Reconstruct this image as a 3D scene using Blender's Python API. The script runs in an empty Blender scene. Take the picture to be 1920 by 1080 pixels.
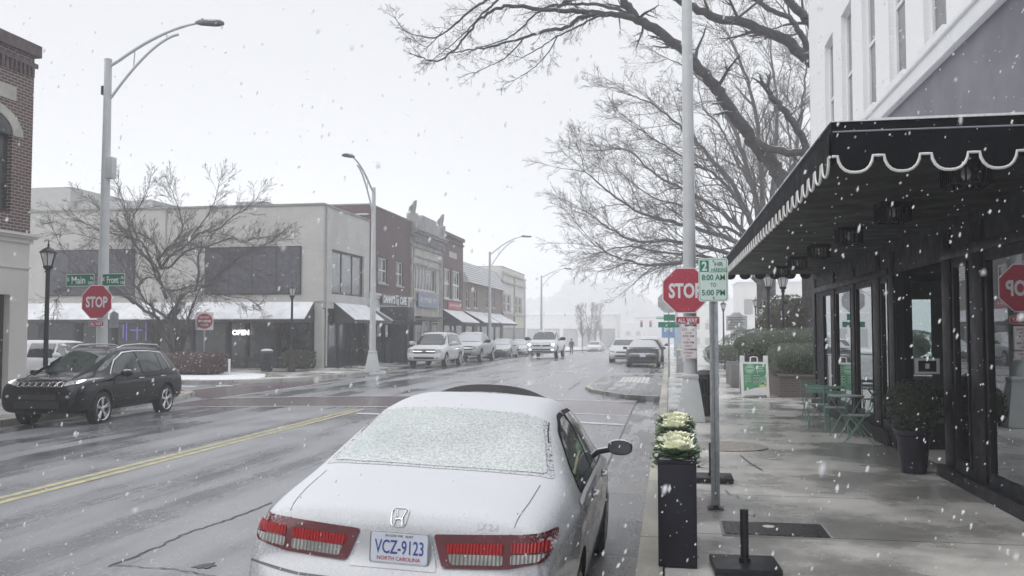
import bpy, bmesh, math, random
from math import sin, cos, pi, radians, atan2, sqrt
from mathutils import Vector, Matrix, noise
from mathutils.bvhtree import BVHTree

S = bpy.context.scene
COL = S.collection
R = random.Random(7)

# ------------------------------------------------------------------ camera, sky, sun, exposure
CAM_H = 2.0
YAW, PITCH = radians(10.125), radians(2.776)
FPX = 1650.0
cam_data = bpy.data.cameras.new('camera')
cam_data.sensor_width = 36.0
cam_data.lens = 36.0 * FPX / 1920.0
cam_data.clip_start = 0.05
cam_data.clip_end = 4000
cam_data.dof.use_dof = True                     # only flakes right at the lens go soft
cam_data.dof.focus_distance = 14.0
cam_data.dof.aperture_fstop = 9.0
cam = bpy.data.objects.new('camera', cam_data)
COL.objects.link(cam)
cam.location = (0, 0, CAM_H)
cam.rotation_euler = (radians(90) + PITCH, 0, YAW)
S.camera = cam

SUN_EL, SUN_AZ = radians(40), radians(232)     # azimuth from the street direction towards the right: high behind us to the left
world = bpy.data.worlds.new('World')
S.world = world
world.use_nodes = True
wn, wl = world.node_tree.nodes, world.node_tree.links
bgn = wn['Background']
sky = wn.new('ShaderNodeTexSky')
sky.sky_type = 'NISHITA'
sky.sun_disc = False
sky.sun_elevation = SUN_EL
sky.sun_rotation = SUN_AZ
sky.air_density = 1.0
sky.dust_density = 6.0
# an even snow cloud: most of the sky's colour and gradient is gone
hsv = wn.new('ShaderNodeHueSaturation')
hsv.inputs['Saturation'].default_value = 0.1
wl.new(sky.outputs[0], hsv.inputs['Color'])
mixn = wn.new('ShaderNodeMix')
mixn.data_type = 'RGBA'
mixn.inputs['Factor'].default_value = 0.93
mixn.inputs['B'].default_value = (9.15, 9.3, 9.65, 1)
wl.new(hsv.outputs[0], mixn.inputs['A'])
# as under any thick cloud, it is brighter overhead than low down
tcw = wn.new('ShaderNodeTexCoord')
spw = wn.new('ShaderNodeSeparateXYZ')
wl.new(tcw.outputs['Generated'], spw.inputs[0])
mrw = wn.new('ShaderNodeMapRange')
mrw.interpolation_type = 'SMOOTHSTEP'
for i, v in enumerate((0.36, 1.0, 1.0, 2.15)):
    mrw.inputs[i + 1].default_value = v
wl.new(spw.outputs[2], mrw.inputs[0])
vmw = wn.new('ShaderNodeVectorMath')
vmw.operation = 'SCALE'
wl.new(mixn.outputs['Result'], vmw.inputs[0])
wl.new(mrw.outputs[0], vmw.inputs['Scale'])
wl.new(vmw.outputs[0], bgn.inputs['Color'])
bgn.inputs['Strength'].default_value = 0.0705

sun_data = bpy.data.lights.new('sun', 'SUN')
sun_data.energy = 1.1
sun_data.angle = radians(60)
sun_data.color = (1.0, 0.97, 0.93)
sun = bpy.data.objects.new('sun', sun_data)
COL.objects.link(sun)
sd = Vector((sin(SUN_AZ) * cos(SUN_EL), cos(SUN_AZ) * cos(SUN_EL), sin(SUN_EL)))
sun.rotation_euler = sd.to_track_quat('Z', 'Y').to_euler()

S.view_settings.view_transform = 'Standard'
S.view_settings.look = 'None'
S.view_settings.exposure = 0.35
S.view_settings.gamma = 1.0
S.cycles.max_bounces = 8
S.cycles.diffuse_bounces = 3
S.cycles.glossy_bounces = 3
S.cycles.transmission_bounces = 4
S.cycles.transparent_max_bounces = 8
S.cycles.volume_bounces = 4

# ------------------------------------------------------------------ helpers
def ray(px, py):
    f = Vector((-sin(YAW) * cos(PITCH), cos(YAW) * cos(PITCH), sin(PITCH)))
    r = Vector((cos(YAW), sin(YAW), 0))
    u = r.cross(f)
    return f + r * ((px - 960) / FPX) - u * ((py - 540) / FPX)

def at(px, py, Y):
    d = ray(px, py)
    return Vector((0, 0, CAM_H)) + d * (Y / d.y)

def gz(Y):                                     # the street falls away gently beyond the next block
    return -0.015 * max(0.0, Y - 60)

_mats = {}
def _n(nt, t, **kw):
    n = nt.nodes.new(t)
    for k, v in kw.items():
        setattr(n, k, v)
    return n

def mix_rgb(nt, fac, a, b, blend='MIX'):
    m = nt.nodes.new('ShaderNodeMix')
    m.data_type = 'RGBA'
    m.blend_type = blend
    for sock, v in ((m.inputs['Factor'], fac), (m.inputs['A'], a), (m.inputs['B'], b)):
        if hasattr(v, 'is_output'):
            nt.links.new(v, sock)
        elif isinstance(v, (tuple, list)):
            sock.default_value = (*v[:3], 1)
        else:
            sock.default_value = v
    return m.outputs['Result']

def mth(nt, op, a, b=None, c=None, clamp=False):
    m = nt.nodes.new('ShaderNodeMath')
    m.operation = op
    m.use_clamp = clamp
    for i, v in enumerate((a, b, c)):
        if v is None:
            continue
        if hasattr(v, 'is_output'):
            nt.links.new(v, m.inputs[i])
        else:
            m.inputs[i].default_value = v
    return m.outputs[0]

def ramp01(nt, v, lo, hi, a=0.0, b=1.0):
    m = nt.nodes.new('ShaderNodeMapRange')
    m.interpolation_type = 'SMOOTHSTEP'
    nt.links.new(v, m.inputs[0])
    for i, x in enumerate((lo, hi, a, b)):
        m.inputs[i + 1].default_value = x
    return m.outputs[0]

def noise_n(nt, vec, scale, detail=3, rough=0.55, stretch=None):
    n = nt.nodes.new('ShaderNodeTexNoise')
    n.inputs['Scale'].default_value = scale
    n.inputs['Detail'].default_value = detail
    n.inputs['Roughness'].default_value = rough
    if stretch:
        mp = nt.nodes.new('ShaderNodeMapping')
        mp.inputs['Scale'].default_value = stretch
        nt.links.new(vec, mp.inputs[0])
        vec = mp.outputs[0]
    nt.links.new(vec, n.inputs['Vector'])
    return n.outputs['Fac']

SNOW = (0.61, 0.625, 0.65)

def mat(name, col, rough=0.6, metal=0.0, vary=0.12, vscale=3.0, bump=0.0, bscale=40, snow=None, coat=0.0,
        ior=1.45, emit=None, estr=1.0, spec=None, gritty=None):
    """a plain procedural material: base colour broken up by noise, bump, and snow lying on faces that look up"""
    if name in _mats:
        return _mats[name]
    m = bpy.data.materials.new(name)
    m.use_nodes = True
    nt = m.node_tree
    b = nt.nodes['Principled BSDF']
    tc = _n(nt, 'ShaderNodeTexCoord')
    vec = tc.outputs['Object']
    dark = tuple(c * (1 - vary) for c in col)
    lite = tuple(min(1, c * (1 + vary)) for c in col)
    c = mix_rgb(nt, ramp01(nt, noise_n(nt, vec, vscale, 4), 0.3, 0.7), dark, lite)
    rsock = None
    if gritty:
        g = ramp01(nt, noise_n(nt, vec, gritty[0], 5, 0.7), 0.45, 0.75)
        c = mix_rgb(nt, g, c, gritty[1])
    rr = ramp01(nt, noise_n(nt, vec, vscale * 1.7, 3), 0.3, 0.7, rough * 0.85, min(1, rough * 1.15))
    if snow:
        lo, hi, amp, sc = snow
        geo = _n(nt, 'ShaderNodeNewGeometry')
        sp = _n(nt, 'ShaderNodeSeparateXYZ')
        nt.links.new(geo.outputs['Normal'], sp.inputs[0])
        nn = noise_n(nt, vec, sc, 4, 0.7)
        f = mth(nt, 'MULTIPLY_ADD', mth(nt, 'SUBTRACT', nn, 0.5), amp, sp.outputs[2])
        f = ramp01(nt, f, lo, hi)
        c = mix_rgb(nt, f, c, SNOW)
        rr = mth(nt, 'MULTIPLY_ADD', f, 0.6, rr, clamp=True)
        m['snowy'] = True
        mm = mth(nt, 'MULTIPLY', mth(nt, 'SUBTRACT', 1.0, f), metal)
        nt.links.new(mm, b.inputs['Metallic'])
        if coat:
            nt.links.new(mth(nt, 'MULTIPLY', mth(nt, 'SUBTRACT', 1.0, f), coat), b.inputs['Coat Weight'])
    else:
        b.inputs['Metallic'].default_value = metal
        b.inputs['Coat Weight'].default_value = coat
    b.inputs['Coat Roughness'].default_value = 0.05
    nt.links.new(c, b.inputs['Base Color'])
    nt.links.new(rr, b.inputs['Roughness'])
    b.inputs['IOR'].default_value = ior
    if spec is not None:
        b.inputs['Specular IOR Level'].default_value = spec
    if bump:
        bn = _n(nt, 'ShaderNodeBump')
        bn.inputs['Strength'].default_value = bump
        bn.inputs['Distance'].default_value = 0.02
        nt.links.new(noise_n(nt, vec, bscale, 4, 0.65), bn.inputs['Height'])
        nt.links.new(bn.outputs[0], b.inputs['Normal'])
    if emit:
        b.inputs['Emission Color'].default_value = (*emit, 1)
        b.inputs['Emission Strength'].default_value = estr
    _mats[name] = m
    return m

def brick_mat(name, c1, c2, mortar, bw=0.22, bh=0.075, ms=0.011, grime=0.25, painted=False, sooty=None):
    if name in _mats:
        return _mats[name]
    m = bpy.data.materials.new(name)
    m.use_nodes = True
    nt = m.node_tree
    b = nt.nodes['Principled BSDF']
    tc = _n(nt, 'ShaderNodeTexCoord')
    sp = _n(nt, 'ShaderNodeSeparateXYZ')
    nt.links.new(tc.outputs['Object'], sp.inputs[0])
    cb = _n(nt, 'ShaderNodeCombineXYZ')
    nt.links.new(mth(nt, 'ADD', sp.outputs[0], sp.outputs[1]), cb.inputs[0])
    nt.links.new(sp.outputs[2], cb.inputs[1])
    br = _n(nt, 'ShaderNodeTexBrick')
    nt.links.new(cb.outputs[0], br.inputs['Vector'])
    br.inputs['Scale'].default_value = 1.0
    br.inputs['Brick Width'].default_value = bw
    br.inputs['Row Height'].default_value = bh
    br.inputs['Mortar Size'].default_value = ms
    br.inputs['Mortar Smooth'].default_value = 0.3
    br.inputs['Bias'].default_value = 0.0
    br.inputs['Color1'].default_value = (*c1, 1)
    br.inputs['Color2'].default_value = (*c2, 1)
    br.inputs['Mortar'].default_value = (*mortar, 1)
    g = ramp01(nt, noise_n(nt, tc.outputs['Object'], 0.6, 5, 0.65), 0.3, 0.75, 0, grime)
    c = mix_rgb(nt, g, br.outputs['Color'], tuple(x * 0.45 for x in c1))
    g2 = ramp01(nt, noise_n(nt, tc.outputs['Object'], 0.9, 4, 0.6, (1, 1, 0.12)), 0.5, 0.8, 0, grime * 0.8)
    c = mix_rgb(nt, g2, c, tuple(x * 0.55 for x in c1))
    nt.links.new(c, b.inputs['Base Color'])
    b.inputs['Roughness'].default_value = 0.75
    bn = _n(nt, 'ShaderNodeBump')
    bn.inputs['Strength'].default_value = 0.35
    bn.inputs['Distance'].default_value = 0.01
    bn.invert = True
    nt.links.new(br.outputs['Fac'], bn.inputs['Height'])
    nt.links.new(bn.outputs[0], b.inputs['Normal'])
    _mats[name] = m
    return m

def shop_glass(name, tint=(0.5, 0.56, 0.55), k=1.0, ior=2.1):
    """thin window glass: partly a mirror of the street, partly see-through"""
    if name in _mats:
        return _mats[name]
    m = bpy.data.materials.new(name)
    m.use_nodes = True
    nt = m.node_tree
    for n in list(nt.nodes):
        nt.nodes.remove(n)
    out = _n(nt, 'ShaderNodeOutputMaterial')
    mx = _n(nt, 'ShaderNodeMixShader')
    tr = _n(nt, 'ShaderNodeBsdfTransparent')
    tr.inputs[0].default_value = (*tint, 1)
    gl = _n(nt, 'ShaderNodeBsdfGlossy')
    gl.inputs['Roughness'].default_value = 0.0
    gl.inputs['Color'].default_value = (0.93, 0.96, 0.97, 1)
    fr = _n(nt, 'ShaderNodeFresnel')
    fr.inputs[0].default_value = ior
    nt.links.new(mth(nt, 'MULTIPLY', fr.outputs[0], k, clamp=True), mx.inputs[0])
    nt.links.new(tr.outputs[0], mx.inputs[1])
    nt.links.new(gl.outputs[0], mx.inputs[2])
    nt.links.new(mx.outputs[0], out.inputs[0])
    _mats[name] = m
    return m

class MB:
    """collects faces; build() links them as ONE mesh object"""
    def __init__(s):
        s.v, s.f, s.m = [], [], []
    def quad(s, *p, m=0):
        n = len(s.v)
        s.v += [tuple(q) for q in p]
        s.f.append(tuple(range(n, n + len(p))))
        s.m.append(m)
    def box(s, x0, x1, y0, y1, z0, z1, m=0, rot=None, o=None):
        n = len(s.v)
        P = [Vector((x, y, z)) for z in (z0, z1) for y in (y0, y1) for x in (x0, x1)]
        if rot is not None:
            o = Vector(o or (0, 0, 0))
            P = [rot @ (p - o) + o for p in P]
        s.v += [tuple(p) for p in P]
        for f in ((0, 2, 3, 1), (4, 5, 7, 6), (0, 1, 5, 4), (2, 6, 7, 3), (0, 4, 6, 2), (1, 3, 7, 5)):
            s.f.append(tuple(n + i for i in f))
            s.m.append(m)
    def ring(s, pts, m=0):
        n = len(s.v)
        s.v += [tuple(p) for p in pts]
        return list(range(n, n + len(pts)))
    def loft(s, rings, m=0, cap=True, closed=True):
        ids = [s.ring(r) for r in rings]
        k = len(ids[0])
        for a, b in zip(ids, ids[1:]):
            for i in range(k if closed else k - 1):
                j = (i + 1) % k
                s.f.append((a[i], a[j], b[j], b[i]))
                s.m.append(m)
        if cap and k > 2:
            s.f.append(tuple(reversed(ids[0]))); s.m.append(m)
            s.f.append(tuple(ids[-1])); s.m.append(m)
    def tube(s, path, rad, n=8, m=0, cap=True, flat=1.0):
        path = [Vector(p) for p in path]
        if not isinstance(rad, (list, tuple)):
            rad = [rad] * len(path)
        rings = []
        up = None
        for i, p in enumerate(path):
            t = (path[min(i + 1, len(path) - 1)] - path[max(i - 1, 0)])
            if t.length < 1e-9:
                t = Vector((0, 0, 1))
            t.normalize()
            if up is None:
                a = Vector((0, 0, 1)) if abs(t.z) < 0.9 else Vector((1, 0, 0))
                up = t.cross(a).normalized()
            else:
                up = (up - t * up.dot(t))
                up = up.normalized() if up.length > 1e-6 else t.orthogonal().normalized()
            w = t.cross(up)
            rings.append([p + (up * cos(2 * pi * j / n) + w * sin(2 * pi * j / n) * flat) * rad[i] for j in range(n)])
        s.loft(rings, m, cap)
    def cyl(s, c, r, h, n=16, m=0, r2=None):
        c = Vector(c)
        s.loft([[c + Vector((cos(2 * pi * j / n) * rr, sin(2 * pi * j / n) * rr, z)) for j in range(n)]
                for rr, z in ((r, 0), (r2 if r2 is not None else r, h))], m)
    def lathe(s, c, prof, n=16, m=0, axis='z', cap=True):
        c = Vector(c)
        def P(r, z, a):
            if axis == 'z':
                return c + Vector((cos(a) * r, sin(a) * r, z))
            return c + Vector((z, cos(a) * r, sin(a) * r))
        s.loft([[P(max(r, 1e-4), z, 2 * pi * j / n) for j in range(n)] for r, z in prof], m, cap)
    def prism(s, outline, a0, a1, axis='z', m=0):
        """outline of 2D points pushed from a0 to a1 along an axis; the 2D axes are the other two in order"""
        def P(u, v, a):
            return {'z': (u, v, a), 'y': (u, a, v), 'x': (a, u, v)}[axis]
        A = s.ring([P(u, v, a0) for u, v in outline])
        B = s.ring([P(u, v, a1) for u, v in outline])
        k = len(A)
        for i in range(k):
            j = (i + 1) % k
            s.f.append((A[i], A[j], B[j], B[i])); s.m.append(m)
        s.f.append(tuple(reversed(A))); s.m.append(m)
        s.f.append(tuple(B)); s.m.append(m)
    def ball(s, c, r, n=8, k=5, m=0, sq=(1, 1, 1), jit=0, rnd=None):
        c = Vector(c)
        rings = []
        for i in range(k + 1):
            th = pi * (0.02 + 0.96 * i / k)
            rings.append([c + Vector((sin(th) * cos(2 * pi * j / n) * r * sq[0], sin(th) * sin(2 * pi * j / n) * r * sq[1],
                                      -cos(th) * r * sq[2])) * (1 + (rnd.uniform(-jit, jit) if rnd else 0)) for j in range(n)])
        s.loft(rings, m)
    def add_mesh(s, me, mtx, m=0):
        n = len(s.v)
        s.v += [tuple(mtx @ v.co) for v in me.vertices]
        for p in me.polygons:
            s.f.append(tuple(n + i for i in p.vertices)); s.m.append(m)
    def build(s, name, mats, parent=None, bevel=0, loc=None, smooth=38, fix=True, segs=2):
        me = bpy.data.meshes.new(name)
        me.from_pydata(s.v, [], s.f)
        if not isinstance(mats, (list, tuple)):
            mats = [mats]
        for x in mats:
            me.materials.append(x)
        me.polygons.foreach_set('material_index', s.m)
        if fix or bevel:
            bm = bmesh.new()
            bm.from_mesh(me)
            if bevel:
                bmesh.ops.remove_doubles(bm, verts=bm.verts, dist=1e-5)
            if fix:
                bmesh.ops.recalc_face_normals(bm, faces=bm.faces)
            if bevel:
                es = [e for e in bm.edges if len(e.link_faces) == 2 and e.calc_face_angle(0) > 0.5]
                bmesh.ops.bevel(bm, geom=es, offset=bevel, segments=segs, profile=0.6, affect='EDGES', clamp_overlap=True)
            bm.to_mesh(me)
            bm.free()
        me.update()
        if smooth:
            me.shade_smooth()
            me.set_sharp_from_angle(angle=radians(smooth))
        o = bpy.data.objects.new(name, me)
        COL.objects.link(o)
        if parent is not None:
            o.parent = parent
        if loc is not None:
            o.location = loc
        return o

def tag(o, label=None, cat=None, group=None, kind=None):
    if label: o['label'] = label
    if cat: o['category'] = cat
    if group: o['group'] = group
    if kind: o['kind'] = kind
    return o

def thing(name, label, cat, loc=(0, 0, 0), rz=0, group=None):
    o = bpy.data.objects.new(name, None)
    COL.objects.link(o)
    o.empty_display_size = 0.2
    o.location = loc
    o.rotation_euler = (0, 0, rz)
    return tag(o, label, cat, group)

def copy_thing(src, loc=None, rz=None, label=None):
    def rec(o, par):
        c = o.copy()
        COL.objects.link(c)
        c.parent = par
        for ch in list(o.children):
            rec(ch, c)
        return c
    c = rec(src, None)
    if loc is not None: c.location = loc
    if rz is not None: c.rotation_euler = (0, 0, rz)
    if label: c['label'] = label
    return c

def text_mesh(body, size=1.0, extrude=0.0, bold=0.0, spacing=1.0, align='CENTER'):
    cu = bpy.data.curves.new('lettering', 'FONT')
    cu.body = body
    cu.size = size
    cu.extrude = extrude
    cu.offset = bold
    cu.space_character = spacing
    cu.align_x = align
    cu.align_y = 'CENTER'
    cu.resolution_u = 3
    ob = bpy.data.objects.new('lettering', cu)
    COL.objects.link(ob)
    dg = bpy.context.evaluated_depsgraph_get()
    dg.update()
    me = bpy.data.meshes.new_from_object(ob.evaluated_get(dg))
    bpy.data.objects.remove(ob)
    bpy.data.curves.remove(cu)
    return me

FACE_CAM = Matrix(((1, 0, 0, 0), (0, 0, -1, 0), (0, 1, 0, 0), (0, 0, 0, 1)))      # text reads from -Y
FACE_EAST = Matrix(((0, 0, 1, 0), (1, 0, 0, 0), (0, 1, 0, 0), (0, 0, 0, 1)))      # text reads from +X

def text(mb, body, h, pos, face=FACE_CAM, w=None, bold=0.0, m=0, spacing=1.0, extrude=0.0015):
    """adds lettering with cap height h (and, if given, total width w) centred at pos"""
    me = text_mesh(body, 1.0, 0.0, bold, spacing)
    xs = [v.co.x for v in me.vertices]; ys = [v.co.y for v in me.vertices]
    if not xs:
        return
    sy = h / (max(ys) - min(ys))
    sx = (w / (max(xs) - min(xs))) if w else sy
    cx, cy = (max(xs) + min(xs)) / 2, (max(ys) + min(ys)) / 2
    mtx = Matrix.Translation(pos) @ face @ Matrix.Diagonal((sx, sy, 1, 1)) @ Matrix.Translation((-cx, -cy, 0))
    mb.add_mesh(me, mtx, m)
    bpy.data.meshes.remove(me)

# walls with real openings -------------------------------------------------
class Frame:
    """a wall plane: u along the wall, v up, d outwards"""
    def __init__(s, o, U, N):
        s.o, s.U, s.N = Vector(o), Vector(U), Vector(N)
    def p(s, u, v, d=0):
        return s.o + s.U * u + Vector((0, 0, v)) + s.N * d
    def box(s, mb, u0, u1, v0, v1, d0, d1, m=0):
        n = len(mb.v)
        mb.v += [tuple(s.p(u, v, d)) for d in (d0, d1) for v in (v0, v1) for u in (u0, u1)]
        for f in ((0, 2, 3, 1), (4, 5, 7, 6), (0, 1, 5, 4), (2, 6, 7, 3), (0, 4, 6, 2), (1, 3, 7, 5)):
            mb.f.append(tuple(n + i for i in f)); mb.m.append(m)

def facade(mb, fr, W, H, holes, depth=0.2, m=0, v_base=0.0):
    us = sorted({0, W} | {h[0] for h in holes} | {h[1] for h in holes})
    vs = sorted({v_base, H} | {h[2] for h in holes} | {h[3] for h in holes})
    for a, b in zip(us, us[1:]):
        for c, d in zip(vs, vs[1:]):
            cu, cv = (a + b) / 2, (c + d) / 2
            if any(h[0] < cu < h[1] and h[2] < cv < h[3] for h in holes):
                continue
            mb.quad(fr.p(a, c), fr.p(b, c), fr.p(b, d), fr.p(a, d), m=m)
    for a, b, c, d in [h[:4] for h in holes]:
        mb.quad(fr.p(a, c), fr.p(b, c), fr.p(b, c, -depth), fr.p(a, c, -depth), m=m)
        mb.quad(fr.p(a, d), fr.p(b, d), fr.p(b, d, -depth), fr.p(a, d, -depth), m=m)
        mb.quad(fr.p(a, c), fr.p(a, d), fr.p(a, d, -depth), fr.p(a, c, -depth), m=m)
        mb.quad(fr.p(b, c), fr.p(b, d), fr.p(b, d, -depth), fr.p(b, c, -depth), m=m)

def window(parent, fr, u0, u1, v0, v1, d, fm, gm, nx=1, nz=1, t=0.05, sill=None, name='window', blind=None, tx=None):
    """frame mesh with its pane as a sub-part, set back by d"""
    mb = MB()
    tx = tx or t
    fr.box(mb, u0, u0 + t, v0, v1, -d - 0.06, -d)
    fr.box(mb, u1 - t, u1, v0, v1, -d - 0.06, -d)
    fr.box(mb, u0 + t, u1 - t, v0, v0 + t, -d - 0.06, -d)
    fr.box(mb, u0 + t, u1 - t, v1 - t, v1, -d - 0.06, -d)
    for i in range(1, nx):
        u = u0 + (u1 - u0) * i / nx
        fr.box(mb, u - tx / 2, u + tx / 2, v0 + t, v1 - t, -d - 0.05, -d - 0.004)
    for i in range(1, nz):
        v = v0 + (v1 - v0) * i / nz
        fr.box(mb, u0 + t, u1 - t, v - tx / 2, v + tx / 2, -d - 0.05, -d - 0.007)
    w = mb.build(name, fm, parent)
    g = MB()
    fr.box(g, u0 + t * 0.4, u1 - t * 0.4, v0 + t * 0.4, v1 - t * 0.4, -d - 0.045, -d - 0.035)
    g.build('pane', gm, w)
    if blind:
        bl = MB()
        fr.box(bl, u0 + t, u1 - t, v0 + (v1 - v0) * blind[0], v1 - t, -d - 0.16, -d - 0.15)
        bl.build('blind', blind[1], w)
    if sill:
        sm = MB()
        fr.box(sm, u0 - 0.06, u1 + 0.06, v0 - 0.1, v0, -d + 0.0, 0.07)
        sm.build('sill', sill, w)
    return w

# ------------------------------------------------------------------ ground, road, pavements
def rz(x):
    d = min(abs(x + 7.3), 6.5)
    return 0.12 - 0.13 * (d / 6.4) ** 1.6

def wet_mat(name, dark, light, stretch=(1, 1, 1), scale=1.0, lo=0.4, hi=0.6, r_dark=0.08, r_light=0.4, bump=0.15,
            bscale=90, tracks=(), speck=0.0, lift=0.0, panel=None, joint=(0.05, 0.05, 0.05), spec=0.5):
    m = bpy.data.materials.new(name)
    m.use_nodes = True
    nt = m.node_tree
    b = nt.nodes['Principled BSDF']
    tc = _n(nt, 'ShaderNodeTexCoord')
    vec = tc.outputs['Object']
    f = noise_n(nt, vec, scale, 6, 0.62, stretch)
    f2 = noise_n(nt, vec, 0.45, 4, 0.6)
    f = mth(nt, 'MULTIPLY_ADD', mth(nt, 'SUBTRACT', f2, 0.5), 0.5, f)
    sp = _n(nt, 'ShaderNodeSeparateXYZ')
    nt.links.new(vec, sp.inputs[0])
    for x0, w, a in tracks:
        # worn wheel tracks along the street
        g = mth(nt, 'DIVIDE', mth(nt, 'SUBTRACT', sp.outputs[0], x0), w)
        g = mth(nt, 'POWER', 2.718, mth(nt, 'MULTIPLY', mth(nt, 'MULTIPLY', g, g), -1.0))
        f = mth(nt, 'MULTIPLY_ADD', g, -a, f)
    f = mth(nt, 'ADD', f, lift)
    f = ramp01(nt, f, lo, hi)
    c = mix_rgb(nt, f, dark, light)
    fine = noise_n(nt, vec, 55, 4, 0.75)
    c = mix_rgb(nt, ramp01(nt, fine, 0.35, 0.7, 0.0, 0.3), c, tuple(x * 0.35 for x in light))
    if speck:
        sn = noise_n(nt, vec, 26, 3, 0.8)
        sn2 = noise_n(nt, vec, 0.8, 4, 0.6)
        sf = ramp01(nt, mth(nt, 'MULTIPLY_ADD', sn2, 0.35, sn), 0.76, 0.84, 0.0, speck)
        c = mix_rgb(nt, sf, c, (0.6, 0.62, 0.65))
    hgt = fine
    rr = ramp01(nt, f, 0, 1, r_dark, r_light)
    if panel:
        br = _n(nt, 'ShaderNodeTexBrick')
        br.offset = 0.0
        mp = _n(nt, 'ShaderNodeMapping')
        mp.inputs['Location'].default_value = panel[2]
        nt.links.new(vec, mp.inputs[0])
        nt.links.new(mp.outputs[0], br.inputs['Vector'])
        br.inputs['Scale'].default_value = 1
        br.inputs['Brick Width'].default_value = panel[0]
        br.inputs['Row Height'].default_value = panel[1]
        br.inputs['Mortar Size'].default_value = 0.012
        br.inputs['Mortar Smooth'].default_value = 0.2
        br.inputs['Color1'].default_value = (0.9, 0.9, 0.9, 1)
        br.inputs['Color2'].default_value = (1.1, 1.08, 1.05, 1)
        br.inputs['Mortar'].default_value = (*joint, 1)
        c = mix_rgb(nt, 1.0, c, br.outputs['Color'], 'MULTIPLY')
    nt.links.new(c, b.inputs['Base Color'])
    nt.links.new(rr, b.inputs['Roughness'])
    b.inputs['Specular IOR Level'].default_value = spec
    bn = _n(nt, 'ShaderNodeBump')
    bn.inputs['Strength'].default_value = bump
    bn.inputs['Distance'].default_value = 0.008
    nt.links.new(noise_n(nt, vec, bscale, 4, 0.7), bn.inputs['Height'])
    nt.links.new(bn.outputs[0], b.inputs['Normal'])
    return m

M_ROAD = wet_mat('wet asphalt', (0.06, 0.062, 0.07), (0.30, 0.305, 0.325), (1.0, 0.09, 1), 1.5, 0.18, 0.68, 0.12, 0.40,
                 tracks=((-9.6, 0.5, 0.17), (-11.3, 0.6, 0.2), (-12.9, 0.4, 0.12), (-5.3, 0.4, 0.07)), speck=0.45, lift=0.03)
M_SIDE = wet_mat('wet pavement concrete', (0.22, 0.217, 0.21), (0.60, 0.595, 0.58), (1, 1, 1), 0.55, 0.35, 0.66, 0.12, 0.5,
                 bump=0.2, panel=(60, 2.0, (30.0, 1.65, 0)), joint=(0.25, 0.25, 0.25), speck=0.2)
M_GUT = wet_mat('gutter concrete', (0.08, 0.08, 0.085), (0.23, 0.23, 0.24), (2, 0.25, 1), 1.3, 0.35, 0.62, 0.12, 0.45, panel=(50, 3.0, (25, 0.9, 0)), joint=(0.25, 0.25, 0.25), speck=0.2)
M_KERB = wet_mat('kerb concrete', (0.22, 0.21, 0.18), (0.48, 0.46, 0.40), (2, 0.5, 1), 1.6, 0.35, 0.62, 0.3, 0.6, panel=(50, 3.0, (25, 0.9, 0)), joint=(0.3, 0.3, 0.3))
M_SNOWG = mat('ground snow', (0.80, 0.82, 0.86), 0.8, vary=0.06, bump=0.5, bscale=12, gritty=(9, (0.5, 0.5, 0.52)))
M_WHITE = mat('road paint white', (0.62, 0.62, 0.63), 0.4, vary=0.18, vscale=9, gritty=(14, (0.3, 0.3, 0.31)))
M_YELLOW = mat('road paint yellow', (0.52, 0.465, 0.25), 0.4, vary=0.2, vscale=7, gritty=(11, (0.27, 0.26, 0.22)))
M_TAR = mat('dark joint', (0.035, 0.035, 0.04), 0.35)
M_BRICKROAD = brick_mat('wet street bricks', (0.135, 0.095, 0.10), (0.10, 0.075, 0.082), (0.23, 0.225, 0.23), 0.22, 0.11, 0.01, 0.5)
_nt = M_BRICKROAD.node_tree                      # lies flat: bricks run in x and y
_tc = [n for n in _nt.nodes if n.type == 'TEX_COORD'][0]
_br = [n for n in _nt.nodes if n.type == 'TEX_BRICK'][0]
_nt.links.new(_tc.outputs['Object'], _br.inputs['Vector'])
_nt.nodes['Principled BSDF'].inputs['Roughness'].default_value = 0.25

YS = [-20, -5, 0, 3, 6, 9, 12, 15, 18, 21, 24, 27, 30, 34, 38, 42, 46, 50, 55, 60, 70, 85, 100, 130, 170, 220, 300, 420, 600]

def strip(name, mats, x0, x1, y0, y1, zf, nx=1, ys=None, kind='structure'):
    mb = MB()
    ys = ys or ([y0] + [y for y in YS if y0 < y < y1] + [y1])
    xs = [x0 + (x1 - x0) * i / nx for i in range(nx + 1)]
    for a, b in zip(ys, ys[1:]):
        for c, d in zip(xs, xs[1:]):
            mb.quad((c, a, zf(c, a)), (d, a, zf(d, a)), (d, b, zf(d, b)), (c, b, zf(c, b)))
    o = mb.build(name, mats, smooth=60)
    # upward facing
    return tag(o, kind=kind)

def patch(name, mats, P, off, nx=12, ny=4, base=None):
    """a thin sheet laid on the crowned road between four corners"""
    mb = MB()
    def Q(u, v):
        x = (P[0][0] * (1 - u) + P[1][0] * u) * (1 - v) + (P[3][0] * (1 - u) + P[2][0] * u) * v
        y = (P[0][1] * (1 - u) + P[1][1] * u) * (1 - v) + (P[3][1] * (1 - u) + P[2][1] * u) * v
        z = (rz(x) + gz(y) if base is None else base) + off
        return (x, y, z)
    for i in range(nx):
        for j in range(ny):
            mb.quad(Q(i / nx, j / ny), Q((i + 1) / nx, j / ny), Q((i + 1) / nx, (j + 1) / ny), Q(i / nx, (j + 1) / ny))
    return tag(mb.build(name, mats, smooth=60), kind='structure')

# one ground sheet to the horizon, just under everything else
g = MB()
gy = [-60, 0, 60, 80, 120, 200, 320, 520, 680]
for a, b in zip(gy, gy[1:]):
    g.quad((-420, a, gz(a) - 0.06), (420, a, gz(a) - 0.06), (420, b, gz(b) - 0.06), (-420, b, gz(b) - 0.06))
tag(g.build('ground', M_SNOWG, smooth=0), kind='structure')

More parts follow.
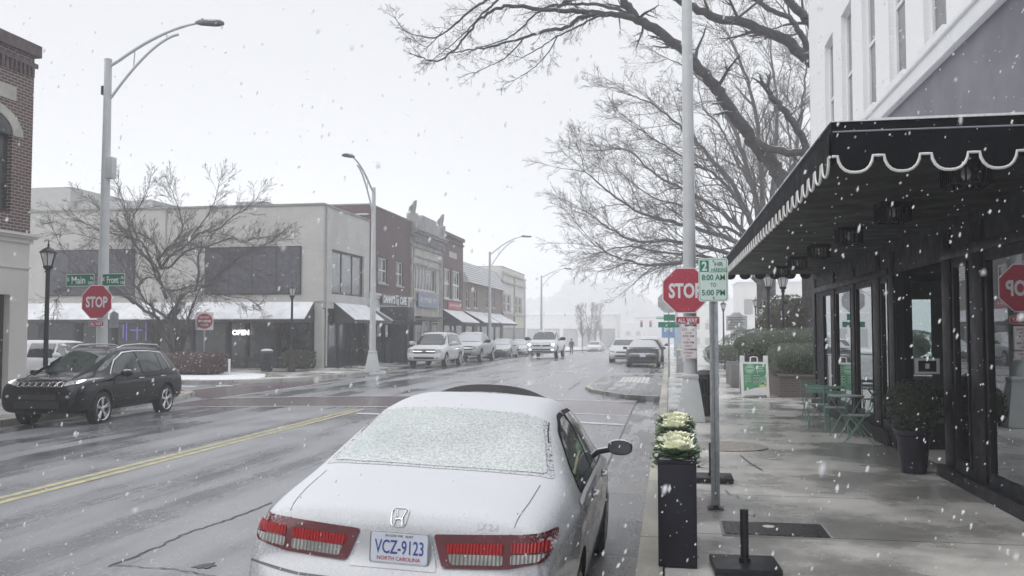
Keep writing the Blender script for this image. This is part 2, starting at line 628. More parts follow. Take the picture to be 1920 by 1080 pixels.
strip('road', M_ROAD, -13.72, -0.93, -20, 679, lambda x, y: rz(x) + gz(y), nx=26)
patch('side_street', M_ROAD, [(-90, 26.5), (-13.72, 20), (-13.72, 38), (-90, 31)], -0.006, 6, 6, base=-0.01)
strip('gutter', M_GUT, -0.93, -0.27, -20, 300, lambda x, y: -0.012 + gz(y) - (x + 0.93) * 0.03)
tag(strip('road_joint', M_TAR, -0.945, -0.92, -20, 200, lambda x, y: -0.005 + gz(y)), kind='structure')

# right pavement and kerb
strip('kerb', M_KERB, -0.27, -0.06, -20, 300, lambda x, y: 0.15 + gz(y))
k = MB()
ks = [-20] + [y for y in YS if -20 < y < 300] + [300]
for a, b in zip(ks, ks[1:]):
    k.quad((-0.285, a, -0.06 + gz(a)), (-0.285, b, -0.06 + gz(b)), (-0.27, b, 0.135 + gz(b)), (-0.27, a, 0.135 + gz(a)))
    k.quad((-0.27, a, 0.135 + gz(a)), (-0.27, b, 0.135 + gz(b)), (-0.255, b, 0.151 + gz(b)), (-0.255, a, 0.151 + gz(a)))
tag(k.build('kerb_face', M_KERB, smooth=50), kind='structure')
strip('pavement', M_SIDE, -0.055, 12.0, -20, 300, lambda x, y: 0.152 + gz(y) - (0.01 if x < 0 else 0), nx=3)
tag(strip('road_joint', M_TAR, -0.066, -0.05, -20, 200, lambda x, y: 0.1535 + gz(y)), kind='structure')

# kerb extension on the right beyond the crossing, with its dropped ramp
def slab(name, outline, ztop, m, zlow=-0.06, kerb=None, kw=0.16):
    mb = MB()
    mb.prism(outline, zlow, ztop)
    o = tag(mb.build(name, m, bevel=0.015, smooth=40), kind='structure')
    return o
bulb = [(-0.27, 25.45), (-1.25, 25.85), (-2.45, 28.0), (-2.78, 29.4), (-2.75, 36.2), (-1.6, 37.6), (-0.27, 38.4)]
slab('kerb_extension', bulb, 0.135, M_GUT)
ri = MB()
def inset(pts, d):
    cx = sum(p[0] for p in pts) / len(pts); cy = sum(p[1] for p in pts) / len(pts)
    return [(cx + (x - cx) * (1 - d / max(0.1, math.hypot(x - cx, y - cy))), cy + (y - cy) * (1 - d / max(0.1, math.hypot(x - cx, y - cy)))) for x, y in pts]
inner = inset(bulb, 0.3)
for i in range(len(bulb) - 1):
    ri.quad((*bulb[i], 0.139), (*bulb[i + 1], 0.139), (*inner[i + 1], 0.139), (*inner[i], 0.139))
tag(ri.build('kerb_edge', M_KERB, smooth=0), kind='structure')
tp = MB()
for i in range(7):
    for j in range(12):
        x = -1.82 + i * 0.155
        y = 31.9 + j * 0.31
        tp.prism([(x, y), (x + 0.125, y), (x + 0.125, y + 0.25), (x, y + 0.25)], 0.135, 0.150)
tag(tp.build('tactile_paving', mat('tactile white', (0.6, 0.6, 0.6), 0.5), smooth=0), kind='structure')
tag(strip('road_joint', M_TAR, -2.0, -1.98, 25.9, 31.6, lambda x, y: 0.141), kind='structure')

# left blocks
south = [(-90, -25), (-13.75, -25), (-13.75, 21.6), (-13.85, 23.4), (-14.35, 25.0), (-15.6, 26.4), (-18, 27.1), (-90, 27.1)]
slab('pavement_south', south, 0.13, M_SIDE)
def offset_strip(name, pts, w, z, m):
    mb = MB()
    P = [Vector((x, y, 0)) for x, y in pts]
    N = []
    for i in range(len(P)):
        t = (P[min(i + 1, len(P) - 1)] - P[max(i - 1, 0)]).normalized()
        N.append(Vector((-t.y, t.x, 0)))
    for i in range(len(P) - 1):
        za, zb = z + gz(P[i].y), z + gz(P[i + 1].y)
        a, b, c, d = P[i], P[i + 1], P[i + 1] + N[i + 1] * w, P[i] + N[i] * w
        mb.quad((a.x, a.y, za), (b.x, b.y, zb), (c.x, c.y, zb), (d.x, d.y, za))
    return tag(mb.build(name, m, smooth=0), kind='structure')
offset_strip('kerb', south[1:-1], 0.17, 0.134, M_KERB)
north_edge = [(-13.75, 60), (-13.75, 38), (-13.9, 35.5), (-14.5, 33), (-15.6, 31.3), (-17.2, 30.5), (-19.5, 30.3), (-90, 30.3)]
slab('pavement_north', north_edge + [(-90, 60)], 0.13, M_SIDE)
offset_strip('kerb', list(reversed(north_edge[1:])), 0.17, 0.134, M_KERB)
offset_strip('kerb', [(-13.75, 38.05), (-13.75, 60), (-13.75, 130)], 0.17, 0.134, M_KERB)
strip('pavement_row', M_SIDE, -19, -13.75, 60, 300, lambda x, y: 0.13 + gz(y))
# snow lying on the island by the hedge
sn = MB()
outl = [(-21.5, 31.0), (-19, 30.75), (-16.6, 30.85), (-15.55, 31.7), (-15.9, 33.2), (-16.9, 35.4), (-18.6, 35.9), (-20.5, 34.9), (-22.5, 34.0)]
sn.prism([(x + R.uniform(-.12, .12), y + R.uniform(-.12, .12)) for x, y in outl], 0.11, 0.165)
tag(sn.build('snow_patch', M_SNOWG, bevel=0.02), 'thin white snow on the island in front of the reddish hedge', kind='structure')
for i, (x, y, a, b2) in enumerate([(-19.6, 29.2, .9, .22), (-17.4, 29.4, .6, .15), (-16.0, 29.8, .4, .12), (-14.7, 37.3, .5, .2), (-13.4, 39.2, .5, .12), (-15.0, 33.6, .35, .12)]):
    sp_ = MB()
    sp_.prism([(x + cos(t * pi / 6) * a * R.uniform(.7, 1.1), y + sin(t * pi / 6) * b2 * R.uniform(.7, 1.2)) for t in range(12)], -0.02, 0.0 if y < 30 else 0.145)
    tag(sp_.build('snow_patch', M_SNOWG), kind='structure')

# markings
for nm, x in (('a', -7.47), ('b', -7.27)):
    tag(strip('road_marking', M_YELLOW, x, x + 0.11, -20, 20.2, lambda x, y: rz(x) + 0.004), kind='structure')
patch('brick_crossing', M_BRICKROAD, [(-13.3, 20.95), (-0.95, 21.05), (-0.95, 24.95), (-13.3, 23.95)], 0.004, 24)
patch('brick_crossing', M_BRICKROAD, [(-16.0, 26.4), (-13.72, 24.4), (-13.72, 33.9), (-15.9, 31.0)], 0.004, 3, 3, base=-0.012)
patch('brick_crossing', M_BRICKROAD, [(-13.72, 24.1), (-13.0, 24.15), (-12.75, 34.0), (-13.72, 35.0)], 0.004, 2, 6)
def line(p, q, w=0.13, off=0.008, n=24, m=M_WHITE, base=None, name='road_marking'):
    p, q = Vector(p), Vector(q)
    t = (q - p).normalized()
    s = Vector((-t.y, t.x)) * w / 2
    return patch(name, m, [tuple(p - s), tuple(q - s), tuple(q + s), tuple(p + s)], off, n, 1, base)
line((-13.3, 20.85), (-0.95, 20.95), 0.14)
line((-13.2, 24.0), (-0.95, 25.0), 0.14)
line((-13.0, 24.1), (-12.7, 34.2), 0.14)
line((-16.0, 26.6), (-15.9, 31.0), 0.12, base=-0.012)
line((-7.0, 19.15), (-0.95, 19.0), 0.30)
line((-13.4, 34.5), (-7.6, 36.5), 0.10)
line((-5.4, 40.2), (-0.95, 40.0), 0.25)
line((-2.9, 42.0), (-2.9, 46.0), 0.10, n=2)
# sealed cracks and a pothole in the near lane
def crack(pix, w=0.022):
    pts = []
    for a, b in zip(pix, pix[1:]):
        for i in range(10):
            t = i / 10
            px, py = a[0] * (1 - t) + b[0] * t, a[1] * (1 - t) + b[1] * t
            d = ray(px, py)
            q = Vector((0, 0, CAM_H)) + d * ((0.08 - CAM_H) / d.z)
            pts.append((q.x + R.uniform(-.018, .018), q.y + R.uniform(-.018, .018)))
    mb = MB()
    for p, q in zip(pts, pts[1:]):
        p, q = Vector(p), Vector(q)
        t = (q - p).normalized()
        s = Vector((-t.y, t.x)) * w * R.uniform(0.35, 0.7)
        mb.quad(*[(v.x, v.y, rz(v.x) + 0.006) for v in (p - s, q - s, q + s, p + s)])
    tag(mb.build('road_crack', M_TAR, smooth=0), kind='structure')
crack([(205, 1064), (290, 1030), (345, 1003), (430, 975), (520, 940)])
crack([(215, 1062), (320, 1066), (420, 1080), (470, 1092)], 0.012)
crack([(1066, 730), (1092, 712)], 0.05)
ph = MB()
c0 = Vector((0, 0, CAM_H)) + ray(385, 1062) * ((0.07 - CAM_H) / ray(385, 1062).z)
ph.prism([(c0.x + cos(t * pi / 7) * 0.09 * R.uniform(.5, 1.2), c0.y + sin(t * pi / 7) * 0.11 * R.uniform(.5, 1.2)) for t in range(14)], 0.0, rz(c0.x) + 0.005)
tag(ph.build('pothole', M_TAR, smooth=0), kind='structure')
lv = MB()                                        # leaf litter and grit in the gutter
for i in range(260):
    x = -0.30 - abs(R.gauss(0, 0.16))
    y = R.choice([R.uniform(7.0, 8.6), R.uniform(9.0, 9.6), R.uniform(5, 20)])
    a = R.uniform(0, 6)
    s = R.uniform(0.008, 0.022)
    z = -0.012 - (x + 0.93) * 0.03 + R.uniform(0.004, 0.012)
    lv.quad((x, y, z), (x + cos(a) * s, y + sin(a) * s, z + R.uniform(0, .01)), (x + cos(a + 1) * s, y + sin(a + 1) * s, z + 0.006))
tag(lv.build('leaf_litter', mat('wet dead leaves', (0.05, 0.045, 0.04), 0.4), smooth=0, fix=False), kind='stuff')
# cracks, scuffs and covers in the pavement
def pcrack(pts, w=0.012):
    mb = MB()
    for p, q in zip(pts, pts[1:]):
        p, q = Vector(p), Vector(q)
        t = (q - p).normalized(); s = Vector((-t.y, t.x)) * w / 2
        mb.quad(*[(v.x, v.y, 0.1565) for v in (p - s, q - s, q + s, p + s)])
    tag(mb.build('pavement_crack', M_TAR, smooth=0), kind='structure')
pcrack([(1.02, 13.6), (1.07, 13.0), (1.12, 12.6), (1.2, 12.15)], 0.02)
pcrack([(1.35, 20.2), (1.6, 19.1)])
pcrack([(0.62, 10.6), (0.66, 10.3), (0.73, 10.25), (0.74, 10.1)])
pcrack([(1.9, 25.5), (1.5, 23.8)])

# ------------------------------------------------------------------ shared materials
M_DKMETAL = mat('black painted metal', (0.010, 0.011, 0.016), 0.4, vary=0.2, snow=(1.06, 1.2, 0.5, 30))
M_POLE = mat('pale painted steel', (0.50, 0.52, 0.53), 0.4, vary=0.05, snow=(0.9, 1.1, 0.3, 10))
M_GALV = mat('galvanised steel', (0.36, 0.38, 0.40), 0.4, metal=0.6, vary=0.15, vscale=14)
M_SIGNBACK = mat('bare aluminium', (0.45, 0.46, 0.47), 0.4, metal=0.5)
M_RED = mat('sign red', (0.42, 0.028, 0.06), 0.45, vary=0.05, gritty=(60, (0.5, 0.1, 0.14)))
M_SWHITE = mat('sign white', (0.72, 0.74, 0.76), 0.45, vary=0.03)
M_SGREEN = mat('sign green', (0.03, 0.20, 0.13), 0.45, vary=0.06)
M_SMINT = mat('sign pale mint', (0.62, 0.74, 0.70), 0.45, vary=0.04)
M_BLACKTXT = mat('sign black', (0.03, 0.03, 0.035), 0.5)
M_BLUE = mat('sign blue', (0.05, 0.16, 0.42), 0.45)
M_DARKGLASS = mat('dark window glass', (0.02, 0.024, 0.028), 0.05, vary=0.3, vscale=0.8, spec=1.0)
M_PALEGLASS = mat('glass with painted sky light', (0.10, 0.115, 0.12), 0.05, vary=0.3, vscale=0.5, spec=1.6)  # paler than the dark glass: reflected sky is put into the base colour

# ------------------------------------------------------------------ right-hand shop building with the black awning
M_WHITEBRICK = brick_mat('white painted brick', (0.84, 0.85, 0.86), (0.82, 0.83, 0.84), (0.79, 0.80, 0.81), 0.2, 0.07, 0.006, 0.06)
M_TRIMW = mat('white trim paint', (0.76, 0.77, 0.78), 0.5, vary=0.03)
M_SLATE = mat('slate grey fascia', (0.148, 0.148, 0.172), 0.5, vary=0.12, vscale=1.1)
M_SHOPDARK = mat('charcoal shopfront paint', (0.018, 0.020, 0.028), 0.5, vary=0.1, spec=.2)
M_SHOPBLACK = mat('black shopfront paint', (0.006, 0.006, 0.010), 0.45, vary=0.2, spec=.2)
M_CANVAS = mat('black awning canvas', (0.005, 0.0055, 0.009), 0.8, vary=0.2, bump=0.4, bscale=3, spec=.2)
M_SOFFIT = mat('dark soffit', (0.010, 0.0105, 0.014), 0.6, vary=0.15, vscale=1.5)
M_PIPING = mat('white piping', (0.72, 0.72, 0.70), 0.6)
M_SHOPGLASS = shop_glass('shop glass', (0.78, 0.84, 0.83), 1.5, 2.0)
M_UPGLASS = mat('upper window glass', (0.16, 0.165, 0.175), 0.06, vary=0.15, spec=1.0)

BY = 22.65
shop = thing('shop_building', 'white painted brick shop with a charcoal glazed front and a long black scalloped awning', 'building', (3.5, BY, 0.15))
fr = Frame((0, -BY, 0), (0, 1, 0), (-1, 0, 0))            # u is the distance along the street
Y0, H1, HT = -8.0, 5.42, 12.0
shopwin = [(6.3, 10.6, 0.22, 2.68), (11.22, 11.76, 0.22, 2.68), (15.08, 15.55, 0.35, 2.68), (16.2, 17.58, 0.35, 2.68),
           (18.05, 19.62, 0.35, 2.68), (20.15, 21.2, 0.35, 2.68), (1.0, 5.8, 0.22, 2.68)]
w = MB()
frl = Frame((0, -BY + Y0, 0), (0, 1, 0), (-1, 0, 0))
facade(w, frl, BY - Y0, 3.3, [(a - Y0, b - Y0, c, d) for a, b, c, d in shopwin] + [(12.2 - Y0, 14.65 - Y0, 0.0, 2.75)], 0.12)
w.build('shopfront', M_SHOPDARK, shop, smooth=0)
w = MB(); fr.box(w, Y0, BY, 3.3, H1 - 0.12, -0.3, 0.0); w.build('fascia', M_SLATE, shop, smooth=0)
upper = [20.0, 18.08, 16.15, 14.23, 12.3, 10.38, 8.45, 6.5, 4.6]
w = MB()
facade(w, Frame((0, -BY + Y0, H1 - 0.12), (0, 1, 0), (-1, 0, 0)), BY - Y0, HT - H1 + 0.12,
       [(c - 0.5 - Y0, c + 0.5 - Y0, 0.42, 2.95) for c in upper], 0.16)
w.box(0.001, 9, -BY + Y0, 0, HT - 0.03, HT)
w.box(0.0, 9, -0.02, 0.0, 3.3, HT)
w.build('wall', M_WHITEBRICK, shop, smooth=0, fix=False)
for c in upper:
    window(shop, Frame((0, -BY, H1 - 0.12), (0, 1, 0), (-1, 0, 0)), c - 0.5, c + 0.5, 0.42, 2.95, 0.10, M_TRIMW, M_UPGLASS, 1, 2, 0.06, sill=M_TRIMW)
w = MB()
fr.box(w, Y0, BY + 0.05, H1 - 0.12, H1 + 0.10, 0.0, 0.10)
fr.box(w, Y0, BY + 0.07, H1 + 0.10, H1 + 0.16, 0.0, 0.14)
w.build('string_course', M_TRIMW, shop, bevel=0.01)
for a, b, c, d in shopwin:
    window(shop, fr, a, b, c, d, -0.022, M_SHOPBLACK, M_SHOPGLASS, 1, 1, 0.045, name='shop_window')
w = MB()                                         # projecting pilasters and the base rail
for a, b in ((22.25, 22.62), (19.72, 20.05), (17.68, 17.95), (15.65, 16.1), (14.68, 15.0), (11.85, 12.18), (10.7, 11.1), (5.88, 6.2)):
    fr.box(w, a, b, 0.0, 3.1, 0.0, 0.03)
fr.box(w, 15.0, 22.62, 0.0, 0.25, 0.052, 0.09)
fr.box(w, 5.0, 12.18, 0.0, 0.15, 0.052, 0.14)
fr.box(w, 5.0, 12.18, 2.75, 2.87, 0.0, 0.045)
fr.box(w, 15.0, 22.2, 2.75, 2.87, 0.0, 0.045)
w.build('pilaster', M_SHOPBLACK, shop, bevel=0.008)
# recessed entry
w = MB()
y0, y1 = 12.2 - BY, 14.65 - BY
w.quad((0.12, y0, 0), (1.75, y0, 0), (1.75, y0, 3.0), (0.12, y0, 3.0))
w.quad((0.0, y0, 2.75), (1.75, y0, 2.75), (1.75, y1, 2.75), (0.0, y1, 2.75))
for a, b, c, d in ((0.12, 0.24, 0, 2.75), (1.42, 1.75, 0, 2.75), (0.24, 1.42, 0, 0.42), (0.24, 1.42, 2.62, 2.75)):
    w.quad((a, y1, c), (b, y1, c), (b, y1, d), (a, y1, d))
w.quad((1.75, y0, 2.3), (1.75, y1, 2.3), (1.75, y1, 2.75), (1.75, y0, 2.75))
w.build('entry_recess', M_SHOPBLACK, shop, smooth=0, fix=False)
g = MB(); g.box(0.24, 1.42, y1 + 0.01, y1 + 0.02, 0.42, 2.62); g.build('pane', M_SHOPGLASS, shop)
dfr = Frame((1.75, y0, 0), (0, 1, 0), (-1, 0, 0))
dd = window(shop, dfr, 0.1, 1.2, 0.02, 2.3, -0.05, M_SHOPBLACK, M_SHOPGLASS, 1, 1, 0.12, name='door')
h = MB(); dfr.box(h, 0.2, 0.24, 0.9, 1.3, 0.06, 0.11); h.build('handle', M_GALV, dd)
dd = window(shop, dfr, 1.25, 2.35, 0.02, 2.3, -0.05, M_SHOPBLACK, M_SHOPGLASS, 1, 1, 0.12, name='door')
h = MB(); dfr.box(h, 0.2 + 1.05, 0.24 + 1.05, 0.9, 1.3, 0.06, 0.11); h.build('handle', M_GALV, dd)
pl = MB(); pl.box(0.26, 0.62, y1 - 0.015, y1 - 0.005, 1.18, 1.42); pl.box(0.31, 0.57, y1 - 0.02, y1 - 0.015, 1.215, 1.385, 1)
pl.box(0.41, 0.47, y1 - 0.024, y1 - 0.021, 1.26, 1.34)
pl.build('notice', [M_SWHITE, M_BLACKTXT], shop)
# the room behind the glass
M_ROOM = mat('pale green room paint', (0.50, 0.62, 0.57), 0.7)
M_ROOMD = mat('grey room paint', (0.36, 0.36, 0.36), 0.7)
M_WOODD = mat('dark stained wood', (0.05, 0.035, 0.028), 0.4)
rm = MB()
ry0, ry1 = 3.0 - BY, -0.1
rm.quad((0.13, ry0, 0.012), (6, ry0, 0.012), (6, ry1, 0.012), (0.13, ry1, 0.012), m=1)
rm.quad((6, ry0, 0), (6, ry1, 0), (6, ry1, 1.2), (6, ry0, 1.2), m=0)
rm.quad((6, ry0, 1.2), (6, ry1, 1.2), (6, ry1, 3.2), (6, ry0, 3.2), m=1)
rm.quad((0.13, ry0, 3.2), (6, ry0, 3.2), (6, ry1, 3.2), (0.13, ry1, 3.2), m=1)
for yy in (ry1, -0.01):
    facade(rm, Frame((0, yy, 0), (1, 0, 0), (0, -1, 0)), 6, 3.3, [(.5, 2.7, .7, 2.6), (3.0, 5.2, .7, 2.6)], .0, m=1)
rm.quad((0.13, ry0, 0), (6, ry0, 0), (6, ry0, 3.2), (0.13, ry0, 3.2), m=1)
rm.box(1.9, 2.5, 8.0 - BY, 11.8 - BY, 0.02, 1.05, 0)
rm.box(3.2, 5.9, 16.5 - BY, 17.0 - BY, 0.02, 1.05, 0)
rm.build('shop_interior', [M_ROOM, M_ROOMD], shop, smooth=0, fix=False)
def shop_chair(x, y, rz, label):
    t = thing('wooden_chair', label, 'chair', (x, y, 0.165), rz)
    s_ = MB(); s_.box(-.2, .2, -.2, .2, .43, .46); s_.build('seat', M_WOODD, t, bevel=.01)
    b_ = MB(); b_.box(-.2, .2, .18, .2, .72, .88); b_.build('backrest', M_WOODD, t, bevel=.005)
    for a in (-.18, .18):
        for c, hh in ((-.18, .43), (.19, .88)):
            l_ = MB(); l_.box(a - .015, a + .015, c - .015, c + .015, 0, hh); l_.build('leg', M_WOODD, t)
shop_chair(4.35, 15.5, 0.2, 'dark wooden chair inside the shop behind the glass beside the recessed door')
shop_chair(4.9, 16.1, 2.4, 'second dark wooden chair deeper inside the shop behind the recess glass')

# black awning: canvas box, scalloped valance with white piping, snow on top
AX0, AX1, AY0, AY1, AZ0, AZ1 = 1.33 - 3.5, 0.0, 7.55 - BY, 22.6 - BY, 3.245, 3.57
w = MB()
w.box(AX0, AX1, AY0, AY1, AZ0 + 0.03, AZ1)
awn = w.build('awning', M_CANVAS, shop, bevel=0.012)
w = MB(); w.box(AX0 + 0.03, AX1 - 0.002, AY0 + 0.03, AY1 - 0.03, AZ0 + 0.0, AZ0 + 0.028)
w.build('soffit', M_SOFFIT, awn)
w = MB()
for i in range(40):
    t0, t1 = i / 40, (i + 1) / 40
    a = AY0 - 0.008 + (AY1 - AY0) * t0; b = AY0 - 0.008 + (AY1 - AY0) * t1
    w.box(AX0 - 0.008, AX0 + 0.3, a, b, AZ1, AZ1 + R.uniform(.006, .016))
w.box(AX0 + 0.3, AX1, AY0 - 0.01, AY1, AZ1, AZ1 + 0.02)
w.build('snow_cover', M_SNOWG, awn, smooth=30)

def scallop(length, pitch, drop, notch=0.24, n=10):
    """(distance, hang) points along the lower edge"""
    pts = []
    k = int(round(length / pitch))
    p = length / k
    for i in range(k):
        s = i * p
        pts += [(s, 0), (s + p * notch / 2, 0)]
        a, b = s + p * notch / 2, s + p * (1 - notch / 2)
        for j in range(1, n):
            t = j / n
            x = a + (b - a) * (0.5 - 0.5 * cos(pi * t)) * 1.0
            u = 2 * (x - a) / (b - a) - 1
            pts.append((x, -drop * (1 - abs(u) ** 2.6) ** 0.55))
        pts += [(b, 0)]
    pts.append((length, 0))
    return pts
def valance(P0, D, N, length, ztop, zedge, drop, pitch=0.37):
    mb, pp = MB(), MB()
    pts = scallop(length, pitch, drop)
    P0, D, N = Vector(P0), Vector(D), Vector(N)
    for (a, za), (b, zb) in zip(pts, pts[1:]):
        if b - a < 1e-5:
            continue
        q = [P0 + D * a + Vector((0, 0, ztop)), P0 + D * b + Vector((0, 0, ztop)), P0 + D * b + Vector((0, 0, zedge + zb)), P0 + D * a + Vector((0, 0, zedge + za))]
        mb.quad(*q); mb.quad(*[v + N * 0.006 for v in reversed(q)])
    pp.tube([P0 + D * a + Vector((0, 0, zedge + za)) + N * 0.004 for a, za in pts], 0.013, 6)
    v = mb.build('valance', M_CANVAS, awn, smooth=0, fix=False)
    pp.build('piping', M_PIPING, v) if False else pp.build('piping', M_PIPING, awn)
valance((AX0, AY0 - 0.012, 0), (1, 0, 0), (0, -1, 0), AX1 - AX0, AZ1 - 0.09, AZ0 + 0.035, 0.135)
valance((AX0 - 0.012, AY0, 0), (0, 1, 0), (-1, 0, 0), AY1 - AY0, AZ1 - 0.09, AZ0 + 0.035, 0.135)
mbv = MB()
pts = scallop(AX1 - AX0, 0.37, 0.12)
for (a, za), (b, zb) in zip(pts, pts[1:]):
    if b - a > 1e-5:
        mbv.quad((AX0 + a, AY1 + 0.004, AZ0 + .2), (AX0 + b, AY1 + 0.004, AZ0 + .2), (AX0 + b, AY1 + 0.004, AZ0 + zb), (AX0 + a, AY1 + 0.004, AZ0 + za))
mbv.build('valance', M_CANVAS, awn, smooth=0, fix=False)
pb = MB(); pb.tube([(AX0 + 0.01, AY0 - 0.016, AZ1 - 0.085), (AX0 + 0.62, AY0 - 0.016, AZ1 - 0.085), (AX1, AY0 - 0.016, AZ1 - 0.09)], 0.008, 6)
pb.build('seam', mat('grey seam', (0.25, 0.26, 0.3), 0.5), awn)
# projecting black sign box above the awning's near end
bx = MB(); bx.box(2.80 - 3.5, -0.0, 6.9 - BY, 7.12 - BY, 3.27, 3.86); bs = bx.build('blade_sign', M_SLATE, shop, bevel=0.01)
sx = MB(); sx.box(2.80 - 3.5, -0.0, 6.9 - BY, 7.12 - BY, 3.862, 3.885); sx.build('snow_cover', M_SNOWG, bs)

# lanterns under the awning
ordn = ['nearest', 'second nearest', 'third nearest', 'fourth', 'fifth', 'farthest']
for i in range(6):
    t = thing('ceiling_lantern', '%s of the square black slatted lanterns under the black awning' % ordn[i], 'lantern', (2.42, 7.75 + 2.42 * i, 3.395), 0, 'black lanterns under the awning')
    c = MB()
    c.box(-.16, .16, -.16, .16, -.05, 0)
    for k in range(7):
        u = -.15 + .3 * k / 6
        for v in (-.155, .155):
            c.box(u - .008, u + .008, v - .005, v + .005, -.2, -.05)
            c.box(v - .005, v + .005, u - .008, u + .008, -.2, -.05)
    for v in (-.155, .155):
        c.box(-.165, .165, v - .01, v + .01, -.215, -.2); c.box(v - .01, v + .01, -.145, .145, -.215, -.2)
    c.build('cage', M_SHOPBLACK, t)
    c = MB(); c.lathe((0, 0, 0), [(0.02, -.05), (.035, -.08), (.04, -.12), (.02, -.15), (0, -.155)], 10)
    c.build('bulb', mat('unlit bulb', (0.5, 0.5, 0.48), 0.2), t)

# ------------------------------------------------------------------ pavement objects
M_PLANTER = mat('navy black planter', (0.007, 0.007, 0.018), 0.4, vary=0.2, bump=0.05)
M_SOILSNOW = mat('planter soil under snow', (0.05, 0.04, 0.035), 0.8, snow=(0.6, 0.9, 1.2, 18))
M_LEAFG = mat('grey green kale leaf', (0.10, 0.17, 0.085), 0.55, vary=0.3, vscale=14)
M_LEAFL = mat('dusty green leaf', (0.17, 0.24, 0.15), 0.55, vary=0.3, vscale=14)
M_LEAFY = mat('cream kale leaf', (0.86, 0.88, 0.68), 0.5, vary=0.15, vscale=16)
def leaf(mb, c, d, L, W, curl, m, rnd):
    """one ruffled leaf: starts at c, runs along d, cups upward"""
    d = Vector(d).normalized()
    s = d.cross(Vector((0, 0, 1))).normalized()
    up = s.cross(d).normalized()
    rows = []
    for i in range(4):
        t = i / 3
        wdt = W * (0.25, 0.9, 1.0, 0.55)[i]
        z = curl * t * t * L
        rows.append([c + d * L * t + up * (z + (0.10 * W if k != 1 else 0) + rnd.uniform(-.1, .1) * W * t) + s * wdt * (k - 1) * 0.5 for k in range(3)])
    for a, b in zip(rows, rows[1:]):
        for k in range(2):
            mb.quad(a[k], a[k + 1], b[k + 1], b[k], m=m)
def kale(mb, c, r, rnd):
    c = Vector(c)
    for ring, (n, L, el, m) in enumerate([(10, 1.0, -.05, 1), (10, .92, 0.08, 0), (11, .84, .2, 2), (10, .66, .38, 2), (9, .5, .6, 2), (8, .34, .85, 2), (6, .2, 1.1, 2)]):
        for i in range(n):
            a = 2 * pi * (i + rnd.random() * .6) / n + ring
            d = Vector((cos(a) * cos(el), sin(a) * cos(el), sin(el)))
            leaf(mb, c + Vector((cos(a), sin(a), 0)) * r * .08 + Vector((0, 0, .012 * ring)), d, r * L, r * .66 * L + .02, rnd.uniform(.05, .3), m if rnd.random() > .2 else min(2, m + 1), rnd)
def planter(y0, y1, label):
    t = thing('tall_planter', label, 'planter', (0.05, (y0 + y1) / 2, 0.15), 0, 'black planters with ornamental kale along the kerb')
    hy = (y1 - y0) / 2
    b = MB()
    b.box(-.15, .15, -hy, hy, 0, .80)
    b.box(-.155, .155, -hy - .005, hy + .005, .80, .825)
    b.build('box', M_PLANTER, t, bevel=0.006)
    s_ = MB()
    for i in range(6):
        for j in range(6):
            x, y = -.135 + .045 * i, -hy + .02 + (2 * hy - .04) / 6 * j
            s_.box(x, x + .045, y, y + (2 * hy - .04) / 6, .8, .828 + R.uniform(0, .012))
    s_.build('soil', M_SOILSNOW, t, smooth=0)
    rnd = random.Random(int(y0 * 10))
    n = 3
    for i in range(n):
        k_ = MB()
        kale(k_, (rnd.uniform(-.02, .05), -hy + (i + .5) * 2 * hy / n, .838), .165 + rnd.uniform(0, .025), rnd)
        k_.build('kale', [M_LEAFG, M_LEAFL, M_LEAFY], t, smooth=60, fix=False)
    tr = MB()
    for i in range(420):
        side = rnd.choice((-1, -1, 1))
        c = Vector((side * rnd.uniform(.10, .19), rnd.uniform(-hy, hy), .83 + rnd.uniform(-.07, .02)))
        a = rnd.uniform(0, 6.28)
        leaf(tr, c, (cos(a), sin(a), rnd.uniform(-.5, .8)), rnd.uniform(.02, .045), rnd.uniform(.015, .03), .1, rnd.choice((0, 1, 1)), rnd)
    tr.build('trailing_leaves', [M_LEAFG, M_LEAFL], t, smooth=0, fix=False)
planter(7.1, 8.15, 'nearest tall black planter box with cream ornamental kale at the kerb beside the silver car')
planter(8.75, 10.0, 'second tall black planter box of cream kale, just behind the nearest one')

def umbrella_base(x, y, label, rz_=0.0):
    t = thing('umbrella_base', label, 'umbrella base', (x, y, 0.153), rz_, 'black parasol bases on the pavement')
    b = MB(); b.box(-.25, .25, -.22, .22, 0, .06); b.build('base_plate', M_DKMETAL, t, bevel=.008)
    b = MB(); b.cyl((0, 0, .06), .032, .40, 16); b.cyl((0, 0, .06), .045, .03, 16); b.build('tube', M_DKMETAL, t)
    b = MB(); b.tube([(.03, 0, .42), (.065, 0, .42)], .006, 8); b.ball((.075, 0, .42), .018, 8, 5, sq=(.5, 1, 1)); b.build('knob', M_GALV, t)
umbrella_base(0.56, 7.12, 'near black umbrella base plate with an empty tube and screw knob', 0.05)
umbrella_base(0.5, 11.25, 'far black umbrella base with an empty tube, behind the parking sign post', 0.0)

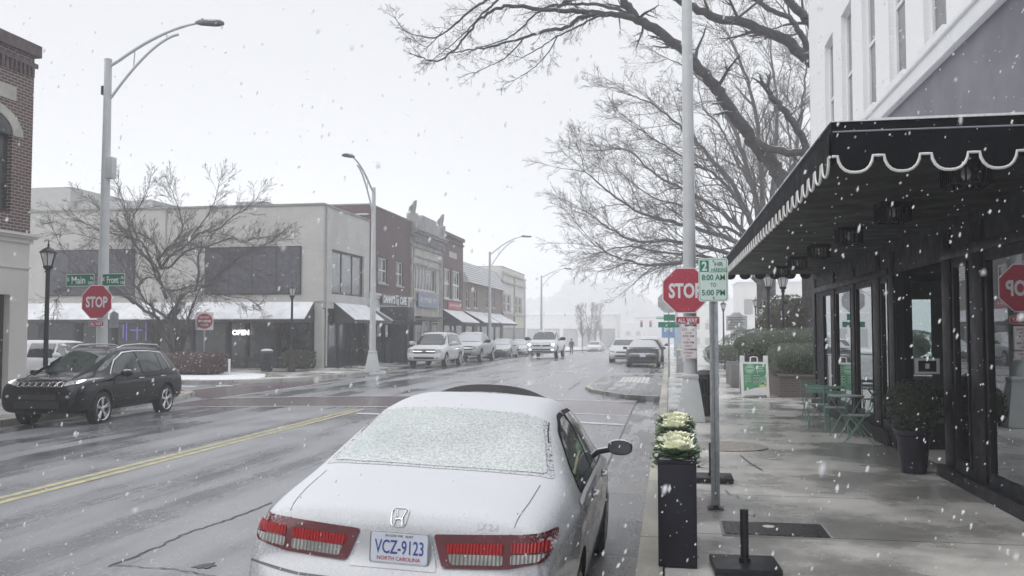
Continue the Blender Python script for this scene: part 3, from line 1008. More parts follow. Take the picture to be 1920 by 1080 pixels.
t = thing('utility_cover', 'dark rectangular utility cover with a pale round cap set in the pavement', 'utility cover', (0.92, 8.6, 0.153))
b = MB(); b.box(-.46, .5, -.33, .27, -.02, .004); b.build('frame', mat('grey concrete rim', (0.3, 0.3, 0.3), 0.6), t)
b = MB(); b.box(-.44, .48, -.31, .25, .0045, .008)
for i in range(15):
    b.box(-.42 + i * .06, -.385 + i * .06, -.29, .23, .0085, .013)
b.build('lid', mat('dark wet cast iron', (0.03, 0.03, 0.033), 0.35, vary=0.4, vscale=12, snow=(1.15, 1.35, 0.9, 14)), t)
b = MB(); b.cyl((-.02, .03, .013), .055, .006, 20); b.build('cap', mat('pale cap', (0.6, 0.62, 0.6), 0.5), t)
t = MB(); t.lathe((0.9, 14.6, 0.1535), [(0.62, 0), (0.62, .003), (0.0, .003)], 32)
tag(t.build('manhole_cover', mat('brown manhole', (0.30, 0.275, 0.25), 0.4, vary=0.2, vscale=10)), 'round brownish flush manhole cover in the pavement beyond the parking sign', 'manhole cover')

def round_rect(w, h, r, n=5):
    pts = []
    for cx, cy, a0 in ((w / 2 - r, h / 2 - r, 0), (-w / 2 + r, h / 2 - r, 90), (-w / 2 + r, -h / 2 + r, 180), (w / 2 - r, -h / 2 + r, 270)):
        for i in range(n + 1):
            a = radians(a0 + 90 * i / n)
            pts.append((cx + cos(a) * r, cy + sin(a) * r))
    return pts
def plate(parent, x, y, z, w, h, r, border, face_m, border_m, lines, bw=0.012, name='sign_panel', yaw=0, outline=None):
    """sign panel facing -Y with a border, and its lettering; lines = (text, cap height, dx, dz, width, material index, bold)"""
    mb = MB()
    out = outline or round_rect(w, h, r)
    mb.prism([(x + a, z + b) for a, b in out], y, y + 0.004, 'y', 0)
    k0 = 1 - 2 * border / w; k1 = 1 - 2 * border / h
    k2 = 1 - 2 * (border + bw) / w; k3 = 1 - 2 * (border + bw) / h
    mb.prism([(x + a * k0, z + b * k1) for a, b in out], y - 0.0012, y, 'y', 1)
    mb.prism([(x + a * k2, z + b * k3) for a, b in out], y - 0.0024, y - 0.0012, 'y', 0)
    mats = [face_m, border_m, M_SWHITE, M_BLACKTXT, M_SGREEN, M_RED, M_SMINT, M_BLUE]
    for body, h_, dx, dz, w_, mi, bo in lines:
        text(mb, body, h_, (x + dx, y - 0.004, z + dz), w=w_, bold=bo, m=mi)
    return mb.build(name, mats, parent, smooth=0)

# 2 HR parking sign
t = thing('parking_sign', 'green and white two hour parking sign on a perforated steel post by the kerb', 'sign', (0.46, 9.51, 0.15))
p = MB()
p.box(-.03, -.022, -.02, .02, 0, 2.62); p.box(.022, .03, -.02, .02, 0, 2.62); p.box(-.022, .022, .008, .016, 0, 2.62)
p.box(-.045, -.03, -.022, -.014, 0, 2.62); p.box(.03, .045, -.022, -.014, 0, 2.62)
p.build('post', M_GALV, t)
p = MB()
for i in range(92):
    p.prism([(cos(a * pi / 4) * .006, .08 + i * .025 + sin(a * pi / 4) * .006) for a in range(8)], .0045, .0075, 'y')
p.build('post_holes', M_BLACKTXT, t, smooth=0)
p = MB(); p.box(-.08, .08, -.08, .08, 0, .006); p.cyl((0, 0, 0), .05, .03, 4); p.build('collar', M_DKMETAL, t)
pan = plate(t, 0, -.03, 2.385, .305, .457, .03, .012, M_SMINT, M_SGREEN,
      [('HR', .045, .06, .165, .09, 4, .02), ('PARKING', .042, .062, .105, .165, 4, .02), ('8:00 AM', .062, 0, .025, .24, 4, .025), ('TO', .042, 0, -.055, .06, 4, .02), ('5:00 PM', .062, 0, -.135, .24, 4, .025)], .004)
p = MB()
p.box(-.135, -.045, -.0345, -.0335, 2.47, 2.59, 0)
text(p, '2', .10, (-.09, -.036, 2.53), w=.055, bold=.04, m=1)
p.box(-.045, .138, -.0345, -.0335, 2.465, 2.469, 0)
p.build('number_panel', [M_SGREEN, M_SMINT], t, smooth=0)
p = MB(); p.cyl((0, 0, 0), .008, .01, 10)
for v in p.v: pass
b_ = MB(); b_.ball((0, -.035, 2.20), .01, 8, 5); b_.ball((0, -.035, 2.585), .01, 8, 5); b_.build('bolt', M_GALV, t)

def octagon(w):
    r = w / 2 / cos(pi / 8)
    return [(cos(pi / 8 + i * pi / 4) * r, sin(pi / 8 + i * pi / 4) * r) for i in range(8)]
def stop_plate(parent, x, y, z, w):
    return plate(parent, x, y, z, w, w, 0, 0.0, M_SWHITE, M_RED, [('STOP', w * .34, 0, 0, w * .74, 2, .045)], 0.0, 'stop_panel', outline=octagon(w))
def stop_sign(parent, x, y, z, w):
    mb = MB()
    o8 = octagon(w)
    mb.prism([(x + a, z + b) for a, b in o8], y, y + 0.004, 'y', 0)
    mb.prism([(x + a * .955, z + b * .955) for a, b in o8], y - 0.002, y, 'y', 1)
    text(mb, 'STOP', w * .335, (x, y - 0.0045, z - w * .005), w=w * .72, bold=.035, m=0)
    return mb.build('stop_panel', [M_SWHITE, M_RED], parent, smooth=0)
def all_way(parent, x, y, z, w, h):
    mb = MB()
    rr = round_rect(w, h, .02)
    mb.prism([(x + a, z + b) for a, b in rr], y, y + 0.004, 'y', 0)
    mb.prism([(x + a * .96, z + b * .9) for a, b in rr], y - 0.002, y, 'y', 1)
    text(mb, 'ALL WAY', h * .58, (x, y - .0045, z), w=w * .82, bold=.03, m=0)
    return mb.build('all_way_panel', [M_SWHITE, M_RED], parent, smooth=0)

def light_pole(loc, label, h, r0, r1, arms, group='tall pale street light poles', base=True):
    """arms: list of (dx, dy, rise) towards the luminaire"""
    t = thing('street_light', label, 'street light', loc, 0, group)
    p = MB(); p.tube([(0, 0, .5 if base else 0), (0, 0, h * .5), (0, 0, h)], [r0, (r0 + r1) / 2, r1], 20); p.lathe((0, 0, h), [(r1 * 1.08, -.02), (r1 * 1.08, .02), (r1 * .5, .05), (0, .055)], 16)
    p.build('pole', M_POLE, t)
    if base:
        b = MB()
        b.loft([[(sx * a, sy * a, z) for sx, sy in ((-1, -1), (1, -1), (1, 1), (-1, 1))] for a, z in ((.28, 0), (.28, .04), (.245, .3), (.17, .78), (.15, .86), (.165, .88), (.165, .94), (.13, .97))])
        b.build('base_cover', M_POLE, t, bevel=.02)
    for dx, dy, rise in arms:
        L = math.hypot(dx, dy)
        ux, uy = dx / L, dy / L
        a = MB()
        def arc(z0, z1, x1, k=1.7):
            return [(ux * x1 * s, uy * x1 * s, z0 + (z1 - z0) * (1 - (1 - s) ** k)) for s in [i / 12 for i in range(13)]]
        a.tube([(ux * r1 * .5, uy * r1 * .5, h - .18)] + [(p_[0] + ux * r1, p_[1] + uy * r1, p_[2]) for p_ in arc(h - .18, h + rise, L - .45)][1:], [.045] * 7 + [.04] * 3 + [.032] * 3, 10)
        a.tube([(p_[0] + ux * r1, p_[1] + uy * r1, p_[2]) for p_ in arc(h - 1.1, h + rise - .32, (L - .45) * .72, 1.55)], .038, 10)
        for s1, s2 in ((.25, .34), (.62, .86)):
            p1 = arc(h - .18, h + rise, L - .45)[round(s1 * 12)]; 
            q = [x for x in arc(h - 1.1, h + rise - .32, (L - .45) * .72, 1.55)]
            p2 = q[round(s2 * 12)]
            a.tube([(p1[0] + ux * r1, p1[1] + uy * r1, p1[2]), (p2[0] + ux * r1, p2[1] + uy * r1, p2[2])], .018, 6)
        ao = a.build('arm', M_POLE, t)
        l_ = MB()
        z = h + rise
        ws, zs_ = [], []
        rings = []
        for s, wd, up, dn in ((-.62, .04, .03, -.03), (-.5, .11, .06, -.05), (-.1, .16, .06, -.075), (.12, .13, .035, -.075), (.2, .05, .0, -.06)):
            cx, cy = ux * (L + s), uy * (L + s)
            nx_, ny_ = -uy, ux
            rings.append([(cx + nx_ * wd * a_, cy + ny_ * wd * a_, z + b_) for a_, b_ in ((-1, dn), (-1, (up + dn) / 2), (-.6, up), (.6, up), (1, (up + dn) / 2), (1, dn))])
        l_.loft(rings)
        l_.cyl((ux * (L - .42), uy * (L - .42), z + .05), .035, .06, 10)
        l_.build('luminaire', mat('dark grey luminaire', (0.09, 0.1, 0.11), 0.45, snow=(0.5, 0.8, 0.5, 20)), t)
    return t

# near right pole with its signs
t = light_pole((0.42, 18.5, 0.15), 'tall pale street light pole by the kerb carrying a stop sign and loading zone signs', 10.2, .14, .10, [(-2.6, 0.3, 1.0)])
SY = -.22
stop_sign(t, -.05 - .04, SY, 2.67, .93)
all_way(t, -.05, SY, 2.06, .48, .155)
plate(t, -.04, SY, 1.71, .33, .46, .02, .012, M_SWHITE, M_RED,
      [('LOADING', .045, 0, .165, .24, 5, .02), ('ZONE', .045, 0, .1, .13, 5, .02), ('8:00 AM', .045, 0, .03, .22, 5, .02), ('TO', .035, 0, -.035, .05, 5, .02), ('4:00 PM', .045, 0, -.1, .22, 5, .02), ('DAILY', .04, 0, -.17, .14, 5, .02)], .004, 'loading_sign_panel')
plate(t, -.04, SY, 1.37, .33, .17, .02, .012, M_SWHITE, M_RED, [('STREET', .035, 0, .03, .2, 5, .02), ('ONLY', .035, 0, -.03, .12, 5, .02)], .004, 'loading_sign_panel')
b = MB()
for z in (2.35, 2.22, 1.95, 2.98):
    b.box(-.1, .12, SY + .006, SY + .09, z - .012, z + .012)
b.build('bracket', M_DKMETAL, t)
st = MB()
for z in (2.98, 2.28, 1.8):
    st.lathe((0, 0, z), [(.148, -.01), (.148, .01)], 20, cap=False)
st.build('strap', M_GALV, t)

# litter bin behind the pole
def litter_bin(loc, label, m=None, h=1.0, r=.27, lid=True):
    t = thing('litter_bin', label, 'litter bin', loc)
    b = MB()
    b.lathe((0, 0, 0), [(r * .8, 0.02), (r * .8, h * .8), (0.01, h * .8)], 20)
    b.build('liner', M_BLACKTXT, t)
    b = MB()
    for i in range(26):
        a = 2 * pi * i / 26
        c, s = cos(a), sin(a)
        b.tube([(c * r * .82, s * r * .82, .02), (c * r * .92, s * r * .92, h * .4), (c * r, s * r, h * .82)], .013, 4)
    for z, k in ((.03, .84), (h * .45, .95), (h * .82, 1.02)):
        b.lathe((0, 0, z), [(r * k, -.015), (r * k + .012, 0), (r * k, .015)], 24, cap=False)
    b.build('basket', m or M_DKMETAL, t)
    if lid:
        b = MB(); b.lathe((0, 0, h * .84), [(r * 1.02, 0), (r * 1.0, .06), (r * .7, .13), (r * .45, .15), (0, .16)], 24)
        b.build('lid', m or M_DKMETAL, t)
    return t
litter_bin((0.78, 19.75, 0.15), 'black slatted litter bin with a domed lid behind the right street light pole')

gm = MB()
for i in range(8):
    gm.box(-.02 + i * .05, .01 + i * .05, 20.5, 21.2, .153, .157)
tag(gm.build('tactile_paving', M_TAR, smooth=0), kind='structure')

# A-frame board
M_AWHITE = mat('white plastic board', (0.74, 0.75, 0.76), 0.4, vary=0.03)
M_AGREEN = mat('poster green', (0.10, 0.30, 0.17), 0.45, vary=0.12, vscale=3)
M_APALE = mat('poster pale green', (0.40, 0.58, 0.45), 0.45, vary=0.05)
M_AYEL = mat('poster yellow', (0.65, 0.62, 0.2), 0.45)
t = thing('sandwich_board', 'white sandwich board with a green poster standing on the wet pavement', 'sandwich board', (2.34, 25.35, 0.153), radians(4))
tilt = Matrix.Rotation(radians(-10), 4, 'X')
def tilted(build):
    mb = MB(); build(mb)
    mb.v = [tuple(tilt @ Vector(p)) for p in mb.v]
    return mb
def panel(mb):
    mb.box(-.38, .38, -.02, .02, .06, .98)
    mb.box(-.38, -.26, -.018, .018, .98, 1.16); mb.box(.26, .38, -.018, .018, .98, 1.16)
    mb.box(-.38, -.30, -.02, .02, 0, .06); mb.box(.30, .38, -.02, .02, 0, .06)
    mb.tube([(-.1, 0, .98), (-.09, 0, 1.12), (.0, 0, 1.13), (.09, 0, 1.12), (.1, 0, .98)], .018, 8)
tilted(panel).build('front_panel', M_AWHITE, t, bevel=.006)
bk = MB(); panel(bk); bk.v = [tuple(Matrix.Translation((0, .42, 0)) @ Matrix.Rotation(radians(10), 4, 'X') @ Vector(p)) for p in bk.v]
bk.build('back_panel', M_AWHITE, t, bevel=.006)
def poster(mb):
    y = -.0215
    mb.prism([(-.31, .17), (.0, .26), (.31, .30), (.31, .93), (-.31, .93)], y - .001, y, 'y', 0)
    mb.prism([(-.31, .13), (.31, .13), (.31, .30), (0, .26), (-.31, .17)], y - .001, y, 'y', 3)
    for r_, m_ in ((.135, 1), (.115, 0), (.1, 1)):
        mb.prism([(-.13 + cos(a * pi / 12) * r_, .79 + sin(a * pi / 12) * r_) for a in range(24)], y - .003 - (.135 - r_) * .1, y - .001, 'y', m_)
    mb.box(-.21, -.05, y - .008, y - .006, .775, .805, 0)
    for i, (a, b_) in enumerate(((.05, .28), (.05, .22), (.05, .26))):
        mb.box(a, b_, y - .003, y - .001, .84 - i * .06, .865 - i * .06, 1)
    for i in range(5):
        mb.box(-.28, -.1, y - .003, y - .001, .60 - i * .045, .615 - i * .045, 1)
    for i in range(2):
        for j in range(3):
            mb.box(-.04 + i * .09, .035 + i * .09, y - .003, y - .001, .36 + j * .09, .43 + j * .09, 1)
            mb.box(-.03 + i * .09, .02 + i * .09, y - .005, y - .003, .375 + j * .09, .41 + j * .09, 4)
    mb.box(.15, .30, y - .003, y - .001, .36, .44, 1); mb.box(.15, .30, y - .003, y - .001, .47, .55, 1)
    mb.box(.16, .25, y - .005, y - .003, .375, .41, 4); mb.box(.17, .29, y - .005, y - .003, .49, .53, 0)
    mb.prism([(.2 + cos(a * pi / 6) * .09 * (1 + .2 * (a % 2)), .31 + sin(a * pi / 6) * .035) for a in range(12)], y - .004, y - .002, 'y', 2)
tilted(poster).build('poster', [M_AGREEN, M_APALE, M_AYEL, M_AWHITE, M_BLACKTXT], t, smooth=0)

# terracotta-black pot and clipped shrub by the recess
M_EVER = mat('dark evergreen leaf', (0.028, 0.04, 0.026), 0.5, vary=0.4, vscale=8)
M_EVER2 = mat('grey green hedge leaf', (0.12, 0.15, 0.10), 0.55, vary=0.35, vscale=3)
M_TWIG = mat('shrub twig', (0.06, 0.045, 0.04), 0.7)
def leaf_cloud(mb, n, shape, size, rnd, m=0, m2=None, p2=.15, up=0.0):
    """n small leaf faces; shape() gives a point and outward direction"""
    for i in range(n):
        c, d = shape()
        a = Vector((rnd.gauss(0, 1), rnd.gauss(0, 1), rnd.gauss(0, 1))) * .6 + d
        a.normalize()
        s = a.cross(Vector((rnd.gauss(0, 1), rnd.gauss(0, 1), rnd.gauss(0, 1)))).normalized()
        k = size * rnd.uniform(.6, 1.3)
        q = s.cross(a)
        mb.quad(c - s * k * .5, c + q * k * .28 + a * k * .1, c + s * k * .5, c - q * k * .28 + a * k * .1, m=(m2 if m2 is not None and (rnd.random() < p2) else m))
M_LSNOW = mat('snow on leaves', (0.62, 0.65, 0.67), 0.8)
t = thing('potted_shrub', 'round dark clipped shrub in a black tapered pot outside the shop recess', 'potted shrub', (3.12, 12.3, 0.153))
b = MB(); b.lathe((0, 0, 0), [(.15, 0), (.155, .02), (.205, .48), (.225, .5), (.225, .56), (.195, .56), (.19, .5), (0.01, .5)], 24)
b.build('pot', M_PLANTER, t)
rnd = random.Random(3)
def shp():
    th, ph = rnd.uniform(0, 2 * pi), math.acos(rnd.uniform(-.9, 1))
    d = Vector((sin(ph) * cos(th), sin(ph) * sin(th), cos(ph)))
    r_ = .34 * rnd.uniform(.72, 1.04) * (1 + .08 * noise.noise(d * 3))
    return Vector((0, 0, .86)) + Vector((d.x * r_, d.y * r_, d.z * r_ * 1.0)), d
b = MB(); leaf_cloud(b, 5200, shp, .04, rnd, 0, 1, .004); b.build('foliage', [M_EVER, M_LSNOW], t, smooth=0, fix=False)
b = MB(); b.tube([(0, 0, .48), (0.01, 0, .7), (0, 0, .9)], .02, 6); b.ball((0, 0, .86), .25, 12, 8); b.build('stem', M_TWIG, t)

# green folding cafe furniture
M_CAFE = mat('cafe green paint', (0.13, 0.24, 0.20), 0.4, vary=0.1, snow=(0.9, 1.1, 0.9, 30))
def cafe_table(x, y, label):
    t = thing('cafe_table', label, 'table', (x, y, 0.153), 0.2, 'green folding tables outside the shop')
    b = MB(); b.lathe((0, 0, .70), [(.30, 0), (.305, .01), (.30, .022), (0.005, .022)], 28); b.build('tabletop', M_CAFE, t)
    for s in (-1, 1):
        for sd_ in (-1, 1):
            b = MB(); b.tube([(s * sd_ * .22, s * .2, 0), (0, s * .2, .37), (-s * sd_ * .2, s * .2, .70)], .011, 6); b.build('leg', M_CAFE, t)
    b = MB(); b.tube([(0, -.2, .37), (0, .2, .37)], .009, 6); b.build('stretcher', M_CAFE, t)
def cafe_chair(x, y, rz_, label):
    t = thing('cafe_chair', label, 'chair', (x, y, 0.153), rz_, 'green folding chairs outside the shop')
    b = MB()
    for i in range(6):
        b.box(-.19, .19, -.18 + i * .06, -.135 + i * .06, .44, .452)
    b.build('seat', M_CAFE, t)
    b = MB()
    for z in (.70, .79):
        b.box(-.19, .19, .215 + (z - .7) * .3, .225 + (z - .7) * .3, z - .02, z + .035)
    b.build('backrest', M_CAFE, t)
    for s in (-.19, .19):
        b = MB(); b.tube([(s, -.22, 0), (s, 0, .30), (s, .18, .55), (s, .24, .84)], .011, 6); b.build('leg', M_CAFE, t)
        s2 = s * .9
        b = MB(); b.tube([(s2, .24, 0), (s2, .04, .26), (s2, -.14, .44)], .011, 6); b.build('leg', M_CAFE, t)
cafe_table(2.98, 18.35, 'farther round green cafe table outside the shop windows')
cafe_table(3.02, 16.2, 'nearer round green cafe table outside the shop windows')
cafe_chair(2.92, 19.15, 0.1, 'green folding chair behind the farther cafe table')
cafe_chair(2.78, 17.6, 2.9, 'green folding chair on the near side of the farther cafe table')
cafe_chair(2.98, 16.95, -0.1, 'green folding chair behind the nearer cafe table')
cafe_chair(3.08, 15.45, -1.9, 'nearest green folding chair, turned sideways against the shop window')

# ------------------------------------------------------------------ buildings across the street
FX = -16.95                                      # their common street front
def wy(px, py=560, X=FX):
    """distance along the street, and height, of a pixel on the wall plane"""
    d = ray(px, py)
    t = X / d.x
    return d.y * t, CAM_H + d.z * t

M_CREAM = brick_mat('cream painted brick', (0.55, 0.545, 0.53), (0.51, 0.505, 0.49), (0.46, 0.455, 0.445), 0.22, 0.075, 0.007, 0.3)
M_RBRICK = brick_mat('dark red brick', (0.105, 0.05, 0.052), (0.065, 0.036, 0.042), (0.16, 0.14, 0.145), 0.22, 0.075, 0.010, 0.3)
M_NBRICK = brick_mat('near red brick', (0.105, 0.052, 0.047), (0.065, 0.038, 0.04), (0.30, 0.265, 0.25), 0.24, 0.083, 0.014, 0.12)
M_BBRICK = brick_mat('brown brick', (0.23, 0.17, 0.15), (0.18, 0.135, 0.125), (0.27, 0.25, 0.24), 0.22, 0.075, 0.01, 0.25)
M_LIME = mat('weathered limestone', (0.42, 0.41, 0.38), 0.8, vary=0.16, vscale=1.4, bump=0.2, gritty=(2.5, (0.30, 0.29, 0.27)))
M_LIMED = mat('grey limestone cornice', (0.27, 0.27, 0.27), 0.8, vary=0.2, vscale=1.2, bump=0.2, snow=(0.8, 1.0, 0.6, 3))
M_STUCCO = mat('pale stucco', (0.56, 0.55, 0.53), 0.7, vary=0.05, vscale=0.5)
M_OFFW = mat('off white paint', (0.58, 0.58, 0.56), 0.6, vary=0.05)
M_YELW = mat('pale yellow paint', (0.60, 0.58, 0.48), 0.6, vary=0.05)
M_ROOFS = mat('snowy flat roof', (0.78, 0.80, 0.84), 0.8, vary=0.05)
M_SNOWAWN = mat('snow covered awning', (0.74, 0.755, 0.785), 0.8, vary=0.08, vscale=1.2, gritty=(1.6, (0.54, 0.555, 0.585)))
M_AWNDARK = mat('dark awning cloth', (0.055, 0.056, 0.07), 0.7, vary=0.3)
M_AWNGREY = mat('grey awning cloth', (0.28, 0.27, 0.27), 0.7, vary=0.1)
M_DARKFR = mat('dark bronze frame', (0.03, 0.03, 0.035), 0.45)
M_MESH = mat('dark screen panel', (0.085, 0.085, 0.105), 0.6, vary=0.25, vscale=5)
M_DARKSHOP = mat('dark shopfront wall', (0.05, 0.052, 0.062), 0.5, vary=0.25, vscale=1.0)
M_SHUTTER = mat('pale blind', (0.52, 0.53, 0.52), 0.7)

def sloped_awning(parent, fr, u0, u1, vt, vb, pr, cloth=M_AWNDARK, name='awning', val=0.18, top=M_SNOWAWN):
    a = MB()
    P = fr.p
    a.quad(P(u0, vt, 0.0), P(u1, vt, 0.0), P(u1, vb, pr), P(u0, vb, pr))
    for u in (u0, u1):
        a.quad(P(u, vt, 0), P(u, vb, pr), P(u, vb - val, pr), P(u, vb - val, 0))
    fr.box(a, u0, u1, vb - val, vb - 0.005, pr - 0.01, pr + 0.005)
    o = a.build(name, cloth, parent, smooth=0, fix=False)
    s_ = MB()
    k = 8
    s_.quad(P(u0, vt + .02, 0.0), P(u1, vt + .02, 0.0), P(u1, vb + .02, pr + .01), P(u0, vb + .02, pr + .01))
    s_.quad(P(u0, vb + .02, pr + .01), P(u1, vb + .02, pr + .01), P(u1, vb - .02, pr + .012), P(u0, vb - .02, pr + .012))
    for u in (u0 - .004, u1 + .004):
        s_.quad(P(u, vt + .02, 0), P(u, vb + .02, pr), P(u, vb - .0, pr), P(u, vt - .0, 0))
    s_.build('snow_cover', top, o, smooth=0, fix=False)
    return o

def block(name, label, Y0_, L, H, wall_m, depth=12, holes=(), base=0.13, hole_depth=0.18, v_base=0.0, roof_snow=True, cat='building'):
    """a street-front building: front wall with openings, plain sides, snowy roof; local u runs along the street"""
    t = thing(name, label, cat, (FX, Y0_, base + gz(Y0_)))
    f = Frame((0, 0, 0), (0, 1, 0), (1, 0, 0))
    w = MB()
    facade(w, f, L, H, holes, hole_depth, v_base=v_base)
    dz = -2.0
    w.quad((0, 0, v_base), (-depth, 0, v_base + dz), (-depth, 0, H), (0, 0, H))
    w.quad((0, L, v_base), (-depth, L, v_base + dz), (-depth, L, H), (0, L, H))
    w.quad((-depth, 0, dz), (-depth, L, dz), (-depth, L, H), (-depth, 0, H))
    w.build('wall', wall_m, t, smooth=0, fix=False)
    r = MB(); r.box(-depth + .05, -.25, .05, L - .05, H - .35, H - .28); r.build('roof', M_ROOFS, t, smooth=0)
    c = MB(); f.box(c, -0.0, L, H, H + .07, -.3, .05); c.box(-depth, -.3, 0.0, .3, H, H + .07); c.box(-depth, -.3, L - .3, L, H, H + .07)
    c.build('coping', M_LIMED, t, smooth=0)
    return t, f

def hole(px0, px1, py0, py1, Y0_, base=0.13):
    """opening from pixel columns and rows on the front plane -> (u0,u1,v0,v1); heights read at the middle column"""
    pm = (px0 + px1) / 2
    u0 = wy(px0)[0] - Y0_; u1 = wy(px1)[0] - Y0_
    v1 = wy(pm, py0)[1]; v0 = wy(pm, py1)[1]
    b = base + gz(Y0_)
    return (u0, u1, v0 - b, v1 - b)

# --- cream corner building
CY0 = 41.4
h_win = (1.15, 5.95, 3.75, 6.05)
t = thing('corner_building', 'long cream painted brick building on the far street corner with dark panels and snowy awnings', 'building', (FX, CY0, 0.13))
fS = Frame((0, 0, 0), (0, 1, 0), (1, 0, 0))              # street side
fC = Frame((0, 0, 0), (-1, 0, 0), (0, -1, 0))            # cross-street side, faces the camera
w = MB()
facade(w, fS, 6.85, 8.15, [h_win], .15, v_base=3.0)
facade(w, fC, 26.0, 8.15, [], .15, v_base=2.95)
fC.box(w, 0.0, 0.42, 0, 2.95, -.3, 0.0)
w.quad((0, 6.85, 0), (-26, 6.85, 0), (-26, 6.85, 8.15), (0, 6.85, 8.15))
w.build('wall', M_CREAM, t, smooth=0, fix=False)
w = MB(); w.box(-25.8, -.3, .3, 6.6, 7.85, 7.9); w.build('roof', M_ROOFS, t, smooth=0)
w = MB(); fS.box(w, -.04, 6.85, 8.15, 8.25, -.3, .06); fC.box(w, -.04, 26, 8.15, 8.25, -.3, .06)
w.build('coping', M_LIMED, t, smooth=0)
w = MB(); fC.box(w, .0, 26, 3.32, 3.42, 0.0, .05); fS.box(w, 0.0, 6.85, 3.32, 3.42, 0, .05); w.build('string_course', M_CREAM, t, smooth=0)
window(t, fS, *h_win, .1, M_DARKFR, M_PALEGLASS, 3, 1, .12)
for a, b in ((1.2, 6.3), (10.35, 15.35)):
    w = MB(); fC.box(w, a, b, 3.74, 6.06, 0.0, .05); w.build('screen_panel', M_MESH, t, smooth=0)
    w = MB()
    for u0_, u1_, v0_, v1_ in ((a - .05, b + .05, 3.69, 3.74), (a - .05, b + .05, 6.06, 6.11), (a - .05, a, 3.74, 6.06), (b, b + .05, 3.74, 6.06)):
        fC.box(w, u0_, u1_, v0_, v1_, 0.0, .075)
    for k in range(1, 4):
        fC.box(w, a + (b - a) * k / 4 - .02, a + (b - a) * k / 4 + .02, 3.74, 6.06, .05, .06)
    w.build('screen_frame', M_DARKFR, t, smooth=0)
for a, b, gl in ((.0, 6.85, 0),):
    w = MB()
    hs = [(1.0, 2.3, .45, 2.75), (2.45, 3.7, .45, 2.75), (3.85, 5.1, .45, 2.75), (5.25, 6.6, .1, 2.6)]
    facade(w, Frame((-.08, 0, 0), (0, 1, 0), (1, 0, 0)), 6.85, 3.0, hs, .1)
    w.build('shopfront', M_DARKSHOP, t, smooth=0, fix=False)
    for q in hs:
        window(t, Frame((-.08, 0, 0), (0, 1, 0), (1, 0, 0)), *q, .05, M_DARKFR, M_PALEGLASS if q[0] < 3.5 else M_DARKGLASS, 1, 1, .06, name='shop_window')
w = MB()
hs = [(.7, 2.3, .5, 2.6), (2.5, 4.0, .5, 2.6), (4.15, 5.0, .05, 2.5), (5.2, 7.0, .5, 2.6), (7.15, 9.0, .5, 2.6), (9.6, 11.4, .5, 2.6), (11.6, 13.4, .5, 2.6), (13.8, 15.6, .5, 2.6), (15.9, 17.5, .5, 2.6)]
fD = Frame((0, .08, 0), (-1, 0, 0), (0, -1, 0))
facade(w, fD, 26, 2.95, [(a, b, c, d) for a, b, c, d in hs], .1)
w.build('shopfront', M_DARKSHOP, t, smooth=0, fix=False)
for q in hs:
    window(t, fD, *q, .05, M_DARKFR, M_DARKGLASS, 1, 1, .06, name='shop_window')
bb = MB()
for u in (.55, 2.4, 4.07, 5.1, 9.3, 13.6):
    fD.box(bb, u - .07, u + .07, 0, 2.95, 0, .05)
fD.box(bb, .42, 26, .32, .48, .002, .07)
bb.build('pilaster', M_DARKFR, t, smooth=0)
sloped_awning(t, fC, .45, 7.3, 3.32, 2.45, 1.15)
sloped_awning(t, fC, 7.9, 17.2, 3.32, 2.45, 1.15)
sloped_awning(t, fS, 1.5, 6.3, 3.32, 2.45, 1.1)
nb = MB(); text(nb, 'OPEN', .27, (-4.35, -.03, 1.78), w=.92, bold=.05)
nb.build('neon_sign', mat('lit white tube', (0.9, 0.9, 0.9), 0.4, emit=(1, .98, 1), estr=1.6), t, smooth=0)
nb = MB()
for x0, z0, x1, z1 in ((-9.6, 1.35, -9.6, 2.3), (-9.6, 2.3, -10.7, 2.3), (-10.7, 2.3, -10.7, 1.35), (-9.8, 1.9, -10.5, 1.9), (-10.1, 1.4, -10.1, 2.1), (-10.9, 1.5, -10.9, 2.2)):
    nb.tube([(x0, -.02, z0), (x1, -.02, z1)], .015, 5)
nb.build('neon_sign', mat('dim violet tube', (0.2, 0.18, 0.5), 0.4, emit=(.25, .22, .75), estr=0.7), t, smooth=0)

# --- rooftop and wall clutter of the corner building, then the grey blocks behind it
b_ = MB(); b_.tube([(.07, .3, 8.1), (.09, .3, 3.3), (.09, .3, .1)], .05, 8); b_.build('downpipe', M_CREAM, t)
b_ = MB(); b_.tube([(-8.6, -.06, 8.1), (-8.6, -.06, 3.5)], .045, 8); b_.build('downpipe', M_CREAM, t)
for x_, w_ in ((-6, 1.6), (-13.5, 2.2), (-20, 1.4)):
    b_ = MB(); b_.box(x_, x_ + w_, 2.5, 4.2, 7.9, 8.75); b_.box(x_ - .05, x_ + w_ + .05, 2.45, 4.25, 8.75, 8.82); b_.build('rooftop_unit', mat('galvanised housing', (.4, .41, .42), .5), t, bevel=.02)
b_ = MB(); b_.tube([(.0, 6.6, 8.55), (-6.5, 7.4, 8.6)], .05, 6); b_.build('conduit', M_GALV, t)
#
bb = MB()
for x0, x1, y0, y1, h in ((-48, -36.8, 49, 62, 11.0), (-36.8, -31.5, 49.5, 60, 10.1)):
    bb.box(x0, x1, y0, y1, 0, h)
tag(bb.build('rear_building', mat('grey render', (0.40, 0.40, 0.39), 0.8, vary=0.06), smooth=0), 'plain grey stepped block rising behind the long cream corner building', 'building')

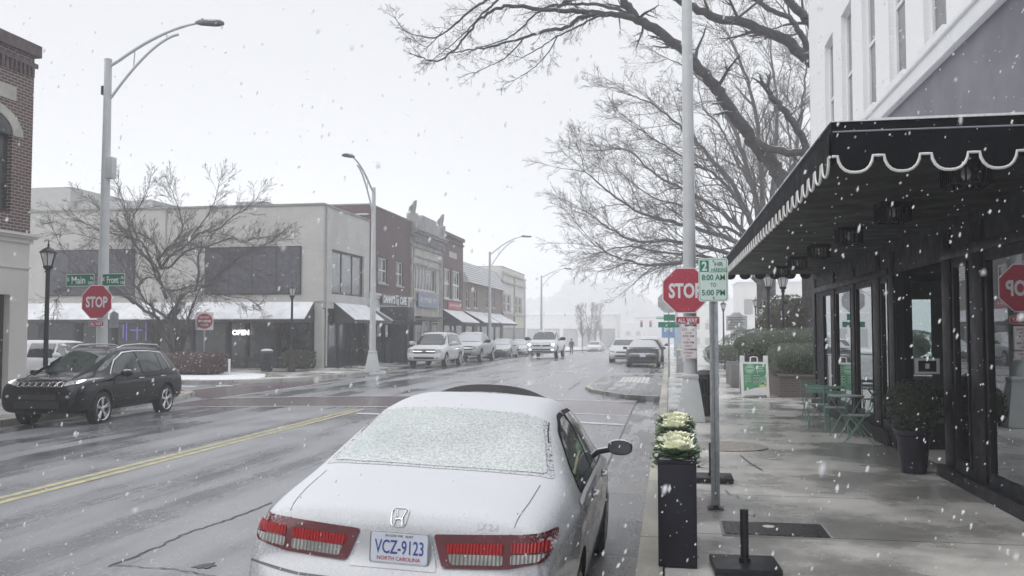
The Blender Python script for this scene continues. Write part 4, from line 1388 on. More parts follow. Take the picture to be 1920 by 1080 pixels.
# --- near brick building at the left edge of the picture
NB = 20.98
t = thing('brick_building', 'dark red brick building with an arched window and pale ground floor at the left edge', 'building', (FX, NB, 0.13))
fN = Frame((0, -22, 0), (0, 1, 0), (1, 0, 0))
win = [(20.15 - 1.0 + 1.02 - NB + 22 - .35, 0, 0, 0)]
def nv(px, py): 
    y_, z_ = wy(px, py); return y_ - NB + 22, z_ - .13
wu1 = nv(21, 350)[0]                              # right jamb of the arched window
wz0, wz1 = nv(15, 397)[1], nv(5, 247)[1]
w = MB()
facade(w, fN, 22, 9.5, [(wu1 - 2.0, wu1, wz0, wz1), (wu1 - 5.5, wu1 - 3.5, wz0, wz1)], .22, v_base=4.45)
w.quad((0, 0, 4.45), (-14, 0, 4.45), (-14, 0, 9.5), (0, 0, 9.5))
w.build('wall', M_NBRICK, t, smooth=0, fix=False)
w = MB()
du1 = nv(18, 600)[0]
facade(w, fN, 22, 4.2, [(du1 - 2.2, du1, .1, nv(10, 552)[1])], .25)
w.quad((0, 0, 0), (-14, 0, 0), (-14, 0, 4.2), (0, 0, 4.2))
w.build('ground_floor', M_STUCCO, t, smooth=0, fix=False)
w = MB()
for z0, z1, pr in ((4.2, 4.32, .06), (4.32, 4.38, .14), (4.38, 4.45, .2), (3.52, 3.58, .035)):
    w.box(-14, pr, -22, 0, z0, z1) if False else fN.box(w, 0, 22 + pr, z0, z1, -.1, pr)
    w.box(-14, -.1, 0, pr, z0, z1)
w.build('cornice', M_STUCCO, t, smooth=0)
w = MB()
fN.box(w, 0, 22.08, 9.0, 9.12, 0.0, .06); fN.box(w, 0, 22.12, 9.3, 9.62, -.3, .13)
for i in range(60):
    u = 22 - .12 - i * .16
    fN.box(w, u, u + .08, 8.72, 9.0, 0.0, .05)
w.build('cornice', mat('dark brick corbels', (0.10, 0.075, 0.085), 0.8, vary=0.25, vscale=6, snow=(0.8, 1.0, .8, 8)), t, smooth=0)
for u1 in (wu1, wu1 - 3.5):
    window(t, fN, u1 - 2.0, u1, wz0, wz1, .15, M_DARKFR, M_PALEGLASS, 2, 3, .1, name='arched_window')
    w = MB()
    for side, r0, r1, mm, pr, holl in ((0, .95, 1.3, 0, .03, 0),):
        n = 16
        cx, cz = u1 - 1.0, wz1 - .02
        for i in range(n):
            a0, a1 = pi * i / n, pi * (i + 1) / n
            n0 = len(w.v)
            q = [(cx + cos(a) * r * 1.05, cz + sin(a) * r * .62) for a, r in ((a0, r0), (a1, r0), (a1, r1), (a0, r1))]
            w.quad(*[fN.p(u, v, pr) for u, v in q])
            w.quad(fN.p(*q[0], pr), fN.p(*q[1], pr), fN.p(*q[1], 0), fN.p(*q[0], 0))
            w.quad(fN.p(*q[3], pr), fN.p(*q[2], pr), fN.p(*q[2], 0), fN.p(*q[3], 0))
    w.build('arch', M_LIME, t, smooth=0, fix=False)
    w = MB()
    pts = [(cx + cos(pi * i / 16) * 1.0, cz + sin(pi * i / 16) * .59) for i in range(17)]
    n0 = len(w.v); w.v += [tuple(fN.p(u, v, .01)) for u, v in pts]; w.f.append(tuple(range(n0, n0 + 17))); w.m.append(0)
    w.build('fanlight', M_DARKGLASS, t, smooth=0)
w = MB(); a_, b_ = nv(0, 170), nv(29, 190); fN.box(w, b_[0] - 2.2, b_[0], b_[1] - .0, b_[1] + .38, 0.0, .03); w.build('stone_band', M_LIME, t, smooth=0)
window(t, fN, du1 - 2.2, du1, .1, nv(10, 552)[1], .18, M_DARKFR, M_DARKGLASS, 2, 1, .12, name='shop_window')
w = MB(); w.tube([(-.35, -1.05, 9.6), (-.35, -1.05, 13)], .025, 6); w.build('mast', M_GALV, t)

# --- Danny's
DY0, DY1 = 48.28, 56.4
H = wy(734, 400)[1]
hs = [hole(709, 726, 483, 531, DY0), hole(742, 756, 488, 536, DY0)]
hs = [(a, b, hs[0][2], hs[0][3]) for a, b, _, _ in hs]
VB = 3.95
t, f = block('brick_cafe_building', 'dark red brick two storey cafe building beside the cream corner building', DY0, DY1 - DY0, 9.15, M_RBRICK, 12, hs, v_base=VB)
for q in hs:
    window(t, f, *q, .1, M_OFFW, M_DARKGLASS, 2, 2, .09, sill=M_LIME, blind=(.45, M_SHUTTER))
L = DY1 - DY0
w = MB(); sh = [(.5, 3.0, .5, 2.4), (5.6, 7.2, .1, 2.5)]
facade(w, f, L, VB, sh, .2); w.build('ground_floor', M_OFFW, t, smooth=0, fix=False)
for q in sh: window(t, f, *q, .12, M_DARKFR, M_DARKGLASS, 2, 1, .08, name='shop_window')
w = MB(); f.box(w, 0, L, VB - .03, VB + .12, 0.0, .16); f.box(w, 0, L, VB - .2, VB - .03, 0, .08); w.build('cornice', M_OFFW, t, smooth=0)
q = hole(711, 760, 554, 571, DY0)
w = MB(); f.box(w, q[0], q[1], q[2] - .05, q[3], 0.1, .19, 0)
um = (q[0] + q[1]) / 2; wd = q[1] - q[0]
vm = (q[2] + q[3]) / 2
text(w, "DANNY'S", .5, f.p(q[0] + wd * .26, vm, .195), FACE_EAST, w=wd * .43, bold=.05, m=1)
text(w, 'CAFE', .5, f.p(q[1] - wd * .2, vm, .195), FACE_EAST, w=wd * .26, bold=.04, m=1)
n0 = q[0] + wd * .55
f.box(w, n0 - .18, n0 - .1, vm - .25, vm + .3, .19, .197, 1); f.box(w, n0 - .25, n0 + .3, vm + .22, vm + .3, .19, .199, 1); f.box(w, n0 + .1, n0 + .3, vm - .3, vm + .1, .19, .196, 1)
w.build('shop_sign', [mat('dark sign board', (0.05, 0.055, 0.05), 0.5), M_SWHITE], t, smooth=0)
sloped_awning(t, f, .4, 2.9, 3.2, 2.45, 1.2, M_AWNGREY)
sloped_awning(t, f, 3.9, 5.2, 3.15, 2.4, 1.3, M_AWNDARK)

# dark boxy entrance canopy in front of it
t = thing('entrance_canopy', 'tall dark box canopy on dark posts in front of the brick cafe building', 'canopy', (-15.4, 49.3, .13))
b = MB(); b.box(-1.2, .5, -.2, 1.2, 2.45, 3.25); b.build('hood', M_AWNDARK, t, bevel=.05)
b = MB(); b.box(-.9, .9 + .5, -.35, -.25, 2.2, 2.42); b.build('sign_bar', M_AWNDARK, t)
for x, y in ((-1.0, -.1), (.4, -.1), (.4, 1.1), (-1.0, 1.1)):
    b = MB(); b.box(x - .1, x + .1, y - .1, y + .1, 0, 2.45); b.build('post', M_DARKFR, t)
b = MB(); b.box(-1.0, .4, 1.0, 1.06, 0, 2.4); b.box(-1.5, -.9, .2, 1.0, 0, 1.5); b.build('screen', M_MESH, t, smooth=0)

# --- limestone front
LY0, LY1 = 56.4, 64.5
q1 = hole(778, 818, 501, 546, LY0)
t, f = block('limestone_building', 'pale limestone front with a heavy bracketed cornice and two roof statues', LY0, LY1 - LY0, 8.25, M_LIME, 14, [q1])
L = LY1 - LY0
window(t, f, *q1, .12, M_OFFW, M_DARKGLASS, 7, 1, .1, tx=.14)
w = MB()
for z0, z1, pr in ((7.55, 7.7, .12), (8.25, 8.45, .2), (8.45, 8.6, .45), (8.6, 8.72, .6), (6.35, 6.5, .1), (6.9, 6.98, .08), (3.9, 4.05, .12)):
    f.box(w, 0, L, z0, z1, 0.0, pr)
for i in range(17):
    u = .2 + i * (L - .5) / 16
    f.box(w, u, u + .2, 7.85, 8.25, 0.0, .32)
w.build('cornice', M_LIMED, t, smooth=0)
w = MB()
f.box(w, .1, L - .1, 8.72, 9.55, -.3, .25); f.box(w, .05, .7, 8.72, 9.75, -.3, .32); f.box(w, L - .7, L - .05, 8.72, 9.75, -.3, .32); f.box(w, 2.2, L - 2.2, 9.55, 9.85, -.3, .2)
w.build('parapet', M_LIMED, t, smooth=0)
for u in (.0, .55, L - .6, L - .15):
    w = MB(); f.box(w, u, u + .14, 0, 7.5, 0.0, .12); w.build('pilaster', M_LIME, t, smooth=0)
for i, u in enumerate((.4, L - .4)):
    s_ = MB()
    s_.tube([f.p(u, 9.75, .05), f.p(u, 10.05, .05), f.p(u + .04, 10.35, .12), f.p(u, 10.55, .2), f.p(u, 10.62, .3)], [.16, .2, .17, .12, .04], 8)
    s_.tube([f.p(u - .15, 10.3, .02), f.p(u - .22, 10.1, -.1), f.p(u - .2, 9.8, -.2)], [.06, .09, .02], 5)
    s_.tube([f.p(u + .15, 10.3, .02), f.p(u + .22, 10.1, -.1), f.p(u + .2, 9.8, -.2)], [.06, .09, .02], 5)
    s_.build('statue', M_LIMED, t)
q = hole(780, 818, 550, 577, LY0)
w = MB(); f.box(w, *q[:2], q[2], q[3], 0.125, .18, 0)
rr_ = random.Random(5)
u = q[0] + .3
while u < q[1] - .4:
    hh = rr_.uniform(.25, .42)
    f.box(w, u, u + .05, (q[2] + q[3]) / 2 - hh / 2, (q[2] + q[3]) / 2 + hh / 2, .18, .186, 1)
    f.box(w, u + .05, u + .17, (q[2] + q[3]) / 2 + rr_.choice((-.15, 0, .12)), (q[2] + q[3]) / 2 + rr_.choice((.14, .2)), .18, .188, 1)
    u += rr_.choice((.27, .27, .3, .5))
w.build('shop_sign', [mat('faded blue sign', (0.20, 0.23, 0.32), 0.5), M_OFFW], t, smooth=0)
w = MB(); f.box(w, 1.0, L - 1.0, .3, 2.6, 0.0, .03); w.build('shopfront', M_DARKSHOP, t, smooth=0)
w = MB(); f.box(w, .9, L - .9, 2.7, 2.85, 0.0, .5); w.build('canopy', M_DARKFR, t, smooth=0)
for a, b in ((1.1, 2.6), (2.75, 4.2), (5.2, 6.9)):
    window(t, Frame((0.03, 0, 0), (0, 1, 0), (1, 0, 0)), a, b, .6, 2.5, -.065, M_OFFW, M_DARKGLASS, 1, 1, .07, name='shop_window')

# --- red brick three bay
RY0, RY1 = 64.5, 71.6
b_ = gz(RY0)
hs = [hole(832.5, 845, 503, 560, RY0), hole(848.5, 863, 503, 560, RY0)]
hs = [(a, b, hs[0][2], hs[0][3]) for a, b, _, _ in hs]
Hh = wy(850, 440)[1] - .13 - b_
t, f = block('red_brick_building', 'red brick building with two tall white windows and a small red shop sign', RY0, RY1 - RY0, 9.55, M_RBRICK, 14, hs)
L = RY1 - RY0
for q in hs: window(t, f, *q, .1, M_OFFW, M_DARKGLASS, 3, 2, .13, sill=M_OFFW)
q = hole(841, 855, 473, 484, RY0); w = MB(); f.box(w, *q[:2], q[2], q[3], 0, .05); w.build('plaque', M_LIME, t, smooth=0)
w = MB(); f.box(w, 0, L, 8.9, 9.05, 0, .1); f.box(w, 0, L, 9.3, 9.55, 0.0, .18); w.build('cornice', M_RBRICK, t, smooth=0)
q = hole(839, 864, 567, 581, RY0); w = MB(); f.box(w, *q[:2], q[2], q[3], 0, .08, 0)
for i in range(6):
    u = q[0] + .5 + i * .62
    f.box(w, u, u + .1, q[2] + .2, q[3] - .15, .08, .09, 1); f.box(w, u + .1, u + .34, q[3] - .3, q[3] - .2, .08, .09, 1)
w.build('shop_sign', [mat('faded red sign', (0.36, 0.07, 0.09), 0.5), M_OFFW], t, smooth=0)
sloped_awning(t, f, .5, L - .3, 3.55, 2.6, 1.5)
w = MB(); f.box(w, .3, L - .3, .3, 2.55, 0, .03); w.build('shopfront', M_DARKSHOP, t, smooth=0)
for a, b in ((.5, 2.6), (2.8, 4.0), (4.2, 6.6)):
    window(t, Frame((0.03, 0, 0), (0, 1, 0), (1, 0, 0)), a, b, .6, 2.4, -.065, M_DARKFR, M_DARKGLASS, 1, 1, .07, name='shop_window')

# --- brown brick with a white mansard
MY0, MY1 = 71.6, 88.8
t, f = block('mansard_building', 'brown brick building with a snowy ribbed mansard roof above narrow windows', MY0, MY1 - MY0, 6.2, M_BBRICK, 14,
             [hole(a, b, 545, 577, MY0) for a, b in ((874.5, 879.5), (889, 894), (911.5, 915.5), (924, 927.5))])
L = MY1 - MY0
hs = [hole(a, b, 545, 577, MY0) for a, b in ((874.5, 879.5), (889, 894), (911.5, 915.5), (924, 927.5))]
for q in hs: window(t, f, *q, .1, M_OFFW, M_DARKGLASS, 1, 2, .08, sill=M_OFFW)
w = MB()
for i in range(9):
    a, b = i / 9, (i + 1) / 9
    z0, z1 = 6.1 + 1.9 * a, 6.1 + 1.9 * b
    d0, d1 = .6 - 1.2 * a, .6 - 1.2 * b
    w.quad(f.p(.0, z0, d0), f.p(L, z0, d0), f.p(L, z1, d1 + .06), f.p(0, z1, d1 + .06))
    w.quad(f.p(.0, z1, d1 + .06), f.p(L, z1, d1 + .06), f.p(L, z1, d1), f.p(0, z1, d1))
    f.box(w, 0, L, z1 - .04, z1 - .005, d1, d1 + .09, 1)
for u in (0, L):
    w.quad(f.p(u, 6.1, .6), f.p(u, 8.0, -.6), f.p(u, 8.0, -1.5), f.p(u, 6.1, -1.5))
w.build('mansard_roof', mat('ribbed roof with snow', (0.60, 0.61, 0.62), 0.7, vary=0.12, vscale=2, snow=(0.1, 0.6, 0.8, 1.5)) and [_mats['ribbed roof with snow'], M_DARKFR], t, smooth=0, fix=False)
for a, b in ((.6, 7.5), (8.0, 16.8)):
    sloped_awning(t, f, a, b, 3.7, 2.75, 1.7)
w = MB(); f.box(w, .3, L - .3, .3, 2.7, 0, .03); w.build('shopfront', M_DARKSHOP, t, smooth=0)
for a in (.6, 3.8, 7.0, 10.2, 13.4):
    window(t, Frame((0.03, 0, 0), (0, 1, 0), (1, 0, 0)), a, a + 2.8, .6, 2.5, -.065, M_DARKFR, M_DARKGLASS, 1, 1, .07, name='shop_window')

# --- pale end building
EY0, EY1 = 88.8, 103.4
hs = [hole(941, 949, 551, 585, EY0), hole(950.5, 958, 551, 585, EY0), hole(964.5, 971, 553, 586, EY0), hole(972, 978.5, 553, 586, EY0)]
hs = [(a, b, hs[0][2], hs[0][3]) for a, b, _, _ in hs]
t, f = block('pale_end_building', 'cream stuccoed building at the end of the row with paired upper windows', EY0, EY1 - EY0, 8.9, M_STUCCO, 14, hs)
L = EY1 - EY0
for q in hs: window(t, f, *q, .12, M_OFFW, M_DARKGLASS, 2, 2, .12, sill=M_OFFW)
w = MB()
for u in (0.0, L * .5 - .2, L - .4): f.box(w, u, u + .4, 0, 8.2, 0.0, .14)
for z in (3.9, 7.3, 8.2): f.box(w, 0, L, z, z + .2, 0.0, .22)
w.build('pilaster', M_LIME, t, smooth=0)
w = MB(); f.box(w, .6, L * .5 - .4, .3, 2.6, 0, .05); f.box(w, L * .5 + .5, L - .7, .3, 2.6, 0, .05); w.build('shopfront', M_DARKGLASS, t, smooth=0)
w = MB(); f.box(w, L * .5 + .3, L - .5, 2.6, 3.9, 0, .06); w.build('shop_sign', M_YELW, t, smooth=0)

# --- low building far down the street, and the pale ones beyond
def far_block(name, label, x0, x1, y, dep, h, wall, rows, roof=M_ROOFS, wm=None):
    wm = wm or mat('grey far glass', (0.16, 0.165, 0.17), .4)
    z = gz(y) - .1
    t = thing(name, label, 'building', (x0, y, z))
    W = x1 - x0
    f = Frame((0, 0, 0), (1, 0, 0), (0, -1, 0))
    hs = []
    for v0, v1, n, fill in rows:
        p = W / n
        hs += [(i * p + p * (1 - fill) / 2, (i + 1) * p - p * (1 - fill) / 2, v0, v1) for i in range(n)]
    w = MB(); facade(w, f, W, h, hs, .2)
    w.quad((0, 0, 0), (0, dep, 0), (0, dep, h), (0, 0, h)); w.quad((W, 0, 0), (W, dep, 0), (W, dep, h), (W, 0, h)); w.quad((0, dep, 0), (W, dep, 0), (W, dep, h), (0, dep, h))
    w.build('wall', wall, t, smooth=0, fix=False)
    r = MB(); r.box(-.3, W + .3, -.4, dep, h, h + .35); r.build('roof', roof, t, smooth=0)
    for q in hs:
        window(t, f, *q, .1, M_OFFW, wm, 1, 1, .1)
far_block('low_building', 'low flat roofed building far down the street past the end of the row', -46, -14.6, 250, 20, 9.6, M_OFFW, [(.4, 5.6, 6, .85)])
far_block('far_white_building', 'very faint white building with a grid of windows far behind the park trees', 12.5, 40, 165, 14, 12.5, M_STUCCO, [(1.0, 4.0, 8, .5), (6.5, 9.5, 8, .5)])
far_block('far_grey_building', 'faint two storey block in the mist at the right of the street end', 3.6, 11.2, 240, 14, 12, M_STUCCO, [(1.0, 3, 3, .5), (5.0, 7, 3, .5)])
far_block('far_left_building', 'faint two storey block in the mist at the left of the street end', -17, -9.5, 330, 20, 9, M_STUCCO, [(1.0, 3, 2, .5), (4.2, 6, 2, .5)])

# ------------------------------------------------------------------ hedges, planters and lamps beyond the shop
def hedge(label, loc, sx, sy, z0, z1, n, size, seed, m, m2=None, name='hedge', round_=.35, cat='hedge', snowp=.02, fs=1.0):
    rnd = random.Random(seed)
    t = thing(name, label, cat, loc)
    def sh():
        # a point on a soft-cornered box
        while True:
            p = Vector((rnd.uniform(-1, 1), rnd.uniform(-1, 1), rnd.uniform(-1, 1)))
            q = Vector((abs(p.x) ** 3.5, abs(p.y) ** 3.5, abs(p.z) ** 3.5))
            k = (q.x + q.y + q.z) ** (1 / 3.5)
            if k > .3: break
        d = p / k
        nrm = Vector((math.copysign(abs(d.x) ** 2.5 / sx, d.x), math.copysign(abs(d.y) ** 2.5 / sy, d.y), math.copysign(abs(d.z) ** 2.5 / ((z1 - z0) / 2), d.z))).normalized()
        b = 1 + .10 * noise.noise(Vector((d.x * sx, d.y * sy, d.z)) * 1.6 + Vector((seed, 0, 0))) + rnd.uniform(-.05, .012)
        return Vector((d.x * sx * b, d.y * sy * b, (z0 + z1) / 2 + d.z * (z1 - z0) / 2 * b)), nrm
    b = MB(); leaf_cloud(b, n, sh, size, rnd, 0, 1, snowp); b.build('foliage', [m, m2 or M_LSNOW], t, smooth=0, fix=False)
    b = MB()
    k = 10
    rings = []
    for i in range(k + 1):
        th = pi * (.03 + .94 * i / k)
        cz, rr = -cos(th), sin(th)
        rings.append([(math.copysign(abs(cos(a)) ** .5, cos(a)) * sx * .9 * rr ** .4, math.copysign(abs(sin(a)) ** .5, sin(a)) * sy * .9 * rr ** .4, (z0 + z1) / 2 + cz * (z1 - z0) / 2 * .9) for a in [2 * pi * j / 20 for j in range(20)]])
    b.loft(rings); b.build('branches', M_EVER if m is M_EVER2 else M_TWIG, t)
    return t
M_PLANTBRICK = brick_mat('wet brown planter brick', (0.13, 0.10, 0.095), (0.10, 0.08, 0.078), (0.18, 0.165, 0.155), 0.2, 0.07, 0.01, 0.4)
hedge('rounded dark clipped hedge in the brick planter behind the sandwich board', (4.9, 26.9, 0.15), 2.1, 1.25, .5, 1.52, 20000, .042, 11, M_EVER2, snowp=.006)
hedge('longer grey green hedge on the wall farther back under the bare trees', (5.3, 31.2, 0.15), 3.5, 1.2, .75, 1.95, 21000, .048, 12, M_EVER2, snowp=.02)
t = thing('brick_planter', 'wet brown brick planter wall holding the rounded hedge', 'planter wall', (3.0, 25.45, 0.15))
b = MB(); b.box(0, 6, 0, .3, 0, .56); b.box(0, .3, .3, 3.4, 0, .56); b.build('wall', M_PLANTBRICK, t)
b = MB(); b.box(-.03, 6, -.03, .33, .56, .62); b.box(-.03, .33, .33, 3.4, .56, .62); b.build('coping', M_PLANTBRICK, t, bevel=.01)
b = MB(); b.box(.3, 6, .3, 3.2, 0, .5); b.build('soil', M_SOILSNOW, t)
t = thing('retaining_wall', 'grey concrete wall along the pavement under the longer hedge', 'wall', (2.0, 29.8, 0.15))
b = MB(); b.box(0, 7, 0, 2.9, 0, .75); b.build('wall', mat('grey concrete wall', (0.16, 0.16, 0.16), 0.7, vary=0.2, vscale=1.5), t, bevel=.02)
hedge('glossy leaved magnolia bush rising behind the long hedge', (4.75, 34, 0.15), 1.5, 1.2, 1.2, 3.15, 1500, .17, 13, mat('magnolia leaf', (0.06, 0.085, 0.05), 0.3, vary=0.3), None, 'magnolia_bush', cat='bush', snowp=.22)
hedge('low dusty hedge far down the pavement beyond the retaining wall', (3.2, 48, 0.15), 1.4, 1.5, 0.1, 1.1, 2500, .08, 14, M_EVER2, snowp=.1)
M_RUSSET = mat('russet winter leaves', (0.11, 0.062, 0.065), 0.7, vary=0.35, vscale=2)
hedge('low reddish brown winter hedge at the foot of the bare tree on the far corner', (-20.4, 34.4, 0.15), 2.1, .8, 0.0, .95, 9000, .07, 15, M_RUSSET, snowp=.05)
hedge('small reddish bush behind the black car near the bare tree', (-22.9, 33.6, 0.15), .6, .6, 0.0, .8, 1500, .07, 16, M_RUSSET, name='bush', cat='bush', snowp=.06)

def lantern_post(loc, label, h=3.85, yaw=0):
    t = thing('lamp_post', label, 'lamp post', loc, yaw, 'old style black lamp posts')
    p = MB()
    p.lathe((0, 0, 0), [(.2, 0), (.2, .08), (.14, .16), (.12, .5), (.075, .6), (.06, .7), (.055, h * .5), (.05, h - .62), (.09, h - .6), (.05, h - .56)], 12)
    p.build('post', M_DKMETAL, t)
    p = MB(); p.lathe((0, 0, 0), [(.05, h - .56), (.11, h - .5), (.12, h - .45), (.10, h - .44)], 12)
    z0, z1 = h - .44, h - .12
    for i in range(6):
        a = i * pi / 3
        p.tube([(cos(a) * .1, sin(a) * .1, z0), (cos(a) * .19, sin(a) * .19, z1)], .011, 5)
    p.lathe((0, 0, 0), [(.21, z1), (.215, z1 + .02), (.12, z1 + .10), (.05, z1 + .14), (.02, z1 + .16), (.03, z1 + .2), (.012, z1 + .24), (.02, z1 + .27), (0, z1 + .34)], 12)
    p.build('lantern_frame', M_DKMETAL, t)
    p = MB(); p.lathe((0, 0, 0), [(.095, z0), (.18, z1)], 6, cap=False); p.build('glass', mat('frosted lantern glass', (0.55, 0.57, 0.57), 0.3, vary=.05), t, smooth=0)
    return t
lantern_post((-15.42, 19.75, .13), 'black lamp post with a white glass lantern beside the near brick building', 3.95)
lantern_post((-16.8, 37.45, .13), 'black lamp post in front of the long cream building, right of the litter bin', 3.9)
lantern_post((3.33, 31.0, .15), 'black lamp post seen left of its twin under the end of the black awning', 3.8)
lantern_post((3.86, 31.4, .15), 'black lamp post standing in the hedge, right of its twin', 3.8)
lantern_post((3.66, 62, .13), 'faint lamp post left of the grey marker sign', 3.8)
lantern_post((5.8, 62, .13), 'faint lamp post between the marker sign and the big trunk', 4.0)
b = MB(); b.lathe((3.95, 31.37, 2.9), [(.07, 0), (.07, .09), (.04, .12)], 10)
tag(b.build('camera_box', M_DKMETAL), 'small dark box fixed to the side of a lamp post', 'box')

t = thing('marker_sign', 'grey cast historical marker on a post above the long hedge', 'sign', (2.93, 40, .15), -.05)
b = MB(); b.tube([(0, 0, 0), (0, 0, 1.9)], .04, 8); b.build('post', M_GALV, t)
b = MB(); o_ = [(-.45, 1.85), (.45, 1.85), (.45, 2.5), (.28, 2.52), (.14, 2.65), (-.14, 2.65), (-.28, 2.52), (-.45, 2.5)]
b.prism(o_, -.03, .03, 'y', 0)
for i in range(8):
    b.box(-.36, .36 - .08 * (i % 3), -.036, -.03, 1.92 + i * .07, 1.945 + i * .07, 1)
b.build('plaque', [mat('silver grey paint', (0.40, 0.41, 0.42), 0.5), M_DARKFR], t, smooth=0)

t = thing('park_bench', 'dark bench far along the pavement beside the low hedge', 'bench', (2.35, 42, .15), radians(-90))
b = MB()
for i in range(4): b.box(-.8, .8, -.2 + i * .11, -.12 + i * .11, .43, .46)
b.build('seat', M_DARKFR, t)
b = MB()
for i in range(4): b.box(-.8, .8, .23 + i * .02, .25 + i * .02, .52 + i * .11, .60 + i * .11)
b.build('backrest', M_DARKFR, t)
for x in (-.75, .75):
    for y in (-.18, .22):
        b = MB(); b.box(x - .03, x + .03, y - .03, y + .03, 0, .62 if y < 0 else .9); b.build('leg', M_DARKFR, t)

# far-corner furniture
litter_bin((-18.25, 38.0, .13), 'round grey slatted litter bin with a snowy lid before the cream building', mat('weathered bin slats', (0.075, 0.078, 0.09), .6, snow=(.6, .9, .4, 9)), 1.05, .3)
t = thing('bollard', 'thin white marker post standing on the snowy island', 'post', (-18.15, 34.3, .15))
b = MB(); b.cyl((0, 0, 0), .05, .62, 12); b.cyl((0, 0, .62), .06, .05, 12); b.build('post', M_SWHITE, t)
t = thing('do_not_enter_sign', 'white square sign with a red disc on a steel post by the bare tree', 'sign', (-20.6, 36.6, .13), radians(24))
b = MB(); b.box(-.03, .03, .02, .06, 0, 2.75); b.build('post', M_GALV, t)
b = MB()
b.prism([(x, 2.3 + z) for x, z in round_rect(.76, .80, .04)], .0, .006, 'y', 0)
b.prism([(cos(i * pi / 18) * .345, 2.3 + sin(i * pi / 18) * .345) for i in range(36)], -.004, 0, 'y', 1)
b.box(-.27, .27, -.007, -.0045, 2.25, 2.35, 0)
text(b, 'DO NOT', .1, (0, -.0075, 2.47), w=.40, bold=.03, m=0); text(b, 'ENTER', .1, (0, -.0075, 2.13), w=.34, bold=.03, m=0)
b.build('sign_panel', [M_SWHITE, M_RED], t, smooth=0)
# patio railing and planting at the cream building's door
t = thing('patio_railing', 'black metal patio railing outside the cream building beside the street light', 'railing', (-16.2, 41.6, .13), radians(86))
b = MB()
for i in range(26): b.box(i * .12, i * .12 + .02, -.01, .01, .05, .95)
b.box(0, 3.1, -.015, .015, .92, .97); b.box(0, 3.1, -.015, .015, .08, .12)
b.build('balusters', M_DKMETAL, t, smooth=0)
for x in (0, 1.5, 3.05):
    b = MB(); b.box(x - .03, x + .03, -.03, .03, 0, 1.05); b.build('post', M_DKMETAL, t)
hedge('dark pot plants along the foot of the cream building corner', (-17.9, 40.7, .13), .9, .35, 0, .95, 1600, .09, 17, M_EVER, name='bush', cat='bush', snowp=.05)
hedge('dark bush behind the patio railing', (-16.3, 46.2, .13), .4, 1.2, 0, 1.0, 1600, .09, 18, M_EVER, name='bush', cat='bush', snowp=.04)

# light poles down the left side
t = light_pole((-15.62, 22.25, .13), 'tall pale street light pole at left with street name signs and a stop sign', 9.55, .155, .10, [(3.15, .3, 1.0)])
b = MB(); b.box(-.17, -.1, -.06, .06, 8.55, 8.8); b.build('photocell', M_BLACKTXT, t)
b = MB(); b.box(.07, .27, -.12, .1, 6.15, 6.75); b.build('control_box', M_POLE, t, bevel=.01)
stop_sign(t, -.02, -.24, 2.67, .93)
all_way(t, -.02, -.24, 2.06, .46, .15)
b = MB(); b.prism([(.08, 1.95), (.36, 1.95), (.36, 2.35), (.22, 2.43), (.08, 2.35)], .2, .206, 'y'); b.build('sign_back', M_SIGNBACK, t, smooth=0)
def street_name(x0, x1, y, z, h, words, yaw=0, name='street_name_panel'):
    mb = MB(); h *= 1.12
    cx = (x0 + x1) / 2; W = x1 - x0
    mb.prism([(cx + a, z + b_) for a, b_ in round_rect(W, h, .03)], y, y + .004, 'y', 0)
    mb.prism([(cx + a, z + b_) for a, b_ in round_rect(W - .03, h - .03, .02)], y - .0015, y, 'y', 1)
    for body, hh, dx, dz, ww in words:
        text(mb, body, hh, (cx + dx, y - .004, z + dz), w=ww, bold=.02, m=0)
    return mb.build(name, [M_SWHITE, mat('street sign green', (0.02, 0.17, 0.10), .45)], t, smooth=0)
street_name(-1.02, -.14, -.2, 3.28, .31, [('Main', .2, -.05, .0, .43), ('S', .1, -.37, .02, .06), ('St', .085, .36, .06, .1), ('300', .09, .33, -.08, .17)])
street_name(.10, .80, -.2, 3.28, .31, [('Front', .19, -.02, .0, .36), ('E', .1, -.29, .02, .05), ('St', .085, .28, .06, .08), ('100', .08, .28, -.08, .12)])
b = MB()
for z in (2.35, 3.03, 3.28): b.lathe((0, 0, z), [(.155, -.01), (.155, .01)], 20, cap=False)
b.box(-.3, -.1, -.2, -.12, 3.2, 3.24)
b.build('strap', M_GALV, t)
light_pole((-13.2, 38.1, .13), 'tall street light pole on the far corner with its lamp swung over the side street', 8.35, .15, .085, [(-.55, -2.1, 1.15)])
light_pole((-13.35, 65.2, .05), 'misty street light pole rising among the parked vehicles', 7.9, .14, .08, [(3.0, 0, 1.15)])
light_pole((-13.3, 92.2, -.4), 'faint street light pole near the low building, arm over the road', 8.2, .14, .08, [(3.0, 0, .75)])
light_pole((-14.4, 88.0, -.4), 'faint plain pole just left of the farther street light', 7.6, .1, .06, [], base=False)
light_pole((0.6, 75, -.1), 'faint street light on the right with its arm reaching left over the road', 17.2, .14, .08, [(-5.2, 0, .5)])

